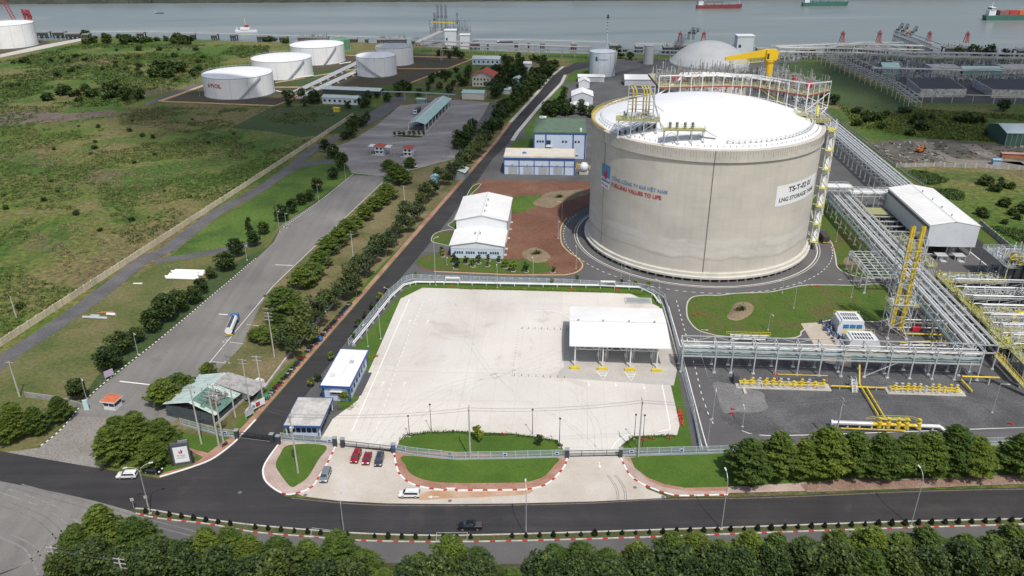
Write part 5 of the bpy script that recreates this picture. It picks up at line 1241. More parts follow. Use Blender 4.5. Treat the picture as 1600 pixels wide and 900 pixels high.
# process modules at the far right
def module(u0, u1, v0, v1, z, label, n, seed, mats, rails=yel_pale, deckm=yel_olive, hmax=2.4, below=True, legs=4):
    t = gthing('process_module', label, 'platform', u0, v0)
    GB().box(u0,u1,v0,v1,z-.25,z).build('deck', deckm, t)
    mb = GB(); rail(mb, [(u0,v0,z),(u1,v0,z),(u1,v1,z),(u0,v1,z),(u0,v0,z)],1.1,1.7,.09); mb.build('handrail', rails, t)
    for i in range(legs):
        for v in (v0+.4,v1-.4): x = u0+.4+(u1-u0-.8)*i/(legs-1); GB().bar((x,v,.1),(x,v,z-.25),.3).build('leg', steel, t)
    random.seed(seed); cs = [GB() for _ in mats]; P = [(u0+.3,v0+.3),(u1-.3,v0+.3),(u1-.3,v1-.3),(u0+.3,v1-.3)]
    clutter(cs, P, z, n, hmax)
    if below: clutter(cs, P, .1, n, z*.8)
    for c_, m_ in zip(cs, mats): c_.build('pipework', m_, t)['kind'] = 'stuff'
    return t
u, v = L(1475,470,6)
module(126,129,262,290,7.5,'narrow olive walkway deck running beside the near half of the main rack',60,31,(steel,steel_d),legs=5)
module(131,150,256,262,4.5,'pale pipe covered deck facing the shed apron',110,32,(pipe_w,steel,steel_d))
module(131,152,243,250,4.5,'grey decked module with pipe bundles in the middle of the right hand process area',110,33,(steel,pipe_w,dark_st),deckm=steel_d)
module(131,156,229,237,4.2,'yellow railed module below the grey decked one',150,34,(steel,yel_pale,pipe_w))
module(126,160,210,220,5.0,'pale pipe module at the right edge above the rack corner',170,35,(pipe_w,steel,yel_pale))
module(126,127.6,196,256,7.4,'long yellow railed walkway beside the main rack at the right',60,36,(steel,yel_pale),rails=yel_pale,legs=7,below=False)
module(150,172,258,276,9.5,'tall pipe deck at the far right edge beyond the dark columns',170,43,(steel,pipe_w,steel_d),rails=steel,deckm=steel_d,hmax=4)
module(131,158,221,228,4.8,'grey pipe module between the yellow railed one and the rack corner',150,44,(steel,pipe_w,steel_d),rails=steel,hmax=3)
module(128,165,196,207,5.4,'pipe module in front of the rack corner at the right edge',190,45,(steel,pipe_w,steel_d),rails=yel_pale,hmax=3.4)
module(158,176,232,250,11,'tallest steel frame cut by the right edge of the view',130,46,(steel,steel_d,pipe_w),rails=steel_w,deckm=steel_d,hmax=4,legs=5)
for i in range(9):
    v = 198+i*6.4; t = gthing('steel_gantry', ['nearest','second','third','fourth','fifth','sixth','seventh','eighth','farthest'][i]+' slim steel gantry over the right hand process modules from the front', 'frame', 130, v, 'slim gantries over the process modules')
    mb = GB()
    for u in (130,138,146,154): mb.bar((u,v,.1),(u,v,8.2),.2)
    mb.bar((130,v,8.2),(154,v,8.2),.26).bar((130,v,6.2),(154,v,6.2),.16)
    for u in (130,138,146): mb.bar((u,v,6.2),(u+8,v,8.2),.1)
    mb.build('frame', steel, t); GB().pipe([(130,v+.8,8.6),(154,v+.8,8.6)],.2,6).pipe([(130,v-.6,6.5),(154,v-.6,6.5)],.16,6).build('pipe', pipe_w, t)
t = gthing('pipe_corner_stair', 'yellow railed stair descending at the corner where the two racks meet', 'stair', *L(1560,575))
mb = GB(); rail(mb,[(119,199,8.4),(127,190,.6)],1.1,1.2,.1); rail(mb,[(120,200,8.4),(128,191,.6)],1.1,1.2,.1); mb.build('handrail', yelp, t); GB().bar((119.5,199.5,8.3),(127.5,190.5,.5),1.3,.25).build('flight', yel_olive, t)
for i, (px, py, r_, h_) in enumerate(((1484,396,1.5,11.5),)):
    u, v = L(px, py); t = gthing('vertical_vessel', 'grey upright vessel with a yellow top platform at the near end of the pale shed', 'vessel', u, v)
    GB().lathe([(r_*1.3,.1),(r_*1.3,.6),(r_,.6),(r_,h_),(r_*.5,h_+.6)],20,(u,v,0)).build('shell', M('vessel_grey',(.38,.39,.37),.45,.2,var=.12), t, smooth=35)
    mb = GB(); mb.lathe([(r_+.05,h_-.2),(r_+1.2,h_-.2),(r_+1.2,h_-.05),(r_+.05,h_-.05)],14,(u,v,0)); pts = [(u+(r_+1.1)*math.cos(a*math.pi/6),v+(r_+1.1)*math.sin(a*math.pi/6),h_) for a in range(13)]; rail(mb,pts,1.2,1.0,.12); mb.bar((u+r_+.2,v-.3,.1),(u+r_+.2,v-.3,h_),.5,.1); mb.build('top_platform', yel_pale, t)
vgr = 'dark tall columns at the right edge of the process area'
for i, (px, py, r_, h_, lb) in enumerate(((1571,452,1.4,13,'dark upright column nearest the shed apron with a yellow pipe down its side'),(1583,456,1.3,12,'dark upright column just right of the one with the yellow pipe'),(1597,462,1.6,12.5,'dark upright column cut by the right edge of the view'))):
    u, v = L(px, py); t = gthing('column_vessel', lb, 'vessel', u, v, vgr)
    GB().lathe([(r_*1.2,.1),(r_,.5),(r_,h_),(r_*.5,h_+.7),(.1,h_+.8)],18,(u,v,0)).build('shell', M('vessel_dark',(.16,.16,.155),.5,.2,var=.15), t, smooth=35)
    mb = GB(); rail(mb,[(u-2,v-2,h_-1),(u+2,v-2,h_-1),(u+2,v+2,h_-1),(u-2,v+2,h_-1),(u-2,v-2,h_-1)],1.2,1.3,.1); mb.box(u-2,u+2,v-2,v-r_,h_-1.15,h_-1); mb.build('top_platform', yel_pale, t)
    if i == 0: GB().pipe([(u-1.8,v-1,.3),(u-1.8,v-1,h_-.5),(u-.4,v-1,h_+.6)],.26,8).build('yellow_pipe', yelp, t, smooth=40)
module(146,166,232,243,8.0,'tall steel frame module in front of the dark columns',120,38,(steel,pipe_w,dark_st),rails=steel_w,deckm=steel_d,hmax=3.2)
pline('yellow_pipe', 'big yellow bend coming in over the right edge of the process area', [(1574,502,4),(1582,494,6),(1600,488,6.5),(1640,500,6)], .55, yelp)
# blue office building and garage block
B_ = L(915,248.5); A = L(833,248.5); hb = H(915,248.5,208); bk = L(836.5,184.8,hb)
t = gthing('office_building', 'two storey pale blue building with a green flat roof left of the big tank', 'office building', A[0], B_[1])
w_ = B_[0]-A[0]; d_ = bk[1]-B_[1]
flat(t, 0,w_,0,d_,.05,hb, ppl_wall, green_roof, par=.35, trim=green_roof)
mb = MB().box(-.1,w_+.1,-.1,-.004,hb-1.0,hb-.2)
for x in (0,w_*.225,w_*.74,w_-.9): mb.box(x,x+.7,-.12,-.104,.1,hb-1.0)
mb.box(w_+.004,w_+.1,0,.9,.1,hb-.2); mb.build('blue_band', blue_trim, t)
for x in (w_*.08,w_*.13,w_*.18,w_*.56,w_*.62,w_*.80,w_*.86): wins(t, [(x,0,hb*.62)], 1.0, 1.1)
wins(t, [(w_*.29,0,.6),(w_*.29,0,hb*.55)], 2.2, 2.2)
mb = MB(); mb.bar((w_*.34,-1.4,hb*.5),(w_*.46,-1.4,.6),1.1,.2).box(w_*.24,w_*.36,-2,-.15,hb*.5-.15,hb*.5); mb.build('outside_stair', frame_w, t)
MB().box(w_*.80,w_*.86,-.5,-.1,2.2,2.8).build('air_conditioner', frame_w, t); MB().lathe([(.9,.0),(.9,1.2)],14,(3.5,d_-2,hb+.5)).pipe([(2,d_-2,hb+1),(6,d_-2,hb+1)],.75,12).build('roof_water_tank', steel_w, t); MB().bar((w_*.62,2,hb),(w_*.62,2,hb+9),.12).build('aerial', steel_d, t); MB().box(w_-3.4,w_-2.4,2,5,hb+.1,hb+1.4).build('stair_head', white_wall, t)
A = L(787.5,272.3); B_ = L(897.5,273.3); hg = H(840,272.8,245.5); bk = L(791,232.4,hg); w_ = B_[0]-A[0]; d_ = bk[1]-A[1]
t = gthing('garage_block', 'low white garage block with blue bands and four grey shutters beside the red earth', 'garage', A[0], A[1])
flat(t, 0,w_,0,d_,.05,hg, ppl_wall, M('buff_roof',(.60,.55,.47),.8,var=.12,scale=.2), par=.5, trim=M('cream_parapet',(.62,.58,.50),.8))
mb = MB().box(-.1,w_+.1,-.16,-.104,hg-1.6,hg-.3).box(0,w_,-.16,-.104,hg*.48,hg*.48+.25)
for i in range(6): x = w_*i*.2-(.0 if i == 0 else .25); x = min(x, w_*(.213*i)); mb.box(w_*.2133*i-.15 if i<5 else w_-.4, w_*.2133*i+.3 if i<5 else w_+.1, -.17,-.161,.1,hg-.4)
mb.build('blue_band', blue_trim, t)
for i in range(4): MB().box(w_*(.065+.213*i),w_*(.19+.213*i),-.15,-.004,.1,hg*.46).build('roller_shutter', M('shutter_grey',(.36,.39,.42),.6,var=.08), t)
for i in range(4): MB().bar((w_*(.11+.213*i),-.2,hg*.55),(w_*(.13+.213*i),-1.2,hg*.62),.25).build('wall_lamp', steel_d, t)
MB().lathe([(1.2,hg+.12),(.8,hg+.7),(.1,hg+.9)],12,(w_*.28,d_*.45,0)).build('blue_roof_drum', M('drum_blue',(.03,.12,.40),.5,var=.1), t)
u, v = L(912,272); t = gthing('ball_tank', 'small white spherical tank on a plinth between the garage block and big tank', 'tank', u, v)
GB().cbox((u,v,.1),(4.5,3,1.2)).build('plinth', conc_lt, t); GB().lathe([(.3,1.2),(1.4,1.6),(2.1,2.6),(2.3,3.6),(2.1,4.6),(1.4,5.6),(.2,6.1)],20,(u,v,0)).build('sphere', white_wall, t, smooth=True)
u, v = L(905,268); t = gthing('yellow_pipe_stand', 'yellow pipe stand behind the small white spherical tank', 'equipment', u, v); cs = [GB(), GB()]; clutter(cs,[(u-2,v+3),(u+7,v+3),(u+7,v+8),(u-2,v+8)],.1,50,3.2); cs[0].build('pipework', yelp, t)['kind']='stuff'; cs[1].build('valves', steel, t)['kind']='stuff'
# sheds behind
def px_hall(name, label, cat, x1, x2, yb, ytop, depth, wm, rm, axis='y', ridge=None, az=4, grp=None, windows=0, ov=.4):
    A, B_ = G(x1,yb), G(x2,yb); rz = -R(az); ux = Vector((math.cos(rz),math.sin(rz),0)); w_ = (B_-A).dot(ux); h = H((x1+x2)/2,yb,ytop)
    t = thing(name, label, cat, A, rz, grp)
    hall(t, 0,w_,0,depth,.02,h,h+(ridge if ridge is not None else h*.3), wm, rm, axis, ov)
    if windows: wins(t, [(w_*(i+.5)/windows,0,h*.35) for i in range(windows)], min(1.6,w_/windows*.5), h*.35)
    return t, w_, h
sg_ = 'white sheds in a line left of the pale blue tank'
t, w_, h = px_hall('shed', 'nearest of the white sheds behind the trees, low with rows of roof vents', 'shed', 892,919,174,165,9,white_wall,white_roof,group if False else 'y',1.2)
for k in range(6): MB().box(1+k%3*3.4,1.5+k%3*3.4,2+k//3*4,2.5+k//3*4,h+.5,h+1.6).build('roof_vent', steel_d, t)
px_hall('shed', 'largest white gabled shed with a grey wall in the middle of the line', 'shed', 893,926,163,150,16,grey_clad,white_roof,'y',2.6)
px_hall('shed', 'small white shed with a raised roof vent just before the pale blue tank', 'shed', 904,921,138,128,12,white_wall,white_roof,'y',2.0)
px_hall('shed', 'long low white roofed link shed running to the foot of the pale blue tank', 'shed', 903,944,128,120,8,grey_clad,white_roof,'x',1.2)
px_hall('shed', 'long white shed with a vented roof behind the grey pipe racks', 'shed', 976,1040,134,124,13,grey_clad,white_roof,'y' if False else 'x',2.4,windows=0)
# grey racks behind the tank, left
rack('pipe_rack', 'low grey two tier rack in front of the long white shed with vented roof', (496,501), [38+i*7 for i in range(9)], 8.0, (4.0,7.6), [(497,8,.4,steel),(498.4,8,.4,steel),(500,4.4,.4,steel)], truss=False)
rack('pipe_rack', 'grey rack ending at the left foot of the big tank behind its rim', (440,447), [42+i*7 for i in range(7)], 8.0, (4.5,7.6), [(441,8,.35,steel),(443,8,.35,steel),(445,4.9,.4,steel)], truss=False, mat=steel_d)
module(40,62,470,490,5,'dark crowded process module between the sheds and the big tank',150,41,(steel,steel_d,dark_st),rails=steel,deckm=steel_d)
module(66,100,450,485,6,'dark pipework module seen just over the left roof rim',180,42,(steel,steel_d,dark_st),rails=steel,deckm=steel_d)
# parking lot canopy and booths
A, B_ = G(641,208), G(667,208); z_c = H(667,207,195); c1, c2, c3, c4 = G(639,191,z_c), G(665,194.5,z_c), G(706,154,z_c), G(687,151,z_c)
rz = math.atan2((c3-c2).y,(c3-c2).x)-math.pi/2; ux = Vector((math.cos(rz),math.sin(rz),0)); uy = Vector((-ux.y,ux.x,0)); w_ = (c2-c1).dot(ux); d_ = (c3-c2).dot(uy); O_ = c2-ux*w_; O_.z = 0
t = thing('bay_canopy', 'long mint roofed loading canopy across the grey concrete parking lot', 'canopy', O_, rz)
for s, m_, n_ in ((0,mint,'roof'),):
    MB().add([(0,0,z_c),(w_/2,0,z_c+1.6),(w_/2,d_,z_c+1.6),(0,d_,z_c)],[(0,1,2,3)]).build('roof', M('weathered_mint_roof',(.40,.46,.44),.6,var=.18,scale=.3), t)
    MB().add([(w_,0,z_c),(w_/2,0,z_c+1.6),(w_/2,d_,z_c+1.6),(w_,d_,z_c)],[(3,2,1,0)]).build('roof', mint, t)
MB().box(w_/2-.5,w_/2+.5,0,d_,z_c+1.55,z_c+1.75).build('ridge_cap', steel_w, t)
for i in range(9):
    for x in (.6,w_-.6): MB().bar((x,.6+i*(d_-1.2)/8,.05),(x,.6+i*(d_-1.2)/8,z_c),.35).build('column', steel_w, t)
for i in range(6): MB().box(w_*.3,w_*.7,4+i*(d_-8)/5.5,6.5+i*(d_-8)/5.5,.06,2.4).build('loading_island', dark_st, t)
MB().box(w_,w_+.6,-4,d_,.07,.3).box(-1,-.4,-4,d_,.07,.3).build('kerb', conc_lt, t)
for (px, py, lb) in ((595,240,'left toll booth with a red and white roof in the parking lot mouth'),(639,243,'right toll booth with a red roof in the parking lot mouth')):
    P = G(px, py); t = thing('toll_booth', lb, 'toll booth', P, R(-12)); MB().box(-2.2,2.2,-2.2,2.2,.06,4.6).build('wall', white_wall, t)
    for x in (-1.1,1.1): wins(t, [(x,-2.2,2.8),(x,-2.2,.9)], 1.2, 1.1)
    MB().box(-2.8,2.8,-2.8,2.8,2.3,2.5).build('balcony', frame_w, t)
    MB().add([(-3.0,-3,4.61),(3,-3,4.61),(3,3,4.61),(-3,3,4.61),(0,0,5.8)],[(0,1,4),(1,2,4),(2,3,4),(3,0,4)]).build('roof', red_tile, t)
    if px < 600: MB().box(-6.2,-3.1,-2.4,2.4,4.2,4.4).box(3.1,6.2,-2.4,2.4,4.2,4.4).build('side_canopy', white_roof, t); MB().bar((-5.8,0,.06),(-5.8,0,4.2),.2).bar((5.8,0,.06),(5.8,0,4.2),.2).build('canopy_post', steel_w, t)
    MB().box(-3.6,3.6,-4.5,-3.0,.06,.3).build('kerb', conc_lt, t)
t = thing('flower_bed', 'oval kerbed planting bed in the parking lot in front of the mint canopy', 'flower bed', G(640,214), R(-12))
MB().prism([(9*math.cos(a*math.pi/10),2.8*math.sin(a*math.pi/10)) for a in range(20)],.06,.35).build('kerb', conc_lt, t); MB().prism([(8.4*math.cos(a*math.pi/10),2.4*math.sin(a*math.pi/10)) for a in range(20)],.36,.42).build('soil', lawn_dark, t)
# compound buildings beyond the lot
px_hall('long_shed', 'front of two long pale roofed sheds left of the pipe bridge', 'shed', 504,563,162,152,7,white_wall,M('pale_mint_roof',(.50,.58,.54),.6,var=.1,scale=.2),'x',1.2,12,windows=7)
px_hall('long_shed', 'rear of two long pale roofed sheds left of the pipe bridge', 'shed', 504,600,146,139,9,dark_st,MATS['pale_mint_roof'],'x',1.2,12)
t, w_, h = px_hall('villa', 'two storey white house with a hipped red roof beyond the parking lot', 'house', 738,770,135,118,16,M('cream_wall',(.60,.58,.50),.8,var=.08),red_tile,'y',3.2,12,ov=1.2)
wins(t, [(w_*(.12+.17*i),0,z) for i in range(6) for z in (1.2,h*.58)], 1.1, 1.5); wins(t, [(w_,2+3*i,z) for i in range(4) for z in (1.2,h*.58)], 1.1, 1.5, 'x')
px_hall('long_shed', 'long pale shed with a pale mint roof behind the red roofed house', 'shed', 738,781,101,92,13,ppl_wall,MATS['pale_mint_roof'],'x',1.6,8,windows=6)
px_hall('open_shed', 'mint roofed open shed at the far corner of the parking lot', 'shed', 722,757,155,145,10,MATS['cream_wall'],mint,'x',1.2,10)
px_hall('hut', 'small teal hut among the trees left of the far black road', 'hut', 800,814,134,124,9,M('teal_wall',(.25,.42,.42),.7),MATS['pale_mint_roof'],'y',1.4,12)
px_hall('hut', 'low whitish hut just below the teal one among the trees', 'hut', 783,797,147,140,9,white_wall,MATS['pale_mint_roof'],'x',1.0,12)
px_hall('hut', 'tiny white hut right of the low whitish hut among the trees', 'hut', 812,820,143,135,5,white_wall,grey_clad,'x',.8,12)
px_hall('hut', 'small white roofed hut by the far end of the black road', 'hut', 818,830,110,99,6,white_wall,white_roof,'x',1.0,12)
px_hall('hut', 'grey green hut with an arched roof on the roadside left of the black road', 'hut', 708,727,281,269,8,M('hut_grey',(.24,.28,.27),.7),M('hut_roof',(.50,.55,.50),.6,var=.15),'y',1.0,12)
px_hall('kiosk', 'pale turquoise kiosk standing in the strip beside the black road', 'kiosk', 674,684,287,276,2.6,M('kiosk_teal',(.36,.60,.66),.6,var=.08),MATS['kiosk_teal'],'y',.8,12)
px_hall('container', 'teal cabin on the parking lot behind the mint canopy', 'container', 651,665,161,155,4,mint_d,mint,'x',.3,10)
px_hall('container', 'yellow bin on the dark grass left of the parking lot', 'bin', 521,530,175,169,3,yelp,yelp,'x',.2,10)
# right-hand sheds
px_hall('shed', 'small mint shed on legs left of the black topped pit', 'shed', 1378,1404,117,106,12,mint_d,mint,'x',3,4)
px_hall('shed', 'long mint shed between the two rows of pits', 'shed', 1504,1563,117,110,12,mint_d,mint,'x',2.2,4)
t, w_, h = px_hall('green_shed', 'dark green walled shed with a pale roof at the right edge by the scrap yard', 'shed', 1569,1640,228,208,22,M('dark_green_wall',(.045,.10,.075),.6,var=.15),M('pale_blue_roof',(.42,.50,.52),.6,var=.1),'x',2.5,4)
for k in range(9): MB().box(w_*k/9,w_*k/9+.3,-.15,-.003,.1,h).build('wall_rib', mint_d, t)
px_hall('container', 'orange brown container at the right edge of the scrap yard', 'container', 1565,1598,247,240,3,M('rust_orange',(.32,.13,.06),.8,var=.25),M('salmon_roof',(.38,.22,.18),.8,var=.2),'x',.2,10)
t, w_, h = px_hall('light_truck', 'light blue truck standing on the dirt track of the scrap yard', 'truck', 1551,1562,258,250,3,M('truck_pale_blue',(.28,.40,.52),.5,var=.1),MATS['truck_pale_blue'],'x',.3,10)
# walled pits
pitm = GM('pit_wall', [(.35,(.26,.25,.23)),(.5,(.52,.51,.48)),(.65,(.66,.65,.62))], scale=.5, fine=1.2, fineamt=.5, bmp=0)
pit_t = M('pit_black_liner', (.040,.042,.045), .7, var=.2, scale=.1)
for (a, b, c_, d_, lb) in (((1436,152),(1508,152),(1417,128),(1484,127),'left black topped pit with whitewashed block walls'),((1548,153),(1640,154),(1520,129),(1600,129),'right black topped pit with whitewashed block walls')):
    A, B_, C_, D2 = G(*a), G(*b), G(*c_,3), G(*d_,3); t = thing('walled_pit', lb, 'pit', A)
    h = 5.6; P = [A, B_, Vector((D2.x,D2.y,0)), Vector((C_.x,C_.y,0))]; P = [(p.x,p.y) for p in P]; I = [(P[0][0]*.985+P[2][0]*.015,P[0][1]*.985+P[2][1]*.015)]
    MB().prism(P,.06,h).build('wall', pitm, t, world=True); cx_, cy_ = sum(p[0] for p in P)/4, sum(p[1] for p in P)/4
    MB().prism([(cx_+(x-cx_)*.97, cy_+(y-cy_)*.97) for x, y in P],h+.003,h+.1).build('liner', pit_t, t, world=True)
t = thing('whitewashed_block', 'row of whitewashed concrete blocks behind the pits', 'wall block', G(1460,116)); 
for (x1,x2,y,yt) in ((1455,1500,116,106),(1566,1640,116,104)):
    A, B_ = G(x1,y), G(x2,y); hh_ = 5; MB().prism([(A.x,A.y),(B_.x,B_.y),(B_.x+2,B_.y+16),(A.x+2,A.y+16)],.05,hh_).build('block', pitm, t, world=True)
for k, (pp, nn, lb) in enumerate(([[(1345,98),(1600,102),(1600,112),(1375,114)],260,'tangle of pale pipes along the back of the pit compound'],[[(1380,119),(1600,121),(1600,127),(1395,127)],200,'tangle of pale pipes just behind the two pits'],[[(1212,90),(1440,90),(1440,94),(1212,95)],170,'tangle of grey pipes along the shore behind the dark lawn'])):
    P = gp(pp); t = thing('pipe_tangle', lb, 'pipework', P[0]); cs = [MB(), MB()]; rr_ = random.Random(k); ps = [(p.x/2.2,p.y/2.2) for p in P]; clutter(cs, ps, 0, nn, 3.4, rr_)
    for c_, m_ in zip(cs, (M('pale_pipework',(.42,.42,.40),.7,var=.35,scale=.05), steel_d)): c_.v = [(x*2.2,y*2.2,z*2.2) for x,y,z in c_.v]; c_.build('pipework', m_, t, world=True)
# rows of white pipe portals at the right
def portals(label, pts, step, h, wd, mat, levels=2, pipes=2, name='portal_row'):
    P = [Vector((p.x,p.y,0)) for p in gp(pts)]; t = thing(name, label, 'pipe rack', P[0]); mb = MB()
    for p, a in along(P, step):
        n = Vector((-math.sin(a), math.cos(a), 0))*wd/2; p = Vector((p.x,p.y,0))
        mb = MB(); mb.bar(p+n, p+n+Vector((0,0,h)), .28).bar(p-n, p-n+Vector((0,0,h)), .28).bar(p+n+Vector((0,0,h)), p-n+Vector((0,0,h)), .3)
        if levels > 1: mb.bar(p+n+Vector((0,0,h*.6)), p-n+Vector((0,0,h*.6)), .35)
        mb.build('portal', mat, t, world=True)
    for k in range(pipes):
        for z in ((h, h*.62)[:levels]):
            o_ = (k-(pipes-1)/2)*wd/max(1,pipes)*.9
            mb = MB(); mb.pipe([q+Vector((-(P[-1]-P[0]).normalized().y*o_, (P[-1]-P[0]).normalized().x*o_, z+.5)) for q in P], .3, 5); mb.build('pipe', mat, t, world=True)
    return t
whitep = M('weathered_white_steel', (.46,.46,.44), .7, var=.3, scale=.1)
portals('diagonal row of white portals bordering the dark lawn on its right', [(1290,101),(1345,125),(1400,150),(1432,173)], 9, 8, 8, whitep)
portals('inner diagonal row of white portals beside the first one', [(1315,97),(1360,118),(1390,133)], 11, 7, 7, whitep, 1, 1)
portals('long white pipe rack running across behind the dark lawn', [(1215,92),(1300,93),(1345,94)], 8, 9, 9, whitep, 2, 3)
portals('white rack line at the back of the compound below the jetty', [(1335,92),(1420,98),(1500,99),(1600,101),(1700,103)], 10, 8, 10, whitep, 2, 3)
portals('white rack line running over the pits and past the mint shed', [(1360,126),(1450,128),(1500,130),(1530,128),(1600,128),(1700,130)], 14, 9, 8, whitep, 1, 3)
portals('white post line along the near edge of the pit compound', [(1424,160),(1500,161),(1600,164),(1700,167)], 13, 5, .5, whitep, 1, 1)
portals('grey pipe rack along the riverside right of the pale blue tank', [(965,92),(1040,95),(1100,97)], 9, 8, 7, steel_d, 2, 2)
portals('long grey pipe rack along the riverside left of the pale blue tank', [(660,80),(740,84),(840,88),(925,91)], 12, 9, 7, M('rack_mauve',(.30,.27,.28),.7,var=.15), 2, 3)
portals('grey pipe bridge from the long sheds to the mint canopy', [(598,158),(650,159),(712,163)], 16, 6, 4, steel_d, 1, 2)
portals('white portal frame over the far service road', [(690,95),(710,96)], 17, 9, 3, whitep, 1, 1)
for i, (px_, lb) in enumerate(([[(455,149),(500,128),(560,99)],'left bundle of grey pipes between the oil tanks'],[[(470,154),(520,130),(562,111)],'right bundle of grey pipes between the oil tanks'])):
    P = gp(px_); t = thing('pipe_bundle', lb, 'pipeline', P[0])
    for k in range(4): MB().pipe([p+Vector((k*1.6-2,0,1.2)) for p in P], .5, 6).build('pipe', steel, t, world=True)
    for p, a in along(P, 14): MB().cbox((p.x+.4,p.y,.05),(8,1,.8)).build('sleeper', conc_lt, t, world=True)
for i, (a, b) in enumerate((((490,118),(462,122)),((530,100),(548,97)),((560,112),(545,117)),((432,142),(455,147)))):
    pline('tank_branch_pipe', ['branch pipe from the second white tank to the pipe bundle','branch pipe from the furthest white tank to the pipe bundle','branch pipe from the right hand tanks to the pipe bundle','branch pipe from the lettered tank to the pipe bundle'][i], [(*a,1.2),(*b,1.2)], .5, steel_w, sup=False)

# ------------------------------------------------------------------ fences, walls, gates
def mesh_mat(name, col, a):
    m, nt, b = base_mat(name); out = nt.nodes['Material Output']; b.inputs['Base Color'].default_value = col4(col); b.inputs['Roughness'].default_value = .6
    tr_ = nd(nt, 'ShaderNodeBsdfTransparent'); mx = nd(nt, 'ShaderNodeMixShader'); mx.inputs[0].default_value = a
    nt.links.new(tr_.outputs[0], mx.inputs[1]); nt.links.new(b.outputs[0], mx.inputs[2]); nt.links.new(mx.outputs[0], out.inputs[0])
    MATS[name] = m; return m
wire_m = mesh_mat('wire_mesh', (.36,.43,.46), .42); wire_d = mesh_mat('dark_wire_mesh', (.22,.23,.22), .30)
fpost = M('fence_post_grey', (.46,.52,.55), .6, var=.1)
def fence(name, label, pts, h=2.1, step=3.0, pm=None, wm=None, base=.35, basem=None, r=.07, cat='fence', group=None, topbar=True, world=None):
    P = [Vector((p[0],p[1],0)) for p in (world or gp(pts))]; t = thing(name, label, cat, P[0], 0, group); pm = pm or fpost
    first = None; O = P[0]
    for p, a in along(P, step)[:99]:
        if first is None: first = MB().box(-r,r,-r,r,0,h+.08).build('post', pm, t); o = first
        else: o = first.copy(); C.objects.link(o)
        o.location = (p.x-O.x, p.y-O.y, .05); o.rotation_euler = (0,0,a)
    mb = MB()
    for a, b in zip(P, P[1:]): mb.add([a+Vector((0,0,base)), b+Vector((0,0,base)), b+Vector((0,0,h)), a+Vector((0,0,h))], [(0,1,2,3)])
    mb.build('mesh_panel', wm or wire_m, t, world=True, fixn=False)
    if topbar: MB().strip(P, .07, h, h=.07).strip(P, .05, h*.55, h=.05).build('rail', pm, t, world=True)
    if base: MB().strip(P, .2, .02, h=base+.15).build('base_wall', basem or M('fence_base_grey',(.34,.40,.43),.8,var=.15), t, world=True)
    return t
fence('mesh_fence', 'grey blue mesh fence left of the black sliding gate by the torn shed', [(283,664),(345,681),(371,684)])
fence('mesh_fence', 'grey blue mesh fence in front of the gatehouse', [(440,689),(522,696)], 2.4)
fence('mesh_fence', 'grey blue mesh fence bending along the middle lawn between two gates', [(617,706),(640,711),(712,719),(800,717.5),(884,715)], 2.3)
fence('mesh_fence', 'grey blue mesh fence running right from the right hand gate to the trees', [(972,713),(1060,710.5),(1160,708),(1300,704.5),(1420,701),(1600,694),(1700,690)], 2.3)
fence('mesh_fence', 'wire fence between the black side road and the concrete yard', [(545,540),(575,503),(607,462),(632,441),(645,437)], 2.2)
fence('mesh_fence', 'wire fence along the back of the concrete yard below the plant road', [(645,437),(723,439),(880,444),(1000,451),(1022,457),(1038,468)], 2.0)
fence('mesh_fence', 'wire fence on the right side of the yard beside the dashed plant road', [(1038,468),(1047,500),(1058,545),(1082,640),(1094,704)], 2.0, pm=fpost)
for (pts, lb) in (([(1304,186),(1360,230),(1420,276),(1446,292)],'dark wire boundary fence running down towards the pale shed'),([(1530,352),(1575,390),(1640,445)],'concrete boundary wall right of the pale shed')):
    if 'wire' in lb: fence('boundary_fence', lb, pts, 2.4, 3.2, pm=steel_d, wm=wire_d, basem=conc_lt)
    else:
        P = gp(pts); t = thing('boundary_wall', lb, 'wall', P[0]); MB().strip(P,.25,.02,h=2.4).build('wall', M('grey_wall',(.30,.29,.27),.9,var=.3,scale=.4), t, world=True)
        for p, a in along(P,3.4): MB().cbox((p.x,p.y,.02),(.4,.4,2.6),a).build('pier', conc_lt, t, world=True)
P = gp([(1400,262),(1460,260),(1540,263),(1600,266)]); t = thing('boundary_wall', 'low grey wall below the scrap yard', 'wall', P[0]); MB().strip(P,.3,.02,h=2.0).build('wall', MATS['grey_wall'], t, world=True)
for p, a in along(P,5): MB().cbox((p.x,p.y,.02),(.5,.5,2.3),a).build('pier', conc_lt, t, world=True)
wallm2 = M('yellow_washed_wall', (.56,.49,.35), .9, var=.3, scale=.12, fine=1.5); WP = gp([(-60,581),(0,542),(142,449),(400,281.5),(487,225),(552,182)])
t = thing('perimeter_wall', 'long yellow washed concrete wall between the scrub field and the gravel track', 'wall', WP[0])
MB().strip(WP,.22,.0,h=2.3).build('wall', wallm2, t, world=True); first = None
for p, a in along(WP,3.9)[:99]:
    if first is None: first = MB().box(-.22,.22,-.22,.22,0,2.5).build('pier', M('wall_pier',(.50,.45,.34),.9,var=.2), t); o = first
    else: o = first.copy(); C.objects.link(o)
    o.location = (p.x-WP[0].x,p.y-WP[0].y,0); o.rotation_euler = (0,0,a)
P = gp([(180,668),(140,690),(120,693)])
t = thing('low_wall', 'low grey wall at the left end of the tanker road mouth', 'wall', G(136,640)); A = gp([(40,620),(96,628),(136,640)]); MB().strip(A,.25,.02,h=1.6).build('wall', MATS['grey_wall'], t, world=True); MB().cbox((A[-1].x,A[-1].y,.02),(1.2,.6,3),.3).build('pier', M('pale_turquoise_pier',(.45,.60,.62),.7), t, world=True)
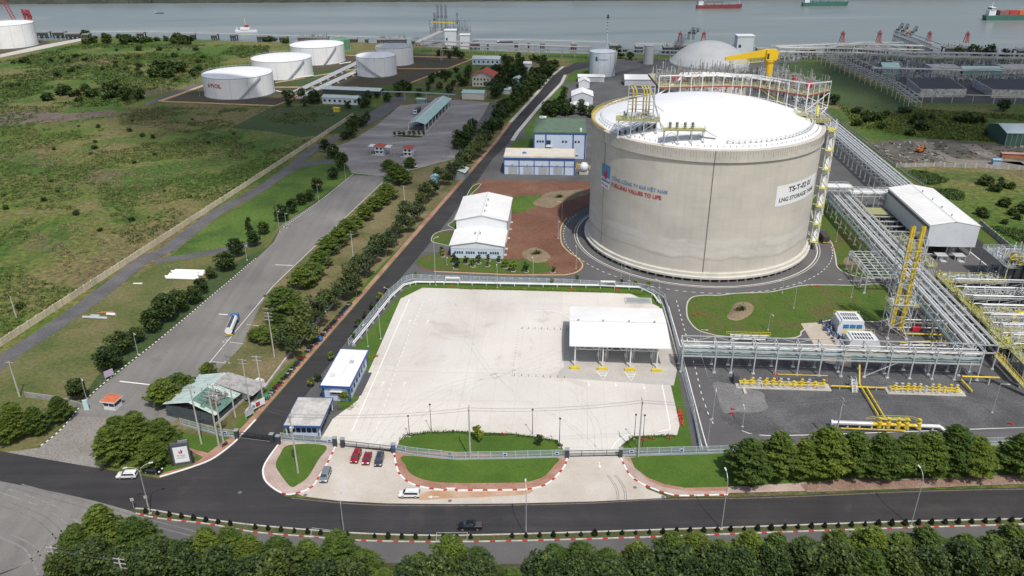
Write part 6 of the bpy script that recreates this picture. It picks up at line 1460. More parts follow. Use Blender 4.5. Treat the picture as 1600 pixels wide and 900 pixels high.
P = gp([(385,645),(412,610),(450,558),(500,500),(560,430),(600,386),(640,345),(660,322)]); t = thing('low_wall', 'low white drain wall in the roadside strip left of the black road', 'wall', P[0]); MB().strip(P,.5,.02,h=.7).build('wall', M('drain_wall_pale',(.42,.41,.38),.9,var=.25,scale=.4), t, world=True)
black = M('gate_black', (.02,.02,.022), .5, var=0)
def gate(label, a, b, n=7):
    A, B_ = G(*a), G(*b); d = B_-A; rz = math.atan2(d.y,d.x); w_ = d.length; t = thing('sliding_gate', label, 'gate', A, rz)
    mb = MB().box(0,w_,-.06,.06,.15,.3).box(0,w_,-.06,.06,1.75,1.85).box(0,w_,-.05,.05,1.0,1.06)
    for i in range(n+1): x = w_*i/n; mb.box(x-.05,x+.05,-.05,.05,.3,1.75)
    mb.build('frame', black, t); mb = MB(); k = int(w_/.28)
    for i in range(k): x = w_*(i+.5)/k; mb.box(x-.02,x+.02,-.02,.02,.3,1.75)
    mb.build('bars', black, t); MB().box(0,w_,-.15,.15,.09,.12).build('track', steel_d, t)
gate('black sliding gate across the side road entrance left of the gatehouse', (374,684), (424,690), 4)
gate('black sliding gate of the left driveway behind the parked cars', (539,698), (613,706.5), 4)
gate('black sliding gate closing the right driveway', (889,714), (967,712.5), 4)
for px, lb in (((371,685),'dark gate pillar at the left end of the side road gate'),((426,691),'dark gate pillar at the right end of the side road gate'),((436,694),'dark gate pillar nearest the gatehouse corner'),((524,697),'dark gate pillar at the corner of the small left lawn'),((536,698.5),'dark gate pillar at the left end of the parked cars gate'),((615,707),'dark gate pillar at the right end of the parked cars gate'),((886,715),'dark gate pillar at the left end of the closed right gate'),((969.5,714),'dark gate pillar at the right end of the closed right gate')):
    P = G(*px); t = thing('gate_pillar', lb, 'pillar', P, AX); MB().box(-.45,.45,-.45,.45,.05,2.5).build('shaft', M('pillar_dark',(.045,.045,.05),.6,var=.2), t); MB().box(-.55,.55,-.55,.55,2.503,2.65).build('cap', steel_d, t)
    if px[0] == 615: MB().box(-.2,.5,-.52,-.46,1.5,2.2).build('notice', M('notice_blue',(.03,.12,.40),.6), t)
for i, px in enumerate(((353,682),(449,688),(516,695),(631,707),(703,716),(789,717),(870,715),(986,712),(1064,710),(1141,708))):
    P = G(*px); t = thing('fence_sign', ordw(i,'leftmost')+' small blue notice from the left hung on the front mesh fence', 'sign', (P.x,P.y-.25,1.1), AX, 'blue notices on the front fence'); MB().box(-.5,.5,-.04,0,0,.8).build('board', panel_white, t); MB().box(-.36,.36,-.06,-.044,.14,.66).build('blue_square', M('notice_blue2',(.03,.08,.36),.6,var=0), t)
# pipes along the yard fence
def twin(label, pts, zz=.9):
    P = [Vector((*G(*p).xy,zz)) for p in pts]; t = thing('pipeline', label, 'pipeline', (P[0].x,P[0].y,0))
    for o_ in (0,.7): MB().pipe([p+Vector((-o_*.6,o_,0)) for p in P], .20, 7).build('pipe', steel_w, t, world=True, smooth=40)
    for p, a in along(P,5): MB().cbox((p.x,p.y,.05),(.3,1.2,zz-.2),a).build('support', steel, t, world=True)
twin('silver twin pipes beside the left fence of the yard', [(553,541),(580,508),(612,467),(632,449),(650,444.5)])
twin('silver twin pipes along the back fence of the yard with two raised loops', [(650,444.5),(705,445),(940,450),(1000,453),(1022,464),(1032,478)])
for px in ((703,445),(945,451)):
    P = G(*px); t = thing('pipe_loop', 'raised silver pipe loop at the back of the yard, '+('near its left corner' if px[0]<800 else 'left of the loading canopy'), 'pipeline', P, AX); 
    for o_ in (0,.7): MB().pipe([(-1.5,o_,.9),(-1.5,o_,2.6),(3.5,o_,2.6),(3.5,o_,.9)],.2,7).build('pipe', steel_w, t, smooth=40)
# company sign at the corner
A, B_ = G(275,727), G(295,723); rz = math.atan2((B_-A).y,(B_-A).x); w_ = 3.6
t = thing('company_sign', 'upright grey monument sign with white face and red flame mark by the corner tree', 'sign', A, R(14))
grf = M('sign_grey', (.085,.09,.105), .5, var=.1)
MB().box(-.3,w_+.1,-.35,.35,.05,6.3).build('body', grf, t); MB().box(-.9,-.302,-.25,.45,.05,5.6).box(w_+.102,w_+.6,-.2,.3,.05,3.4).build('side_fin', M('sign_dark',(.03,.03,.035),.5), t); MB().box(1.5,w_+.1,-.3,.2,6.303,6.9).build('top_block', M('sign_light_grey',(.20,.21,.23),.5), t)
f_ = MB().box(.1,w_-.25,-.40,-.353,.9,5.3).build('face_panel', panel_white, t)
for poly in (FL, FR): MB().add([(1.7+x*.75,-.41,4.0+y*.75) for x, y in poly], geometry.tessellate_polygon([[Vector((x,y,0)) for x,y in poly]])).build('flame_mark', flm, f_, fixn=False)
flat_text(f_, 'PV GAS', (.75,-.41,2.75), (1,0,0), (0,0,1), 1.9, .28, txt_black); flat_text(f_, 'KHO CẢNG', (1.0,-.41,2.35), (1,0,0), (0,0,1), 1.4, .2, txt_black); flat_text(f_, 'PV GAS VUNG TAU', (.5,-.41,2.0), (1,0,0), (0,0,1), 2.4, .2, txt_black)
for (px, wd_, hh_, m_, lb, az_) in (((405,640),4.2,2.0,panel_white,'white banner board with a red square beside the brick path',52),((391,653),2.6,1.8,steel,'blank grey board beside the banner board',52),((172,592),2.6,2.0,M('banner_mauve',(.42,.36,.46),.7,var=.2,scale=2),'tilted pale banner at the edge of the tanker road by the trees',50)):
    P = G(*px); t = thing('notice_board', lb, 'sign', P, R(az_)); MB().box(-wd_/2,wd_/2,-.05,.05,.9,.9+hh_).build('board', m_, t)
    for x in (-wd_/2+.1,wd_/2-.1): MB().bar((x,0,.05),(x,0,.9),.1).build('leg', steel, t)
    if 'red' in lb: MB().box(-.8,.5,-.08,-.053,1.2,2.5).build('red_square', txt_red, t); MB().box(-1.9,-1.1,-.08,-.053,1.3,2.2).build('blue_square', txt_blue, t)
# ------------------------------------------------------------------ vegetation
def leaf_mat(name, lo, mid, hi, tips=None):
    m, nt, b = base_mat(name); out = nt.nodes['Material Output']
    g = nd(nt, 'ShaderNodeNewGeometry'); oi = nd(nt, 'ShaderNodeObjectInfo')
    c = ramp(nt, g.outputs['Random Per Island'], [(0, lo), (.5, mid), (1, hi)])
    n1 = noise(nt, .55, 3, .6)
    c = mixc(nt, 1.0, c, ramp(nt, n1, [(.3,.62),(.7,1.28)]), 'MULTIPLY')
    c = mixc(nt, 1.0, c, ramp(nt, oi.outputs['Random'], [(0,(.66,.74,.78)),(.5,(1,1,1)),(1,(1.34,1.2,.95))]), 'MULTIPLY')
    if tips: c = mixc(nt, ramp(nt, noise(nt, .9, 3, .6), [(.58,0.0),(.66,.75)]), c, tips)
    nt.links.new(c, b.inputs['Base Color']); b.inputs['Roughness'].default_value = .55; b.inputs['Specular IOR Level'].default_value = .25
    tl = nd(nt, 'ShaderNodeBsdfTranslucent'); nt.links.new(c, tl.inputs[0]); mx = nd(nt, 'ShaderNodeMixShader'); mx.inputs[0].default_value = .28
    nt.links.new(b.outputs[0], mx.inputs[1]); nt.links.new(tl.outputs[0], mx.inputs[2]); nt.links.new(mx.outputs[0], out.inputs[0])
    MATS[name] = m; return m
lf_a = leaf_mat('layered_leaves', (.056,.096,.018), (.098,.150,.026), (.150,.215,.040))
lf_b = leaf_mat('dark_leaves', (.028,.052,.014), (.050,.085,.020), (.080,.125,.030))
lf_c = leaf_mat('olive_leaves', (.042,.068,.024), (.070,.102,.034), (.108,.145,.050))
lf_d = leaf_mat('deep_leaves', (.032,.058,.018), (.055,.088,.026), (.085,.125,.036), (.20,.27,.04))
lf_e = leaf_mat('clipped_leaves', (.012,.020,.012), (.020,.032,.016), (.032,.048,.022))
lf_y = leaf_mat('yellow_green_leaves', (.12,.16,.02), (.20,.25,.03), (.30,.33,.05))
lf_s = leaf_mat('scrub_leaves', (.060,.105,.018), (.092,.145,.028), (.140,.180,.048))
bark = M('bark_grey', (.16,.13,.10), .9, var=.25, scale=1.5)
def leafq(mb, c, s, tilt, rnd, up=None):
    """one small leaf clump: a bent quad"""
    a = rnd.uniform(0, 6.283); t1 = rnd.gauss(0, tilt); t2 = rnd.gauss(0, tilt)
    ux = Vector((math.cos(a), math.sin(a), t1)).normalized()*s; uy = Vector((-math.sin(a), math.cos(a), t2)).normalized()*s*.62
    c = Vector(c); mb.add([c-ux-uy*.3, c-uy, c+ux*.95, c+uy], [(0,1,2,3)])
def crown_layered(rnd, Rr, z0, z1, leaf=.34, dens=1.0, tiers=6):
    mb = MB(); br = MB(); sprays = int(tiers*9*dens)
    for i in range(sprays):
        f = (i+rnd.random())/sprays; z = z0+(z1-z0)*f; rad = Rr*(.80+.20*math.sin(math.pi*min(1,f*1.5)))*(1-f**2.6*.80)
        a = i*2.39996+rnd.uniform(-.3,.3); L_ = rad*rnd.uniform(.70,1.12); rise = L_*rnd.uniform(.02,.22); d = Vector((math.cos(a), math.sin(a), 0)); n_ = Vector((-d.y, d.x, 0))
        br.bar((0,0,z-.5), d*L_*.8+Vector((0,0,z+rise*.8-.08)), .09)
        wmax = Rr*rnd.uniform(.20,.32); n = int(58*(L_/4+.25))
        for k in range(n):
            q = .22+.80*rnd.random()**.75; w = wmax*math.sin(math.pi*min(1,q*.92+.04))**.6; u = rnd.uniform(-1,1)
            c = d*(L_*q)+n_*(u*w)+Vector((0,0,z+rise*q-.10*L_*max(0,q-.6)-.25*abs(u)*w+rnd.gauss(0,.05)))
            dr = (d*rnd.uniform(.5,1)+n_*(u*.9+rnd.gauss(0,.25))+Vector((0,0,rnd.gauss(-.10,.16)))).normalized(); sd = dr.cross(Vector((rnd.gauss(0,.22),rnd.gauss(0,.22),1))).normalized()
            s_ = leaf*rnd.uniform(.8,1.5); mb.add([c-dr*s_*.7, c+sd*s_*.36, c+dr*s_*.9, c-sd*s_*.36], [(0,1,2,3)])
    return mb, br
def crown_bushy(rnd, Rr, z0, z1, leaf=.34, dens=1.0, blobs=26, cone=0):
    mb = MB(); br = MB(); zc = (z0+z1)/2; hz = (z1-z0)/2
    for i in range(blobs):
        u = rnd.uniform(-1,1); a = rnd.uniform(0,6.283); s = math.sqrt(1-u*u)*rnd.uniform(.55,.95)
        if cone: s *= (1-cone*(u+1)/2)
        c = Vector((math.cos(a)*s*Rr*.8, math.sin(a)*s*Rr*.8, zc+u*hz*.82)); rb = Rr*rnd.uniform(.26,.42)*(1-.4*cone*(u+1)/2)
        br.bar((0,0,z0+.2), c, .08)
        for k in range(int(46*dens)):
            v = Vector((rnd.gauss(0,1), rnd.gauss(0,1), rnd.gauss(0,1)+.25)).normalized()*rb*rnd.uniform(.75,1.08)
            v.z *= .8; leafq(mb, c+v, leaf*rnd.uniform(.7,1.3), .55, rnd)
    return mb, br
def tree_proto(name, kind, seed, Rr, h, z0, mat, leaf=.34, dens=1.0, trunk=.2, blobs=26, cone=0, tiers=6, bare=False):
    rnd = random.Random(seed); t = thing(name, 'tree', 'tree', (0,0,-500))
    mb, br = (crown_layered(rnd, Rr, z0, h, leaf, dens, tiers) if kind == 'layered' else crown_bushy(rnd, Rr, z0, h, leaf, dens, blobs, cone))
    mb.build('crown', mat, t, fixn=False)
    tr_ = MB().pipe([(0,0,-.1),(rnd.uniform(-.1,.1),.05,z0*.6),(rnd.uniform(-.2,.2),0,z0+.3),(0,0,h*.8)], trunk, 7, r2=trunk*.35)
    tr_.v += []; o = len(tr_.v); tr_.v += br.v; tr_.f += [tuple(i+o for i in f) for f in br.f]
    tr_.build('trunk', bark, t, fixn=False)
    KIDS[t.name] = [(k, kids(k)) for k in kids(t)]
    return t
PRO = {}
PRO['lay'] = [tree_proto('shade_tree', 'layered', s, 4.7, 9.0, 1.3, lf_a, .33, 1.25, .24, tiers=10) for s in (1,2,3,4)]
PRO['laylow'] = [tree_proto('shade_tree', 'layered', s, 4.4, 5.6, 1.2, lf_a, .36, 1.0, .2, tiers=7) for s in (5,6,7)]
PRO['bush'] = [tree_proto('roadside_tree', 'bushy', s, 2.8, 5.4, 1.0, lf_b, .34, 1.0, .16, 26) for s in (8,9,10)]
PRO['broad'] = [tree_proto('broadleaf_tree', 'bushy', s, 4.3, 8.6, 1.8, lf_d, .36, 1.5, .22, 44) for s in (11,12,13)]
PRO['slim'] = [tree_proto('young_tree', 'bushy', s, 2.3, 5.4, 1.9, lf_c, .30, .62, .09, 20) for s in (14,15,16)]
PRO['con'] = [tree_proto('conical_tree', 'bushy', s, 2.4, 8.6, .8, lf_b, .36, .9, .16, 30, .75) for s in (17,)]
PRO['far'] = [tree_proto('far_tree', 'bushy', s, 4.2, 7.4, 1.0, lf_b, .75, .30, .2, 26) for s in (18,19,20)]
PRO['sbush'] = [tree_proto('scrub_bush', 'bushy', s, 3.2, 3.4, .0, lf_b, .7, .30, .1, 18) for s in (21,22,23)]
PRO['tiny'] = [tree_proto('small_tree', 'bushy', s, .9, 2.3, .6, lf_y if s < 26 else lf_b, .22, .4, .05, 10) for s in (24,25,26,27)]
PRO['palm'] = []
def clipped(seed):
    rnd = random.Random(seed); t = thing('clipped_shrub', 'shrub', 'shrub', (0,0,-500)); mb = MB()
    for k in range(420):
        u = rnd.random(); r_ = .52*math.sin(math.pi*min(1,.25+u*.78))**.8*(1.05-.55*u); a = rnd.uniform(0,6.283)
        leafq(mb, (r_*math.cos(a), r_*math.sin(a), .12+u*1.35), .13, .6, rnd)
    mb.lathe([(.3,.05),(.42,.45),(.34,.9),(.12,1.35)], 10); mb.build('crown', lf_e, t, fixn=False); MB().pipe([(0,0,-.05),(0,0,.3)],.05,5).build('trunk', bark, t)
    KIDS[t.name] = [(k, kids(k)) for k in kids(t)]; return t
PRO['clip'] = [clipped(31), clipped(32)]
USED = set()
def put(kind, P, label, s=1.0, group=None, cat=None, rz=None, z=.1, rnd=random):
    pr = rnd.choice(PRO[kind]); s = s*rnd.uniform(.93,1.07)
    sc_ = (s*rnd.uniform(.93,1.07), s*rnd.uniform(.93,1.07), s)
    rz = rnd.uniform(0,6.28) if rz is None else rz
    P = Vector((P[0],P[1],z)); sc_ = tuple(q*rnd.uniform(.90,1.12) for q in sc_)
    if pr.name not in USED:
        USED.add(pr.name); pr.location = P; pr.rotation_euler = (0,0,rz); pr.scale = sc_; tag(pr, label, cat or pr['category'], group); return pr
    o = dup(pr, P, rz, label, group, sc_)
    if cat: o['category'] = cat
    if not group and 'group' in o: del o['group']
    return o
random.seed(41)
def top_at(x, y, h): return G(x, y, h)
# front row below the road, placed by crown top
GH = {'lay': 9.9, 'laylow': 6.0, 'bush': 5.4, 'broad': 8.6, 'slim': 5.4, 'con': 8.6, 'far': 7.4}
def row(kind, tops, text, group, s=1.0, first='leftmost', z=.1):
    for i, q in enumerate(sorted(tops)):
        sc1 = s*(q[2] if len(q) > 2 else 1); k = q[3] if len(q) > 3 else kind
        P = top_at(q[0], q[1], GH[k]*sc1*.93+z); put(k, P, text % ordw(i, first), sc1, group, z=z)
row('lay', [(112,818,.95),(150,797,1.15),(200,806,1.1),(262,838,.95),(318,826,1.0),(352,822,.85),(385,838,.8),(430,842,.95),(478,850,.85),(524,836,1.05),(566,862,.8),(655,868,.8),(702,846,1.05),(745,862,.85),(868,850,.9),(908,850,.95),(952,858,.8),(1000,848,.95),(1052,838,1.0),(1090,836,.95),(1130,840,.9),(1176,832,1.0),(1216,838,.9),(1262,836,.95),(1312,836,.9),(1370,822,1.15),(1410,838,.9),(1452,830,1.0),(1512,842,.95),(1555,838,.9),(1590,820,1.1),(1630,826,1.1)],
    '%s shade tree from the left in the foreground back line', 'shade trees below the divided road')
row('broad', [(60,905,.7),(95,868,.8),(140,858,.95),(185,862,1.0),(235,858,1.0),(285,862,.95),(310,868,1.0,'slim'),(335,868,.95),(390,874,1.0),(440,880,1.0),(495,884,.95),(548,880,.95),(600,892,.9,'lay'),(640,886,.9),(690,882,1.0),(745,884,1.0),(800,888,.85,'lay'),(850,878,1.0),(905,876,1.0),(930,868,1.1,'con'),(960,880,1.0),(1010,872,1.0),(1062,868,1.05),(1115,866,1.0),(1140,862,.9,'con'),(1165,868,1.0),(1215,862,1.0),(1265,866,1.0),(1315,862,1.0),(1365,860,1.0,'lay'),(1412,862,1.0),(1460,864,1.0),(1510,868,1.0),(1560,862,1.0),(1605,858,1.0)],
    '%s dark broadleaf tree from the left along the bottom edge', 'broadleaf trees along the bottom edge')
row('lay', [(1176,690,1.0),(1222,684,.95),(1262,690,.9),(1300,676,1.05),(1342,678,1.0),(1385,682,1.0),(1425,680,.95),(1462,676,1.0),(1500,668,1.1),(1535,680,.95),(1606,676,1.0)],
    '%s tree from the left in the row beside the right hand lawn', 'trees beside the right lawn', z=.17, s=1.2)
row('lay', [(165,672,1.0),(205,646,1.25),(245,655,1.05),(178,650,.95),(232,682,.9)], '%s crown from the left in the big tree clump at the road corner', 'corner tree clump', first='leftmost')
# middle strip of shade trees
row('laylow', [(250,600,1.0),(277,582,1.0),(322,566,.6),(398,512,.7),(412,508,.85),(428,488,.8),(440,452,1.25),(470,420,1.1),(484,408,1.05),(512,368,1.1),(526,356,1.15),(552,334,1.0),(568,320,1.05),(604,288,1.1),(618,258,1.2),(606,248,1.0),(640,245,.9),(455,462,1.0),(498,392,1.0),(540,345,1.1),(583,305,1.1),(595,296,1.1),(628,266,1.1)], '%s low spreading tree by the parking bays, counted from the near end', 'spreading trees beside the parking bays', first='nearest', s=1.15)
row('bush', [(115,596,1.0),(162,544,1.25),(184,522,1.2),(208,512,.9),(232,484,1.35),(252,468,1.35),(275,458,1.2),(298,450,1.0),(313,440,.85),(328,418,.75),(350,396,1.2),(366,376,1.15),(387,340,.85,'con'),(394,360,1.15),(410,346,.95),(437,322,1.2),(455,314,1.0),(470,303,.9),(482,297,.9),(494,283,.95),(520,264,.95),(532,244,1.3),(520,228,1.2),(507,220,1.1)], '%s bushy tree left of the tanker road, counted from the near end', 'bushy trees left of the tanker road', first='nearest', s=1.12)
row('slim', [(442,512,1.1),(456,528,1.0),(463,504,1.2),(472,488,1.2),(497,474,1.2),(520,450,1.1),(540,440,1.0),(548,418,1.25),(570,398,1.3),(590,368,1.2),(612,356,1.15),(625,334,1.25),(640,338,1.0),(650,318,1.2),(664,290,1.2),(677,280,1.15),(692,264,1.15),(716,252,1.2),(728,240,1.2),(738,224,1.3),(752,214,1.3),(700,268,1.0),(683,262,.9),(449,505,1.0),(480,506,1.1),(488,470,1.1),(508,455,1.1),(530,436,1.1),(555,436,1.0),(560,400,1.1),(580,380,1.2),(601,372,1.1),(619,345,1.1),(633,318,1.1),(657,304,1.1),(670,284,1.1),(705,258,1.1),(722,246,1.1),(733,232,1.2),(745,222,1.2),(760,206,1.2)], '%s airy young tree by the black road, counted from the near end', 'young trees left of the black road', first='nearest', s=1.38)
for (x, y, s, k, lb) in ((12,628,1.05,'lay','wide layered tree leaning into the left edge above the road'),(48,640,.8,'lay','layered tree just right of the one at the left edge above the road'),(86,622,.75,'lay','smaller layered tree with a bare thin trunk near the tanker road mouth'),(2,648,.9,'lay','lowest layered tree on the left edge beside the dark hut')):
    P = top_at(x, y, GH[k]*s*.93); put(k, P, lb, s, 'layered trees at the left edge')
def scatter(kind, poly, n, label, group, smin, smax, seed, cat=None, z=.05):
    rnd = random.Random(seed); P = gp(poly); xs = [p.x for p in P]; ys = [p.y for p in P]; k = 0; tries = 0
    while k < n and tries < 4000:
        tries += 1; x, y = rnd.uniform(min(xs),max(xs)), rnd.uniform(min(ys),max(ys)); c = False; j = len(P)-1
        for i in range(len(P)):
            if (P[i].y > y) != (P[j].y > y) and x < (P[j].x-P[i].x)*(y-P[i].y)/(P[j].y-P[i].y)+P[i].x: c = not c
            j = i
        if c: put(kind, (x,y), label, rnd.uniform(smin,smax), group, cat, z=z, rnd=rnd); k += 1
scatter('far', [(762,212),(800,178),(835,146),(856,124),(868,110),(850,108),(820,132),(796,162),(758,198)], 78, 'dense dark tree in the belt along the left side of the far black road', 'belt trees by the far black road', .75, 1.15, 1)
scatter('far', [(770,160),(790,150),(830,112),(820,104),(790,108),(776,120),(770,140)], 30, 'dark tree among the huts beyond the parking lot', 'trees among the far huts', .7, 1.1, 2)
scatter('far', [(610,142),(680,120),(735,108),(735,130),(722,142),(690,150),(640,155),(600,150)], 38, 'dark tree between the oil tanks and the red roofed house', 'trees left of the red roofed house', .5, .85, 3)
scatter('far', [(440,148),(500,140),(505,166),(455,172)], 9, 'dark tree left of the two long pale roofed sheds', 'trees left of the long sheds', .7, 1.0, 4)
scatter('far', [(515,166),(600,150),(606,160),(580,172),(530,172)], 9, 'dark tree right in front of the two long pale roofed sheds', 'trees in front of the long sheds', .6, .9, 5)
scatter('far', [(672,92),(730,94),(735,86),(680,84)], 9, 'tree by the riverside behind the service road frame', 'riverside trees near the jetty', .6, 1.0, 6)
scatter('far', [(780,104),(850,104),(866,92),(780,92)], 14, 'riverside tree right of the red roofed house', 'riverside trees by the road end', .6, .9, 7)
scatter('far', [(846,182),(880,150),(890,176),(918,172),(930,184),(836,184)], 30, 'dark tree in the grove behind the green roofed building', 'grove behind the green roofed building', .7, .95, 8)
scatter('far', [(750,200),(726,232),(712,236),(716,222),(745,196)], 16, 'tree between the parking lot and the black road', 'trees right of the parking lot', .6, .9, 14)
scatter('far', [(704,272),(745,226),(778,206),(792,172),(772,196),(728,240)], 20, 'dark tree by the upper stretch of the brick path', 'trees by the upper brick path', .6, .85, 30)
scatter('far', [(740,128),(736,112),(790,108),(830,100),(826,118),(782,132),(760,140)], 18, 'dark tree around the red roofed house', 'trees around the red roofed house', .5, .85, 31)
for i in range(7): put('tiny', G(617+i*7.6, 214.5), ordw(i,'leftmost')+' small shrub from the left in the oval planting bed', 1.5, 'shrubs in the oval bed', 'shrub', z=.4)
scatter('far', [(530,215),(560,190),(580,182),(548,222)], 10, 'tree at the upper left corner of the parking lot', 'trees by the parking lot corner', .6, .9, 15)
scatter('sbush', [(130,57),(300,62),(300,70),(130,70)], 34, 'dark bush in the hedge line on the river bank', 'river bank bushes', .9, 2.0, 9)
scatter('sbush', [(400,66),(450,68),(445,62),(400,60)], 8, 'dark bush on the bank right of the white ferry', 'bank bushes by the ferry', .9, 1.6, 10)
scatter('sbush', [(58,158),(145,160),(145,140),(62,138)], 10, 'dark bush in the large clump on the left field', 'large clump on the left field', 1.0, 1.8, 11)
scatter('sbush', [(160,158),(224,158),(222,142),(165,142)], 8, 'dark bush in the clump above the dirt track end', 'clump above the tank farm corner', 1.0, 1.8, 12)
scatter('sbush', [(240,126),(292,118),(292,104),(245,108)], 8, 'dark bush in the clump left of the lettered tank', 'clump left of the lettered tank', 1.2, 2.2, 13)
scatter('sbush', [(0,100),(100,78),(320,76),(420,82),(330,112),(240,140),(60,140),(0,150)], 46, 'single dark bush scattered on the upper left field', 'scattered bushes of the upper left field', .5, 1.2, 16)
scatter('sbush', [(0,200),(300,180),(520,185),(300,330),(60,480),(0,520)], 26, 'single low bush scattered on the main left field', 'scattered bushes of the main left field', .25, .6, 17)
scatter('sbush', [(1320,170),(1600,190),(1600,215),(1420,212),(1340,200)], 26, 'low dark bush on the rough ground before the pits', 'bushes before the pits', .6, 1.5, 18)
scatter('sbush', [(1440,275),(1600,280),(1600,370),(1560,372)], 14, 'low bush on the right hand field by the boundary wall', 'bushes on the right field', .5, 1.2, 19)
for (x, y, s, lb) in ((1290,146,.8,'left of two dark trees on the lawn behind the tank platform'),(1305,150,.9,'right of two dark trees on the lawn behind the tank platform'),(1498,78,.9,'leftmost of four round dark trees on the right river bank'),(1524,75,1.2,'second and largest of four round dark trees on the right river bank'),(1547,77,1.1,'third of four round dark trees on the right river bank'),(1570,82,1.0,'rightmost of four round dark trees on the right river bank'),(1570,160,.9,'lone dark tree below the right hand pit'),(970,78,1.1,'dark tree right of the pale blue tank'),(985,84,.8,'smaller dark tree right of the pale blue tank')):
    put('far', G(x, y, 6.5*s), lb, s*1.25, 'dark round trees of the far ground', z=.05)
# median shrubs
ms = spline([(a+b)/2 for a, b in zip(med_u, med_l)], 5); pts = [q for i, q in enumerate(along(ms, 2.92, 2.6)) if i not in (8, 17, 26, 27)]
pts = [q for q in pts if PR((q[0].x,q[0].y,0))[0] < 1610]
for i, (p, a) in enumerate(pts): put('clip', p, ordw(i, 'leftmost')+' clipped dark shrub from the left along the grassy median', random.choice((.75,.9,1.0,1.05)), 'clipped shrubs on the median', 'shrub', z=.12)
# small trees
for i, px in enumerate([(605,459),(594,472),(583,485),(572,499),(560,513),(551,531),(518,564),(486,606),(498,598)]): put('tiny', G(*px), ordw(i,'topmost')+' small yellow green tree on the verge right of the black road', 1.3, 'small trees on the left fence verge', 'tree')
for i, px in enumerate([(650,434),(863,443),(900,441),(973,445),(992,447),(1012,450)]): put('tiny', G(*px), ordw(i,'leftmost')+' small tree from the left behind the back fence of the yard', 1.1, 'small trees behind the yard fence', 'tree')
for i, px in enumerate([(692,401),(710,412),(728,412),(739,417),(748,412),(762,416),(763,408),(779,410),(790,419),(802,424),(822,425),(864,426),(690,398),(712,420)]):
    put('tiny', G(*px), ordw(i,'leftmost')+' planted small tree in the bed in front of the white warehouse', random.uniform(1.0,2.0), 'small trees in front of the warehouse', 'tree', z=.14)
    P = G(*px); t = thing('tree_ring', ordw(i,'leftmost')+' pale ring kerb around a planted tree before the white warehouse', 'kerb ring', (P.x,P.y,.13), 0, 'tree rings before the warehouse'); MB().lathe([(1.0,0),(1.0,.18),(.82,.18),(.82,0)],14,cap=False).build('ring', kerb_m, t)
for (x,y,s,lb) in ((748,690,1.7,'leafy young tree in the middle of the oval lawn bed'),(842,697,1.5,'leafy young tree near the right end of the oval lawn bed'),(540,628,1.5,'small tree in front of the blue trimmed office'),(565,557,1.0,'small tree behind the blue trimmed office')):
    put('tiny', G(x,y), lb, s, None, 'tree', z=.1)
def hedge(label, px, h=.7, w_=.9, mat=lf_a, step=.35):
    P = gp(px); t = thing('hedge', label, 'hedge', P[0]); rnd = random.Random(len(label)); mb = MB()
    for p, a in along(P, step):
        for k in range(7): leafq(mb, (p.x+rnd.gauss(0,w_*.3), p.y+rnd.gauss(0,w_*.3), rnd.uniform(.15,h)), .2, .6, rnd)
    mb.build('foliage', mat, t, world=True, fixn=False)
hedge('low clipped hedge curving along the back of the oval lawn bed', [(626,690),(636,681),(668,677),(715,676),(740,680),(800,680),(868,690),(878,700)])
hedge('low hedge along the back edge of the right lawn bed', [(976,696),(990,685),(1020,683),(1056,682)])
hedge('yellow green hedge along the back of the yard left of the gate gap', [(720,452),(800,453),(870,455),(940,457)], .8, 1.0, lf_y)
hedge('yellow green hedge behind the loading canopy', [(960,458),(1008,461)], .8, 1.0, lf_y)
hedge('green bed of plants between the office and gatehouse', [(520,640),(548,638),(552,632)], .8, 2.4)
hedge('plants at the back corner of the blue trimmed office', [(577,562),(590,556)], .8, 1.6, lf_y)
hedge('red flowering plants in the narrow bed right of the yard', [(1060,642),(1066,665)], .7, 1.2, redp)
for (pts, lb) in (([(815,398),(826,389),(838,387),(852,393),(860,402),(850,410),(832,410)],'sandy mound with cactus like plants on the red earth plot'),([(833,318),(842,310),(860,300),(900,297),(925,297),(915,305),(880,316),(862,325),(845,323)],'long sandy mound with grass behind the red earth plot'),([(1136,497),(1142,484),(1150,474),(1166,472),(1178,480),(1172,493),(1152,502)],'sandy mound with a grey green bush in the middle lawn'),([(1318,412),(1322,402),(1340,400),(1350,408),(1336,416)],'sandy mound with a round bush by the far rack lawn')):
    P = gs(pts, 4, True); c_ = sum((p for p in P), Vector((0,0)))/len(P); t = thing('planted_mound', lb, 'mound', (c_.x,c_.y,.12)); mb = MB(); n = len(P); vs = []
    for k, (f, z) in enumerate(((1,.0),(.8,.3),(.5,.55),(.2,.65))):
        for p in P: vs.append(((p.x-c_.x)*f, (p.y-c_.y)*f, z+(.05 if k else .02)*random.random()))
    fs = [(k*n+i, k*n+(i+1)%n, (k+1)*n+(i+1)%n, (k+1)*n+i) for k in range(3) for i in range(n)]+[tuple(3*n+i for i in range(n))]
    mb.add(vs, fs).build('sand', sandm, t, smooth=True); mb = MB(); rnd = random.Random(5)
    for k in range(4):
        a = rnd.uniform(0,6.28); q = rnd.uniform(0,1.6); cx_, cy_ = q*math.cos(a), q*math.sin(a)
        for j in range(90): leafq(mb, (cx_+rnd.gauss(0,.5), cy_+rnd.gauss(0,.5), .6+abs(rnd.gauss(0,.6))), .3, .8, rnd)
    mb.build('plants', lf_c, t, fixn=False)
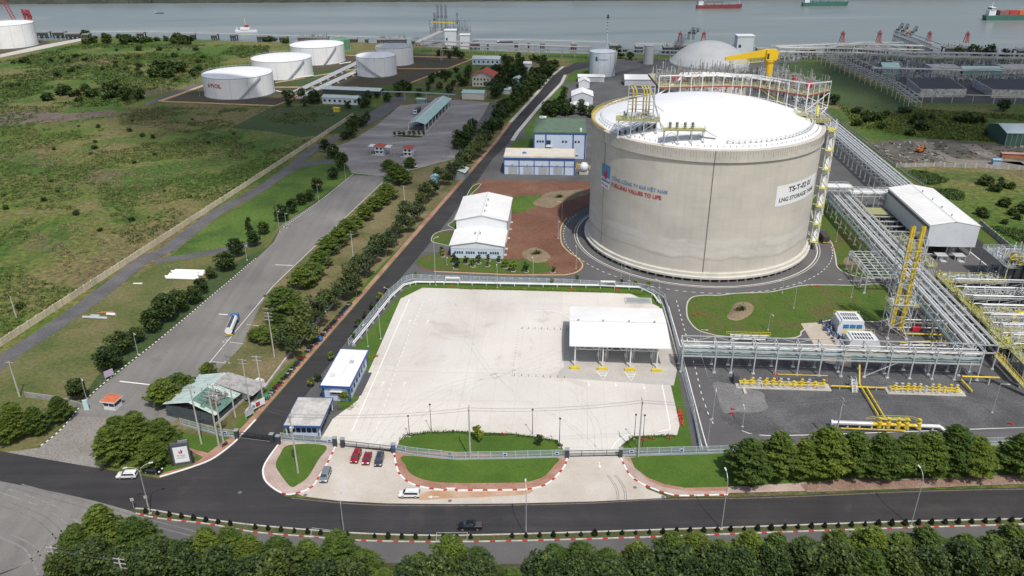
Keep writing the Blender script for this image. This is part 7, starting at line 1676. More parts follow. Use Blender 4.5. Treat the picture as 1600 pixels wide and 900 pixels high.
# rough growth on the fields: one mass of tufts each
def tufts(name, poly, n, smin, smax, mat, seed, thresh=0):
    from mathutils import noise as nz
    rnd = random.Random(seed); P = gp(poly); xs = [p.x for p in P]; ys = [p.y for p in P]; mb = MB(); k = 0; tries = 0
    while k < n and tries < n*8:
        tries += 1; x, y = rnd.uniform(min(xs),max(xs)), rnd.uniform(min(ys),max(ys)); c = False; j = len(P)-1
        for i in range(len(P)):
            if (P[i].y > y) != (P[j].y > y) and x < (P[j].x-P[i].x)*(y-P[i].y)/(P[j].y-P[i].y)+P[i].x: c = not c
            j = i
        if not c or nz.noise(Vector((x*.02, y*.02, seed)))+.35*nz.noise(Vector((x*.09,y*.09,1))) < thresh: continue
        k += 1; s = rnd.uniform(smin, smax)
        for q in range(5): leafq(mb, (x+rnd.gauss(0,s*.8), y+rnd.gauss(0,s*.8), s*rnd.uniform(.1,.9)), s*.6, .7, rnd)
    o = mb.build(name, mat, fixn=False); tag(o, 'wild growth of grass and weeds over '+('the left field' if seed < 3 else 'the upper left field' if seed == 3 else 'the ground right of the boundary'), 'scrub'); o['kind'] = 'stuff'
FL_ = [(0,165),(250,168),(440,170),(540,182),(400,275),(142,442),(0,535)]
tufts('field_growth', FL_, 9000, .35, .8, lf_s, 1, .02)
tufts('field_growth', FL_, 2500, .35, .8, M('dry_grass',(.16,.125,.065),.9,var=.25), 2, .12)
tufts('field_growth', [(0,98),(130,68),(420,72),(420,84),(330,115),(240,150),(200,165),(0,172)], 7000, .6, 1.5, lf_s, 3, -.15)
tufts('verge_growth', [(1310,165),(1600,180),(1600,224),(1440,216),(1340,200)], 4500, .5, 1.2, lf_s, 4, -.2)
tufts('verge_growth', [(1420,268),(1600,272),(1600,380),(1540,352)], 3000, .4, 1.0, lf_s, 5, -.1)
# ------------------------------------------------------------------ vehicles
rubber = M('tyre_rubber', (.018,.018,.018), .8, var=0); rimm = M('wheel_rim', (.45,.46,.47), .35, .6, var=0)
lampw = M('headlamp_glass', (.75,.77,.78), .15, var=0); lampr = M('tail_lamp_red', (.35,.01,.01), .2, var=0)
def car_mat(n, c, met=.25): return M(n, c, .28, met, var=0, coat=.7)
def wheel(t, x, y, r=.36, w_=.24):
    o = MB().pipe([(x,y-w_/2,r),(x,y+w_/2,r)], r, 18).build('wheel', rubber, t)
    s = 1 if y > 0 else -1; MB().pipe([(x,y+s*(w_/2-.01),r),(x,y+s*(w_/2+.02),r)], r*.62, 12).build('rim', rimm, o)
PROF = {'suv': ([(2.3,.45),(2.32,.85),(2.15,1.02),(1.25,1.14),(.55,1.62),(.2,1.74),(-1.7,1.74),(-2.1,1.6),(-2.32,1.1),(-2.35,.5)], 3, 7),
        'mpv': ([(2.35,.45),(2.36,.80),(2.2,.98),(1.45,1.12),(.75,1.64),(.3,1.76),(-1.9,1.78),(-2.2,1.66),(-2.42,1.1),(-2.45,.5)], 3, 7),
        'sedan': ([(2.2,.42),(2.22,.72),(2.0,.88),(1.15,.98),(.45,1.38),(.1,1.46),(-.8,1.46),(-1.1,1.42),(-1.75,1.08),(-2.2,.98),(-2.25,.48)], 3, 8),
        'pickup': ([(2.6,.55),(2.62,.98),(2.4,1.12),(1.45,1.22),(.85,1.70),(.5,1.80),(-.55,1.80),(-.8,1.72),(-.95,1.2),(-2.6,1.2),(-2.62,.6)], 3, 8)}
def car(kind, label, front, rear, mat, group=None, cat='car', z=.1):
    F, B_ = G(*front,.5), G(*rear,.5); d = F-B_; t = thing({'pickup':'pickup_truck'}.get(kind,'car'), label, cat, ((F.x+B_.x)/2,(F.y+B_.y)/2,z), math.atan2(d.y,d.x), group)
    prof, g0, g1 = PROF[kind]; hw = .92; n = len(prof); vs = []
    ztop = max(p[1] for p in prof)
    def wy(zz): return hw*(1-.20*max(0,(zz-1.0)/(ztop-1.0))) if zz > 1.0 else hw
    for s in (-1, 1):
        for x, zz in prof: vs.append((x, s*wy(zz), zz))
    for s in (-1, 1):
        for x, zz in prof: vs.append((x*.985, s*(wy(zz)-.09), zz+.02 if zz > .7 else zz))
    fs = [tuple(range(n))[::-1], tuple(range(n, 2*n))] + [(i, i+1, n+i+1, n+i) for i in range(n-1)] + [(n-1, 0, n, 2*n-1)]
    b = MB().add(vs[:2*n], fs).build('body', mat, t); md = b.modifiers.new('b','BEVEL'); md.width = .07; md.segments = 2; md.limit_method = 'ANGLE'; md.angle_limit = R(20)
    for p in b.data.polygons: p.use_smooth = True
    P = [Vector((x,0,zz)) for x, zz in prof]
    def pane(a, b_, name, mg=.07):
        A, Bb = P[a], P[b_]; d_ = (Bb-A); nrm = Vector((-d_.z,0,d_.x)).normalized()
        if nrm.z < 0: nrm = -nrm
        q = []
        for f in (.08,.92):
            p = A+d_*f+nrm*.012; y = wy(p.z)-.13; q += [(p.x,-y,p.z),(p.x,y,p.z)]
        MB().add(q,[(0,1,3,2)]).build(name, glass, t)
    pane(3, 4, 'windscreen')
    pane({'suv':8,'mpv':8,'sedan':8,'pickup':8}[kind], {'suv':7,'mpv':7,'sedan':7,'pickup':7}[kind], 'rear_window')
    xf, xb = prof[4][0]+.25, {'suv':-1.95,'mpv':-2.05,'sedan':-1.35,'pickup':-.72}[kind]
    for s in (-1,1):
        zl, zh = 1.14 if kind!='sedan' else .98, ztop-.14
        ylo, yhi = (wy(zl)+.012)*s, (wy(zh)+.012)*s
        MB().add([(xf+.38,ylo,zl),(xb-.08,ylo,zl),(xb+.12,yhi,zh),(xf-.22,yhi,zh)],[(0,1,2,3)]).build('side_window', glass, t)
        MB().box(prof[0][0]-.32,prof[0][0]+.03,s*.62-.2,s*.62+.2,.72,.9).build('headlight', lampw, t)
        MB().box(prof[-1][0]-.03,prof[-1][0]+.12,s*.72-.12,s*.72+.12,.8,1.02).build('tail_light', lampr, t)
        MB().box(xf+.1,xf+.28,s*.98-.1,s*.98+.1,1.05,1.2).build('mirror', mat, t)
    for x in (prof[0][0]*.62, prof[-1][0]*.60):
        for s in (-.82,.82): wheel(t, x, s)
    MB().box(prof[-1][0]*.93,prof[0][0]*.93,-.9,.9,.22,.47).build('sill', rubber, t)
    if kind == 'pickup': MB().box(-2.5,-1.05,-.74,.74,1.203,1.22).build('cargo_bed', dark_st, t); MB().bar((-1.2,-.75,1.25),(-1.2,-.75,1.6),.07).bar((-1.2,.75,1.25),(-1.2,.75,1.6),.07).bar((-1.2,-.75,1.6),(-1.2,.75,1.6),.07).build('sports_bar', black, t)
    if kind in ('suv','mpv'): MB().bar((.1,-.62,ztop+.05),(-1.6,-.62,ztop+.05),.05).bar((.1,.62,ztop+.05),(-1.6,.62,ztop+.05),.05).build('roof_rail', steel_d, t)
    MB().box(prof[0][0]-.02,prof[0][0]+.04,-.45,.45,.55,.72).build('grille', black, t)
    return t
grp_ = 'cars parked before the left driveway gate'
car('suv', 'bright red hatchback SUV, leftmost of three cars parked at the driveway gate', (551.5,726), (561.5,703), car_mat('paint_red',(.33,.012,.02)), grp_)
car('sedan', 'dark red car parked between the red SUV and the dark grey one', (570,729), (577,706), car_mat('paint_crimson',(.28,.012,.03)), grp_)
car('suv', 'dark grey SUV, rightmost of three cars parked at the driveway gate', (589.5,732), (596,707), car_mat('paint_slate',(.045,.055,.075)), grp_)
car('mpv', 'silver people carrier parked along the striped kerb of the small left lawn', (504,756), (513.5,732), car_mat('paint_silver',(.30,.33,.36),.5))
car('mpv', 'white people carrier with dark windows stopped at the edge of the main road', (622,773), (657,773), car_mat('paint_white',(.78,.78,.77),0))
car('pickup', 'black pickup truck driving on the dark main road beside the median', (714.5,823), (755,823), car_mat('paint_black',(.008,.009,.012),.1), cat='pickup truck')
car('suv', 'white hatchback parked in front of the big corner tree', (181,744), (217,743), MATS['paint_white'])
car('sedan', 'black car half hidden behind the white hatchback under the corner tree', (252,737), (226,734), MATS['paint_black'])
t = thing('dark_hut', 'small dark roofed hut under the trees at the left edge', 'hut', G(44,673), R(-15)); MB().box(0,2.6,0,2.4,.05,1.5).build('wall', dark_st, t); MB().box(-.3,3.0,-.3,2.8,1.503,1.7).build('roof', M('hut_roof_slate',(.13,.15,.18),.6,var=.1), t)
def truck(label, front, rear, cabm, tankm, tanker=True, width=2.4, z=.08, cat='tanker truck', name='tanker_truck'):
    F, B_ = G(*front,1.2), G(*rear,1.2); d = F-B_; L_ = d.length; t = thing(name, label, cat, ((F.x+B_.x)/2,(F.y+B_.y)/2,z), math.atan2(d.y,d.x)); h = L_/2; w2 = width/2
    cb = MB().add([(h,-w2,.6),(h,w2,.6),(h,w2,1.6),(h-.3,w2,2.7),(h-2.0,w2,2.8),(h-2.0,w2,.6),(h,-w2,1.6),(h-.3,-w2,2.7),(h-2.0,-w2,2.8),(h-2.0,-w2,.6)],[(0,1,2,6),(6,2,3,7),(7,3,4,8),(8,4,5,9),(1,5,4,3,2),(0,6,7,8,9)]).build('cab', cabm, t)
    MB().add([(h+.012,-w2+.15,1.65),(h+.012,w2-.15,1.65),(h-.255,w2-.2,2.55),(h-.255,-w2+.2,2.55)],[(0,1,2,3)]).build('windscreen', glass, cb)
    for s in (-1,1): MB().box(h-1.6,h-.5,s*w2-.02,s*w2+.02,1.6,2.35).build('side_window', glass, cb)
    if tanker:
        MB().pipe([(-h,0,1.9),(h-2.3,0,1.9)], 1.12, 20).build('tank', tankm, t, smooth=40)
        for i in range(5): x = -h+1+(L_-4)*i/4; MB().lathe([(.38,2.95),(.38,3.12)],12,(x,0,0)).build('hatch', dark_st, t)
        MB().box(-h+.4,h-2.6,-.5,.5,2.97,3.02).build('catwalk', dark_st, t)
    else: MB().box(-h,h-2.2,-w2,w2,.95,2.9).build('cargo_box', tankm, t)
    MB().box(-h,h-.2,-.5,.5,.5,.9).build('chassis', black, t)
    for x in (h-1.2,-h+1.2,-h+2.4):
        for s in (-w2+.2,w2-.2): wheel(t, x, s, .5, .3)
    MB().box(-h-.06,-h+.1,-w2,w2,.45,.75).build('rear_bumper', yelp, t)
    return t
truck('white tanker truck with a blue cab driving up the grey tanker road', (368.5,495), (357.5,521), M('cab_blue',(.03,.14,.42),.35,var=0,coat=.5), M('tanker_white',(.72,.73,.73),.35,var=.04))
truck('dark green tanker truck with a white cab on the lower edge of the parking lot', (652,258), (632,260), car_mat('cab_white',(.70,.70,.68),0), M('tanker_green',(.03,.11,.09),.4,var=.05))
truck('small white truck beside the left side of the mint canopy', (648,177), (655,171), MATS['cab_white'], dark_st, False, cat='truck', name='truck')
truck('white and black truck at the right edge of the parking lot', (738,188), (733,194), MATS['cab_white'], dark_st, False, cat='truck', name='truck')
truck('dark covered truck parked on the ring road right of the concrete tank', (1281,364), (1291,377), dark_st, M('canvas_dark',(.06,.05,.05),.9,var=.2), False, cat='truck', name='truck')
# motorbikes along the brick path
def bike():
    t = thing('motorbike', 'motorbike', 'motorbike', (0,0,-500))
    for x in (-.62,.62):
        w_ = MB().pipe([(x,-.06,.3),(x,.06,.3)],.3,12).build('wheel', rubber, t); MB().pipe([(x,-.065,.3),(x,.065,.3)],.15,8).build('rim', rimm, w_)
    MB().add([(-.75,-.13,.62),(-.75,.13,.62),(.1,.16,.45),(.1,-.16,.45),(-.8,-.1,.8),(-.8,.1,.8),(.05,.14,.76),(.05,-.14,.76)],[(0,1,2,3),(7,6,5,4),(0,3,7,4),(1,5,6,2),(2,6,7,3),(0,4,5,1)]).bar((.1,0,.35),(.55,0,.95),.2,.12).bar((-.1,0,.35),(.4,0,.4),.3,.12).build('fairing', M('bike_red',(.28,.02,.02),.35,var=0), t)
    MB().box(-.72,.02,-.13,.13,.765,.85).build('seat', black, t); MB().bar((.45,0,.8),(.62,0,.3),.07).bar((.42,-.32,1.0),(.42,.32,1.0),.05).box(.4,.6,-.12,.12,.85,1.02).build('handlebar', black, t)
    KIDS[t.name] = [(k, kids(k)) for k in kids(t)]; return t
bp = bike(); bike_m = [MATS['bike_red'], M('bike_black',(.02,.02,.025),.35,var=0), M('bike_blue',(.02,.06,.22),.35,var=0), M('bike_white',(.55,.55,.55),.35,var=0), MATS['bike_black'], MATS['bike_black']]
p0, p1 = G(416,626), G(549,474); random.seed(8); d = p1-p0; n = 58; ang = math.atan2(d.y,d.x); first = True; k = 0
cn = ['red','black','blue','white','black','black']
for i in range(n):
    if i in (9, 23, 24, 33, 46): continue
    P = p0+d*(i/n)+Vector((random.uniform(-.25,.25),random.uniform(-.2,.2),0)); P.z = .1; j = random.randrange(6)
    lb = '%s motorbike from the near end of the row on the brick path, %s' % (ordw(k,'nearest'), cn[j]); g_ = 'motorbikes parked on the brick path'; rz = ang-R(70)+random.uniform(-.2,.2)
    o = bp if first else dup(bp, P, rz, lb, g_)
    if first: bp.location = P; bp.rotation_euler = (0,0,rz); tag(bp, lb, 'motorbike', g_); first = False
    for c_ in C.objects[-9:] if o is not bp else kids(bp):
        if c_.parent == o and c_.name.startswith('fairing'): 
            c_.data = c_.data.copy(); c_.data.materials[0] = bike_m[j]
    k += 1
t = thing('motorbike', 'lone dark motorbike on the kerb by the white corner', 'motorbike', G(352,697)+Vector((0,0,.12)), R(60))
for ch in KIDS[bp.name]:
    c_ = ch[0].copy(); C.objects.link(c_); c_.parent = t
    for g_ in ch[1]: d_ = g_.copy(); C.objects.link(d_); d_.parent = c_
for px, lb in (((500,533),'blue parasol or tarp among the motorbikes'),((417,623),'green cover at the near end of the motorbikes')):
    P = G(*px); t = thing('tarp_cover', lb, 'tarp', P); MB().lathe([(1.0,.6),(.7,1.3),(.1,1.7)],8,cap=False).build('sheet', M('tarp_'+lb[:4].strip(),(.02,.16,.45) if 'blue' in lb else (.03,.20,.12),.7,var=.1), t); MB().bar((0,0,.1),(0,0,1.6),.06).build('pole', steel, t)
# ------------------------------------------------------------------ lamps and poles
polem = M('lamp_pole_grey', (.48,.50,.50), .45, .3, var=.08); headm = M('lamp_head', (.60,.61,.60), .4, var=0); heads_d = M('lamp_head_dark', (.05,.05,.05), .5, var=0)
concp = M('pole_concrete', (.42,.40,.36), .85, var=.15, scale=1)
def street_lamp(label, px, ty, arm=2.2, two=False, rz=None):
    P = G(*px); h = H(px[0],px[1],ty); t = thing('street_lamp', label, 'street lamp', (P.x,P.y,.1), R(90) if rz is None else rz, 'tall street lamps on the median')
    h2 = h-1.6; MB().lathe([(.14,0),(.13,.4),(.11,.4),(.07,h2)],8).build('pole', polem, t); MB().box(-.3,.3,-.3,.3,-.05,.12).build('footing', conc_lt, t)
    for s in ((1,-1) if two else (1,)):
        MB().pipe([(0,0,h2-.3),(s*.4,0,h2+.7),(s*arm*.6,0,h2+1.3),(s*arm,0,h2+1.5)],.06,6).build('arm', polem, t); MB().box(min(s*arm-.1,s*(arm+.8)),max(s*arm+.1,s*(arm+.8)),-.16,.16,h2+1.42,h2+1.58).build('lamp_head', headm, t)
    return t
street_lamp('double armed street lamp at the pointed left end of the median', (235,803), 727, 2.2, True, R(20))
for px, ty, lb in (((538,836),778,'second street lamp from the left on the median, above the foreground trees'),((822,838),762,'street lamp on the median just right of the black pickup'),((1127,827),744,'street lamp on the median in front of the right lawn corner'),((1423,822),740,'rightmost street lamp on the median with a curved head')): street_lamp(lb, px, ty, 2.0, False, R(92))
def small_lamp(label, px, ty, dark=False, grp='plant lamp posts', rz=0):
    P = G(*px); h = H(px[0],px[1],ty); t = thing('lamp_post', label, 'lamp post', (P.x,P.y,.1), rz, grp)
    MB().lathe([(.10,0),(.06,h)],6).build('pole', heads_d if dark else polem, t); MB().box(-.25,.25,-.25,.25,0,.15).build('footing', conc_lt, t)
    if dark: MB().lathe([(.1,h-.1),(.28,h),(.24,h+.25),(.05,h+.3)],8).build('lamp_head', heads_d, t)
    else: MB().bar((0,0,h-.1),(1.6,0,h+.15),.09).box(1.4,2.1,-.13,.13,h+.08,h+.2).build('lamp_head', headm, t)
dl_ = [((640,683),651),((674,674),633),((832,679),641),((874,700),655),((991,686),649),((1003,706),650)]
for i, (px, ty) in enumerate(dl_): small_lamp(ordw(i,'leftmost')+' slim dark headed lamp post from the left at the front of the yard', px, ty, True, 'dark lamp posts at the front of the yard')
pl_ = [((681,446),373),((698,414),401),((777,450),418),((833,441),406),((878,343),316),((900,420),388),((872,373),345),((970,441),407),((983,446),422),((1029,465),440),((1105,700),655),((1091,555),515),((1240,482),440),((1200,516),490),((1306,378),350),((1325,425),391),((1222,458),438),((595,530),488),((575,542),505),((608,470),452),((1113,655),606),((1160,667),640),((1550,645),600),((1330,465),425),((1345,400),375),((1490,520),480),((1440,440),412)]
for i, (px, ty) in enumerate(sorted(pl_)): small_lamp(ordw(i,'leftmost')+' slim grey lamp post from the left within the fenced plant', px, ty, False, 'plant lamp posts', random.uniform(0,6))
tl_ = [((136,626),591),((216,554),520),((352,566),532),((358,568),530),((313,448),425),((386,407),383),((437,363),330),((498,315),288),((540,280),255),((448,357),333),((693,247),218),((737,205),180),((774,180),157)]
for i, (px, ty) in enumerate(sorted(tl_)): small_lamp(ordw(i,'leftmost')+' grey lamp post from the left along the tanker road and lot', px, ty, False, 'lamp posts of the tanker road', R(-50))
fl_ = [((312,150),112),((230,165),148),((253,146),135),((303,134),122),((843,91),75),((595,75),45),((1530,95),60),((1295,70),58)]
for i, (px, ty) in enumerate(sorted(fl_)): small_lamp(ordw(i,'leftmost')+' far lamp mast from the left near the oil tanks and river', px, ty, False, 'far lamp masts', R(-90))
PT_ = {}
def upole(label, px, ty, arms=2, rz=0, gear=False, grp='concrete utility poles'):
    P = G(*px); h = H(px[0],px[1],ty); t = thing('utility_pole', label, 'utility pole', (P.x,P.y,.0), rz, grp); PT_[px] = (P, h, rz)
    MB().lathe([(.24,0),(.14,h)],8).build('pole', concp, t)
    for k in range(arms):
        z = h-.3-k*1.1; MB().box(-1.3,1.3,-.07,.07,z,z+.12).build('crossarm', steel, t)
        for x in (-1.2,-.6,.6,1.2): MB().lathe([(.05,z+.12),(.09,z+.2),(.05,z+.42)],6,(x,0,0)).build('insulator', M('insulator_brown',(.12,.07,.05),.4,var=0), t)
    if gear: MB().lathe([(.3,h-4.2),(.34,h-4),(.34,h-3.1),(.2,h-2.9)],10,(.55,0,0)).lathe([(.3,h-4.2),(.34,h-4),(.34,h-3.1),(.2,h-2.9)],10,(-.55,0,0)).build('transformer', steel, t)
    return t
ups = [((31,620),565,1,'utility pole on the dry grass at the left edge'),((26,497),463,0,'bare pole standing in the left scrub field'),((315,694),603,1,'leftmost pole in front of the torn shed'),((343,700),611,2,'left of two crowded poles before the shed corner'),((350,695),601,3,'right of two crowded poles before the shed corner'),((368,652),600,1,'short pole between the shed and the banner'),((392,642),561,2,'pole behind the grey board beside the shed'),((412,628),556,2,'pole near the box trailer with double crossarms'),((429,558),488,3,'pole with three crossarms on the strip by the spreading trees'),((466,740),648,2,'twin crossarm pole on the small left lawn'),((554,424),365,1,'pole in the middle of the dry strip'),((633,327),290,1,'far pole in the dry strip below the turquoise kiosk'),((735,718),638,1,'pole in front of the middle of the mesh fence'),((997,714),626,1,'pole just inside the right hand gate'),((1304,690),622,2,'pole standing at the front of the gravel yard'),((96,905),854,2,'pole at the lower left corner beside the foreground trees'),((200,925),872,3,'pole rising through the foreground trees at lower left')]
for px, ty, a, lb in ups: upole(lb, px, ty, a, R(90) if px in ((466,740),(735,718),(997,714),(1304,690)) else R(-10), px in ((350,695),(466,740)))
cablem = M('cable_dark', (.10,.10,.10), .6, var=0)
def wires(label, a, b, n=3, sag=1.0, dz=0, sp=.55):
    (A, ha, ra), (B_, hb, rb) = PT_[a], PT_[b]; t = thing('overhead_cables', label, 'cables', A)
    for k in range(n):
        o_ = (k-(n-1)/2)*sp; d_ = (B_-A).normalized(); nrm = Vector((-d_.y,d_.x,0))*o_
        pts = []
        for i in range(13): f = i/12; p = A.lerp(B_, f)+nrm; pts.append(Vector((p.x,p.y,(ha+(hb-ha)*f)-dz-sag*4*f*(1-f)-(k%2)*.5)))
        MB().pipe(pts,.022,4).build('cable', cablem, t, world=True)
wires('overhead cables from the small lawn pole to the pole before the mesh fence', (466,740), (735,718), 4)
wires('overhead cables crossing in front of the concrete yard', (735,718), (997,714), 4)
wires('overhead cables from the right gate pole over the gravel yard', (997,714), (1304,690), 4, 1.4)
wires('overhead cables from the crowded poles over the gatehouse', (350,695), (466,740), 4, .6)
wires('overhead cables between the poles beside the torn shed', (350,695), (392,642), 3, .5)
wires('overhead cables along the strip behind the shed', (412,628), (429,558), 3, .6)
wires('overhead cables up the dry strip', (429,558), (554,424), 3, 1.2)
wires('overhead cables between the two far strip poles', (554,424), (633,327), 2, 1.2)
wires('overhead cables across the tanker road mouth', (31,620), (315,694), 3, 1.5)
wires('overhead cables over the lower left road corner', (96,905), (200,925), 3, .4)
# right end of the front cables leaves the picture
PT_[(1700,672)] = (G(1700,672), 9.5, 0); wires('overhead cables leaving the view on the right above the trees', (1304,690), (1700,672), 4, 1.6)
# kerbs and bays of the tanker road
blackk = M('kerb_black_paint', (.05,.05,.05), .8)
for nm, px in (('left', [(60,700),(97,670),(150,610),(250,530),(347,449),(400,404)]),('upper', [(440,356),(450,351),(500,314),(551,273)])):
    P = gs(px,4); L_ = plen(P); mb = MB().strip(P,.3,.05,h=.16); o = struct(mb.build('dotted_kerb', white_paint)); b_ = MB(); d_ = 0
    while d_ < L_: b_.strip(clip(P,d_,min(L_,d_+.8)),.31,.054,h=.16); d_ += 1.6
    b_.build('black_band', blackk, o)
line('bay_border_line', [(300,600),(427,447),(495,382),(598,285)], .2, z=.075)
for i in range(15):
    a = Vector(G(330,548).lerp(G(594,290), 0)); f = (i/14)**1.0; p = G(330,565).lerp(G(590,293), f); q = p+Vector((4.6,-1.0,0)); struct(MB().strip([p,q],.15,.076).build('bay_line', white_paint))
line('road_marking', [(342,491),(356,492)], .5, z=.075); line('road_marking', [(430,414),(458,415)], .4, z=.075); line('road_marking', [(187,596),(240,602)], .5, z=.075)
t = thing('median_guard', 'white low rail frame on the median left of the black pickup', 'rail', G(685,842)); 
for nm, (x1,x2,y) in (('a',(682,730,841)),):
    A, B_ = G(x1,y), G(x2,y); mb = MB(); mb.bar(A+Vector((0,.9,.7)),B_+Vector((0,.9,.7)),.08).bar(A+Vector((0,-.9,.3)),B_+Vector((0,-.9,.3)),.1)
    for q in (A,B_): mb.bar(q+Vector((0,.9,.1)),q+Vector((0,.9,.7)),.07).bar(q+Vector((0,-.9,.3)),q+Vector((0,.9,.7)),.07)
    mb.build('frame', steel, t, world=True)
t = thing('median_guard', 'white low rail frame on the median behind the foreground trees on the left', 'rail', G(487,833)); A, B_ = G(487,834), G(520,838); MB().bar(A+Vector((0,.9,.8)),B_+Vector((0,.9,.8)),.08).bar(A+Vector((0,-.9,.3)),B_+Vector((0,-.9,.3)),.1).bar(A+Vector((0,-.9,.3)),A+Vector((0,.9,.8)),.07).bar(B_+Vector((0,-.9,.3)),B_+Vector((0,.9,.8)),.07).build('frame', steel, t, world=True)
for px, lb in (((210,796),'round sign on a post at the left tip of the median'),((231,792),'square white sign on the double armed lamp')):
    P = G(*px); t = thing('road_sign', lb, 'sign', (P.x,P.y,.1), R(200)); MB().bar((0,0,0),(0,0,3),.08).build('post', polem, t); MB().box(-.35,.35,-.03,.03,2.3,3.1).build('plate', steel, t)
# hydrants and small red gear
for i, px in enumerate(sorted([(1119,542+5),(1210,587),(1143,641),(1142,648),(1222,677),(1577,664),(1091,492),(1083,494),(1265,449),(1275,449),(892,453),(964,456),(963,452),(705,449),(587,558),(1063,650),(866,372),(868,360),(757,284),(901,286),(1297,384),(1302,388),(1043,687),(1017,687),(1003,689),(785,680)])):
    P = G(*px); t = thing('fire_hydrant', ordw(i,'leftmost')+' red hydrant or hose point from the left across the plant', 'hydrant', (P.x,P.y,.12), 0, 'red hydrants around the plant')
    MB().lathe([(.22,0),(.12,.1),(.12,.65),(.18,.7),(.15,.8),(.04,.88)],8).pipe([(-.26,0,.5),(.26,0,.5)],.08,6).build('body', redp, t); MB().box(.4,.68,-.15,.15,0,.5).build('hose_cabinet', redp, t)
# bollards round the bay
for i in range(16):
    f = i/15; px = (804+(888-804)*min(1,f*2), 588+3*min(1,f*2)) if f <= .5 else (811+(886-811)*(f-.5)*2, 514+(516-514)*(f-.5)*2)
    P = G(*px); t = thing('bollard', ordw(i,'first')+' tiny grey stud of the dashed bay left of the loading canopy', 'bollard', (P.x,P.y,.1), 0, 'studs round the dashed bay'); MB().lathe([(.09,0),(.09,.75),(.02,.8)],6).build('post', steel_d, t)
# stored pipes and scrap
t = thing('pipe_stack', 'stack of long white pipes lying on the grass by the gravel track', 'pipes', G(258,436), R(-6))
for k in range(7): MB().pipe([(random.uniform(-.6,.6),k*1.15,.5),(12+random.uniform(-1,1),k*1.15+.2,.5)],.42,8).build('pipe', white_roof, t)
t = thing('pipe_stack', 'loose grey and orange pipes dumped on the dry grass', 'pipes', G(130,497), R(-4))
MB().pipe([(0,0,.45),(8.5,-.4,.45)],.45,8).pipe([(2,1.2,.4),(5,1.2,.4)],.4,8).build('pipe', steel, t); MB().pipe([(3,3.2,.3),(9,3.6,.3)],.25,6).pipe([(4,4,.3),(8,4.3,.3)],.25,6).build('orange_pipe', M('primer_orange',(.36,.16,.06),.8,var=.2), t); MB().pipe([(7,2.2,.6),(10,2,.6)],.5,8).build('wide_pipe', steel_w, t)
t = thing('scrap_piece', 'short white plank on the grass near the stored pipes', 'scrap', G(208,444)); MB().box(0,3.2,0,.5,.05,.3).build('plank', white_roof, t)
scm = [M('scrap_white',(.36,.36,.34),.8,var=.2), M('scrap_dark',(.08,.08,.08),.8,var=.2), M('scrap_blue',(.06,.10,.20),.8,var=.2), M('scrap_rust',(.17,.12,.09),.9,var=.3)]
for (px1, px2, n_, sd_) in (((1365,222),(1480,255),150,1),((1495,228),(1600,248),70,2)):
    rnd = random.Random(sd_); mbs = [MB() for _ in scm]
    for i in range(n_):
        P = G(rnd.uniform(px1[0],px2[0]), rnd.uniform(px1[1],px2[1])); m_ = rnd.choices(mbs, (3,6,.25,3))[0]; m_.cbox((P.x,P.y,.05),(rnd.uniform(.4,3.2),rnd.uniform(.2,1.0),rnd.uniform(.1,.8)),rnd.uniform(0,3.1))
    for m_, mt, nm in zip(mbs, scm, ('white','dark','blue','rusty')):
        o = m_.build('scrap_litter', mt); tag(o, nm+' scrap pieces littering the '+('left' if sd_==1 else 'right')+' part of the scrap yard', 'scrap'); o['kind'] = 'stuff'
P = G(1436,238); t = thing('excavator', 'small orange excavator in the scrap yard', 'excavator', P, R(30)); ora = M('excavator_orange',(.45,.14,.03),.6,var=.15)
MB().box(-1.8,1.8,-1.3,-.7,.05,.9).box(-1.8,1.8,.7,1.3,.05,.9).build('track', black, t); MB().box(-1.6,1.4,-1.2,1.2,.95,2.2).box(.2,1.4,-1.1,0,2.2,3.1).build('house', ora, t); MB().bar((1.2,.4,1.8),(3.6,.4,4.4),.4).bar((3.6,.4,4.4),(5.4,.4,1.6),.35).build('boom', ora, t); MB().box(5.0,5.8,-.1,.9,.8,1.7).build('bucket', black, t)
# ------------------------------------------------------------------ river works
jm = M('jetty_concrete', (.25,.25,.24), .85, var=.2, scale=.05); jd = M('jetty_dark', (.045,.05,.055), .8, var=.2, scale=.05); jred = M('jetty_red', (.33,.05,.05), .6, var=.1); jgrey = M('jetty_steel', (.15,.18,.20), .6, var=.15)
def jetty(label, x1, x2, y, thick=9, z=4.0, deckm=None, clutter_n=0):
    A, B_ = G(x1,y,z), G(x2,y,z); w_ = (B_-A).length; t = thing('mooring_platform', label, 'jetty', (A.x,A.y,-2.5), 0, 'jetty platforms standing in the river')
    MB().box(0,w_,0,thick,5.4,6.5).build('deck', deckm or jm, t); n = max(2, int(w_/5))
    for i in range(n+1):
        for yy in (1.2, thick-1.2): MB().bar((1+(w_-2)*i/n,yy,-2),(1+(w_-2)*i/n,yy,5.4),1.0).build('pile', jd, t)
    MB().box(.3,w_-.3,.3,.8,2.6,5.4).build('fender_wall', jd, t)
    if clutter_n:
        m_ = [MB(), MB()]; rnd = random.Random(int(x1)); clutter(m_, [(1,1),(w_-1,1),(w_-1,thick-1),(1,thick-1)], 6.5, clutter_n, 4, rnd)
        for mm_, mt in zip(m_, (jgrey, jd)): mm_.build('pipework', mt, t)['kind'] = 'stuff'
    return t
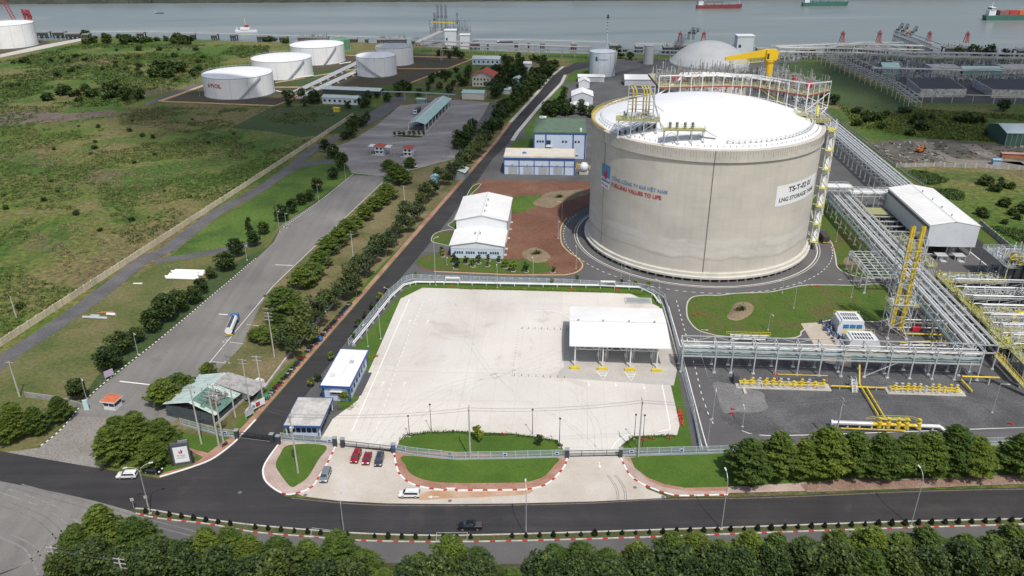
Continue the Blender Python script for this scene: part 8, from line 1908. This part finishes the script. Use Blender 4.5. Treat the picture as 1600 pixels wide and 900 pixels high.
JT = [(54,73,50,'j1'),(80,98,50,0),(100,124,52,0),(127,137,53,0),(212,223,51,0),(295,304,53,0),(328,338,54,0),(358,368,54,0),(400,418,56,0),(435,448,57,0),(464,512,58,30),(523,530,58,0),(542,557,60,0),(569,575,60,0),(588,634,61,30),(642,656,63,10),(734,750,67,16),(760,764,66,0),(803,810,66,0),(824,828,66,0),(843,852,67,0),(892,902,68,0),(953,967,70,0),(993,1006,72,0),(1037,1054,73,6),(1056,1072,71,6),(1184,1205,76,0),(1248,1276,76,0),(1295,1335,72,14),(1342,1392,74,30),(1424,1460,74,10),(1478,1518,74,10),(1532,1560,78,0),(1590,1612,78,6)]
for i, (x1, x2, y, c_) in enumerate(JT): jetty(ordw(i,'leftmost')+' mooring platform from the left standing in the river', x1, x2, y, 9 if x2-x1 > 9 else 5, 4.0, None, c_ if isinstance(c_, int) else 0)
def walkway(label, pts, z=4.5):
    P = [G(*p,z) for p in pts]; t = thing('catwalk', label, 'catwalk', (P[0].x,P[0].y,0)); mb = MB()
    for a, b in zip(P, P[1:]): mb.bar(a, b, 1.6, .5); mb.bar(a+Vector((0,0,1.2)), b+Vector((0,0,1.2)), .15)
    mb.build('span', M('catwalk_pale',(.46,.48,.49),.6,var=.1), t, world=True)
walkway('pale catwalk linking the left mooring platforms', [(130,50),(212,49),(295,51),(400,54),(464,56)])
walkway('pale catwalk linking the mooring platforms behind the oil tanks', [(464,55),(530,56),(588,58),(642,60)])
walkway('catwalk linking the platforms between the jetty building and the pale tank', [(740,62),(808,62),(895,64),(955,66)])
walkway('catwalk linking the platforms above the grey dome', [(993,68),(1040,69),(1180,72)])
walkway('long white catwalk linking the right hand mooring platforms', [(1204,72),(1300,73),(1345,66),(1460,67),(1540,75),(1620,77)])
def rtower(label, x, yb, yt, m_=None, grp='red towers on the jetties'):
    P = G(x, yb, 4); h = H(x, yb, yt, 4.0); t = thing('jetty_tower', label, 'tower', (P.x,P.y,4), 0, grp); mb = MB(); m_ = m_ or jred
    for sx in (-1,1):
        for sy in (-1,1): mb.bar((sx*1.8,sy*1.8,0),(sx*.9,sy*.9,h*.75),.45)
    for k in range(5): z = h*.75*k/5; w_ = 1.8-.9*k/5; mb.bar((-w_,-w_,z),(w_,-w_,z+h*.15),.25).bar((w_,-w_,z),(-w_,-w_,z+h*.15),.25)
    mb.build('lattice', m_, t); MB().box(-2,2,-2,2,h*.75,h*.78).bar((0,0,h*.78),(0,0,h),.8).box(-1.4,1.4,-1.4,1.4,h*.85,h*.88).build('head', m_, t)
for i, (x, yb, yt) in enumerate(((1062,66,49),(1099,64,49),(1315,66,48),(1372,67,47),(1450,66,48),(1509,67,49))): rtower(ordw(i,'leftmost')+' red lattice tower from the left on the river jetties', x, yb, yt)
def arm(label, x, yb, yt, m_, grp, lean=1.0):
    P = G(x, yb, 4); h = H(x, yb, yt, 4.0); t = thing('marine_loader', label, 'loading arm', (P.x,P.y,4), 0, grp)
    MB().bar((0,0,0),(0,0,h*.5),1.9).build('riser', m_, t); MB().bar((0,0,h*.45),(lean,0,h),1.6).bar((1.6,0,h*.4),(lean+1.4,0,h*.95),.7).build('boom', m_, t); MB().cbox((0,0,h*.42),(2.4,1.6,2.2)).cbox((lean,0,h*.62),(1.6,1.2,2)).build('counterweight', jd, t)
for i, (x, yb, yt) in enumerate(((684,44,6),(690,44,6),(696.5,44,6))): arm(['left','middle','right'][i]+' of three tall grey marine loading arms on the central jetty', x, yb, yt, jgrey, 'central marine loading arms', .2)
arm('shorter grey loading arm left of the three tall ones', 679, 44, 19, jgrey, None, 0); 
for i, (x, yb, yt, m_) in enumerate(((1076,62,42,jgrey),(1083,62,43,jgrey),(1400,58,36,jgrey),(1408,60,37,jgrey),(1413,62,48,ora),(1422,62,41,jgrey))): arm(['left grey loading arm above the grey dome','right grey loading arm above the grey dome','leftmost grey arm on the right hand jetty','second grey arm on the right hand jetty','short orange arm on the right hand jetty','rightmost grey arm on the right hand jetty'][i], x, yb, yt, m_, None, 4)
for i, (x, yb, yt) in enumerate(((40,32,14),(45,32,15),(50,36,15))): arm(ordw(i,'leftmost')+' short red loading arm from the left beside the cut off oil tank', x, yb, yt, jred, 'red loading arms at the upper left', -1.5)
P = G(24,34,4); h = H(24,34,2,4); t = thing('jetty_crane', 'tall red lattice crane behind the cut off oil tank', 'crane', (P.x,P.y,4)); mb = MB()
for sx in (-2,2): mb.bar((sx,0,0),(sx-7,0,h),.7)
for k in range(9): mb.bar((-2-7*k/9,0,h*k/9),(2-7*(k+1)/9,0,h*(k+1)/9),.45)
mb.build('mast', jred, t); MB().bar((-6,0,h),(-34,0,h-1.5),1.2).build('jib', jred, t)
t = thing('pipework_gantry', 'grey steel frame of pipes at the foot of the three tall arms', 'frame', G(676,52,4)); P0 = G(672,52,4); mb = MB()
for i in range(7):
    for z in (0,6,12): mb.bar((P0.x+i*6,P0.y,4+z),(P0.x+i*6+6,P0.y,4+z),.5)
    mb.bar((P0.x+i*6,P0.y,2),(P0.x+i*6,P0.y,17),.6)
mb.build('frame', jgrey, t, world=True); m_ = [MB(), MB()]; clutter(m_, [(P0.x,P0.y),(P0.x+42,P0.y),(P0.x+42,P0.y+10),(P0.x,P0.y+10)], 5, 120, 11); [mm_.build('pipework', mt, t, world=True) for mm_, mt in zip(m_, (jgrey, steel_d))]
t = thing('jetty_ramp', 'grey covered ramp sloping up to the central jetty', 'ramp', G(655,66,4)); MB().bar(G(652,68,2), G(690,50,8), 6, 2.5).build('ramp', M('ramp_grey',(.30,.31,.31),.7,var=.1), t, world=True)
P = G(715,55,4); h = H(715,55,20,4); t = thing('gangway_tower', 'slender mast with a yellow boom right of the three tall arms', 'tower', (P.x,P.y,4)); MB().bar((0,0,0),(0,0,h),1.0).cbox((0,0,h*.6),(3,3,2)).cbox((0,0,h-2),(2,2,2)).build('mast', jgrey, t); MB().bar((0,0,h*.55),(-26,0,h*.6),.8).build('boom', yelp, t)
for (x1,x2,yb,yt,lb) in ((695,713,63,48,'white cubic building on the central jetty'),(719,734,66,55,'low pale block right of the white jetty building'),(1151,1177,76,57,'tall pale grey block behind the grey dome')):
    A, B_ = G(x1,yb,3), G(x2,yb,3); w_ = (B_-A).length; h = H((x1+x2)/2,yb,yt,3.0); t = thing('jetty_building', lb, 'building', (A.x,A.y,-2.5)); MB().box(0,w_,0,w_*.7,0,h+5.5).build('wall', M('jetty_white',(.50,.54,.56),.6,var=.06), t); MB().box(-.5,w_+.5,-.5,w_*.7+.5,h+5.503,h+6.2).build('roof', white_wall, t); MB().box(w_*.1,w_*.25,-.1,-.003,h*.6,h*.75+1).build('window', glass, t)
t = thing('trestle_bridge', 'grey lattice trestle running diagonally from the right hand jetty to the shore', 'bridge', G(1395,62,8)); mb = MB()
for o_ in (0,8):
    for z in (2,7,11): mb.bar(G(1394,66,0)+Vector((o_,0,z)), G(1452,90,0)+Vector((o_,0,z)), .7)
a_, b_ = G(1394,66,0), G(1452,90,0)
for k in range(26):
    p = a_.lerp(b_, k/26); q = a_.lerp(b_, (k+1)/26); mb.bar(p+Vector((0,0,-2)), p+Vector((0,0,11)), .5).bar(p+Vector((0,0,2)), q+Vector((0,0,11)), .35).bar(p+Vector((0,0,7)), p+Vector((8,0,7)), .6)
mb.build('truss', M('trestle_grey',(.33,.36,.37),.6,var=.1), t, world=True)
rack_l = portals
portals('white twin rack from the lawn corner along the shore to the trestle', [(1210,90),(1300,86),(1400,88),(1440,89)], 10, 9, 8, whitep, 2, 3)
portals('grey rack climbing behind the dome to the far jetty', [(1056,84),(1064,74),(1072,68)], 8, 9, 6, jgrey, 2, 2)
# flare stack
P = G(951,84,0); x_, y_ = L(951,84,10); h = 30
Pb = c_f = None
P = G(949,100); h = H(949,100,23); t = thing('flare_stack', 'tall thin flare mast with a dark tip behind the pale blue tank', 'flare stack', (P.x,P.y+10,0))
h = H(949,97,23); MB().lathe([(.7,0),(.5,h*.6),(.4,h*.93)],8).build('mast', steel_w, t)
for k in range(5): MB().lathe([(.55,h*(.62+k*.07)),(.55,h*(.635+k*.07))],8).build('dark_band', jd, t)
MB().lathe([(.5,h*.93),(1.3,h*.935),(1.3,h*.955),(.6,h*.96),(.7,h)],8).build('flare_tip', jd, t)
# ships
def ship(label, x1, x2, y, hullm, name='cargo_ship', deck='hold', z0=-2.5, rev=False, box=None, cat='ship', hh_=None):
    A, B_ = G(x1,y,-2.5), G(x2,y,-2.5); w_ = (B_-A).length; t = thing(name, label, cat, ((A.x+B_.x)/2,(A.y+B_.y)/2,-2.5), 0); s = -1 if rev else 1; h = w_/2; bw = w_*.075; H_ = hh_ or w_*.07
    pl = [(-h,-bw*.8),(h*.8,-bw),(h,0),(h*.8,bw),(-h,bw*.8)]; pl = [(x*s,yy) for x, yy in pl]
    lo = [(x*.96,yy*.9) for x, yy in pl]; n = 5
    MB().add([(x,yy,-.5) for x, yy in lo]+[(x,yy,H_*(1.25 if abs(x)>h*.75 and x*s>0 else 1)) for x, yy in pl],[(i,(i+1)%n,n+(i+1)%n,n+i) for i in range(n)]+[tuple(range(n,2*n))]).build('hull', hullm, t)
    bx_ = -h*.82*s; MB().box(min(bx_-h*.1,bx_+h*.1),max(bx_-h*.1,bx_+h*.1),-bw*.7,bw*.7,H_*.95,H_*2.1).box(bx_-h*.06,bx_+h*.06,-bw*.8,bw*.8,H_*2.103,H_*2.7).build('wheelhouse', white_wall, t); MB().box(bx_-h*.062,bx_+h*.062,-bw*.82,bw*.82,H_*2.3,H_*2.5).build('window_band', glass, t); MB().bar((bx_,0,H_*2.7),(bx_,0,H_*3.7),w_*.006).bar((h*.85*s,0,H_),(h*.85*s,0,H_*2.4),w_*.006).build('mast', steel_w, t)
    if deck == 'hold':
        for k in range(4): x = (-h*.55+k*h*.33)*s; MB().box(min(x,x+h*.28*s),max(x,x+h*.28*s),-bw*.6,bw*.6,H_*.97,H_*1.35).build('hatch_cover', box or jm, t)
    elif deck == 'boxes':
        cols_ = [M('box_orange',(.50,.13,.04),.7), M('box_red',(.35,.05,.05),.7), M('box_green',(.14,.32,.12),.7), M('box_brown',(.22,.12,.10),.7)]
        for k, cm in enumerate((3,1,0,2,2)): x = (-h*.6+k*h*.29)*s; MB().box(min(x,x+h*.27*s),max(x,x+h*.27*s),-bw*.8,bw*.8,H_*.97,H_*2.0).build('container_stack', cols_[cm], t)
    return t
ship('red hulled cargo ship in the river above the grey dome', 1087, 1160, 13, M('hull_red',(.20,.05,.06),.6,var=.1), box=jm)
ship('green and blue barge in the river right of the red hulled ship', 1252, 1326, 9, M('hull_green',(.05,.15,.12),.6,var=.1), box=M('hatch_blue',(.08,.16,.24),.6))
ship('container barge with orange and green boxes cut by the right edge', 1535, 1640, 31, MATS['hull_green'], name='container_barge', deck='boxes')
ship('grey boat passing just behind the red hulled ship', 1089, 1131, 4, jgrey, deck='hold')
ship('small dark boat alone on the river at upper left', 242, 256, 21, jd, name='boat', cat='boat', deck=None)
ship('dark tug moored right of the central jetty', 776, 802, 67, jd, name='tug', cat='tug', deck=None)
t = ship('white ferry with red funnel moored at the left bank', 368, 402, 50, white_wall, name='ferry', cat='ferry', deck=None); MB().box(-6,4,-1.5,1.5,2.6,5.0).build('upper_deck', white_roof, t); MB().box(-1,3,-1,1,5.0,7.5).build('funnel', jred, t); MB().bar((0,0,7.5),(0,0,14),.4).build('mast', steel_w, t)
# ------------------------------------------------------------------ clouds: unseen sheets above the view, shaped to cast shade on the middle distance
def cloud(name, px_poly, hgt, dens, seed, label):
    off = Vector((SUN_DIR.x, SUN_DIR.y))*(hgt/math.tan(SUN_EL)); P = [V2(G(*p))+off for p in px_poly]
    c_ = sum((p for p in P), Vector((0,0)))/len(P); P = spline([(p-c_) for p in P], 5, True); n = len(P); vs = []; fs = []; K = 10
    rnd = random.Random(seed)
    for k in range(K+1):
        f = 1-k/K
        for p in P: vs.append((p.x*f, p.y*f, 18*(1-f*f)+rnd.uniform(-2,2)))
    for k in range(K): fs += [(k*n+i, k*n+(i+1)%n, (k+1)*n+(i+1)%n, (k+1)*n+i) for i in range(n)]
    me = bpy.data.meshes.new(name); me.from_pydata(vs, [], fs)
    ca = me.attributes.new('thickness', 'FLOAT', 'POINT')
    for k in range(K+1):
        for i in range(n): ca.data[k*n+i].value = k/K
    m, nt, b = base_mat(name+'_vapour'); out = nt.nodes['Material Output']; at = nd(nt, 'ShaderNodeAttribute', attribute_name='thickness')
    nn = noise(nt, .012, 5, .6); s = math_(nt, 'ADD', at.outputs['Fac'], math_(nt, 'MULTIPLY', math_(nt, 'SUBTRACT', nn, .5), .9))
    f = ramp(nt, s, [(.0,0.0),(.30,dens)]); tr_ = nd(nt, 'ShaderNodeBsdfTransparent'); df = nd(nt, 'ShaderNodeBsdfDiffuse'); df.inputs[0].default_value = (.9,.9,.9,1)
    mx = nd(nt, 'ShaderNodeMixShader'); nt.links.new(f, mx.inputs[0]); nt.links.new(tr_.outputs[0], mx.inputs[1]); nt.links.new(df.outputs[0], mx.inputs[2]); nt.links.new(mx.outputs[0], out.inputs[0])
    me.materials.append(m); o = bpy.data.objects.new(name, me); C.objects.link(o); o.location = (c_.x, c_.y, hgt); struct(o)
cloud('cloud', [(90,140),(130,200),(230,250),(290,300),(430,345),(560,355),(700,345),(800,262),(845,215),(900,150),(900,100),(760,76),(660,66),(600,90),(540,125),(470,150),(380,156),(200,134)], 520, .84, 1, '')
cloud('cloud', [(1235,84),(1300,150),(1400,235),(1460,262),(1600,268),(1800,270),(1900,150),(1900,84),(1500,74),(1330,76)], 520, .9, 2, '')
cloud('cloud', [(880,95),(900,140),(940,120),(1000,145),(1080,128),(1160,118),(1180,92),(1100,74),(960,78)], 480, .5, 3, '')
for o in list(C.objects):
    if o.name.split('.')[0] in ('valve_cluster','pipe_cluster','insulated_pipes','equipment_cluster','insulated_valves','rain_streak_grooves','roof_nozzles','roof_nozzle_stubs','pipework'): o['kind'] = 'stuff'

for pr in [p for v in PRO.values() for p in v]:
    if pr.name not in USED:
        for k in kids(pr): bpy.data.objects.remove(k)
        bpy.data.objects.remove(pr)
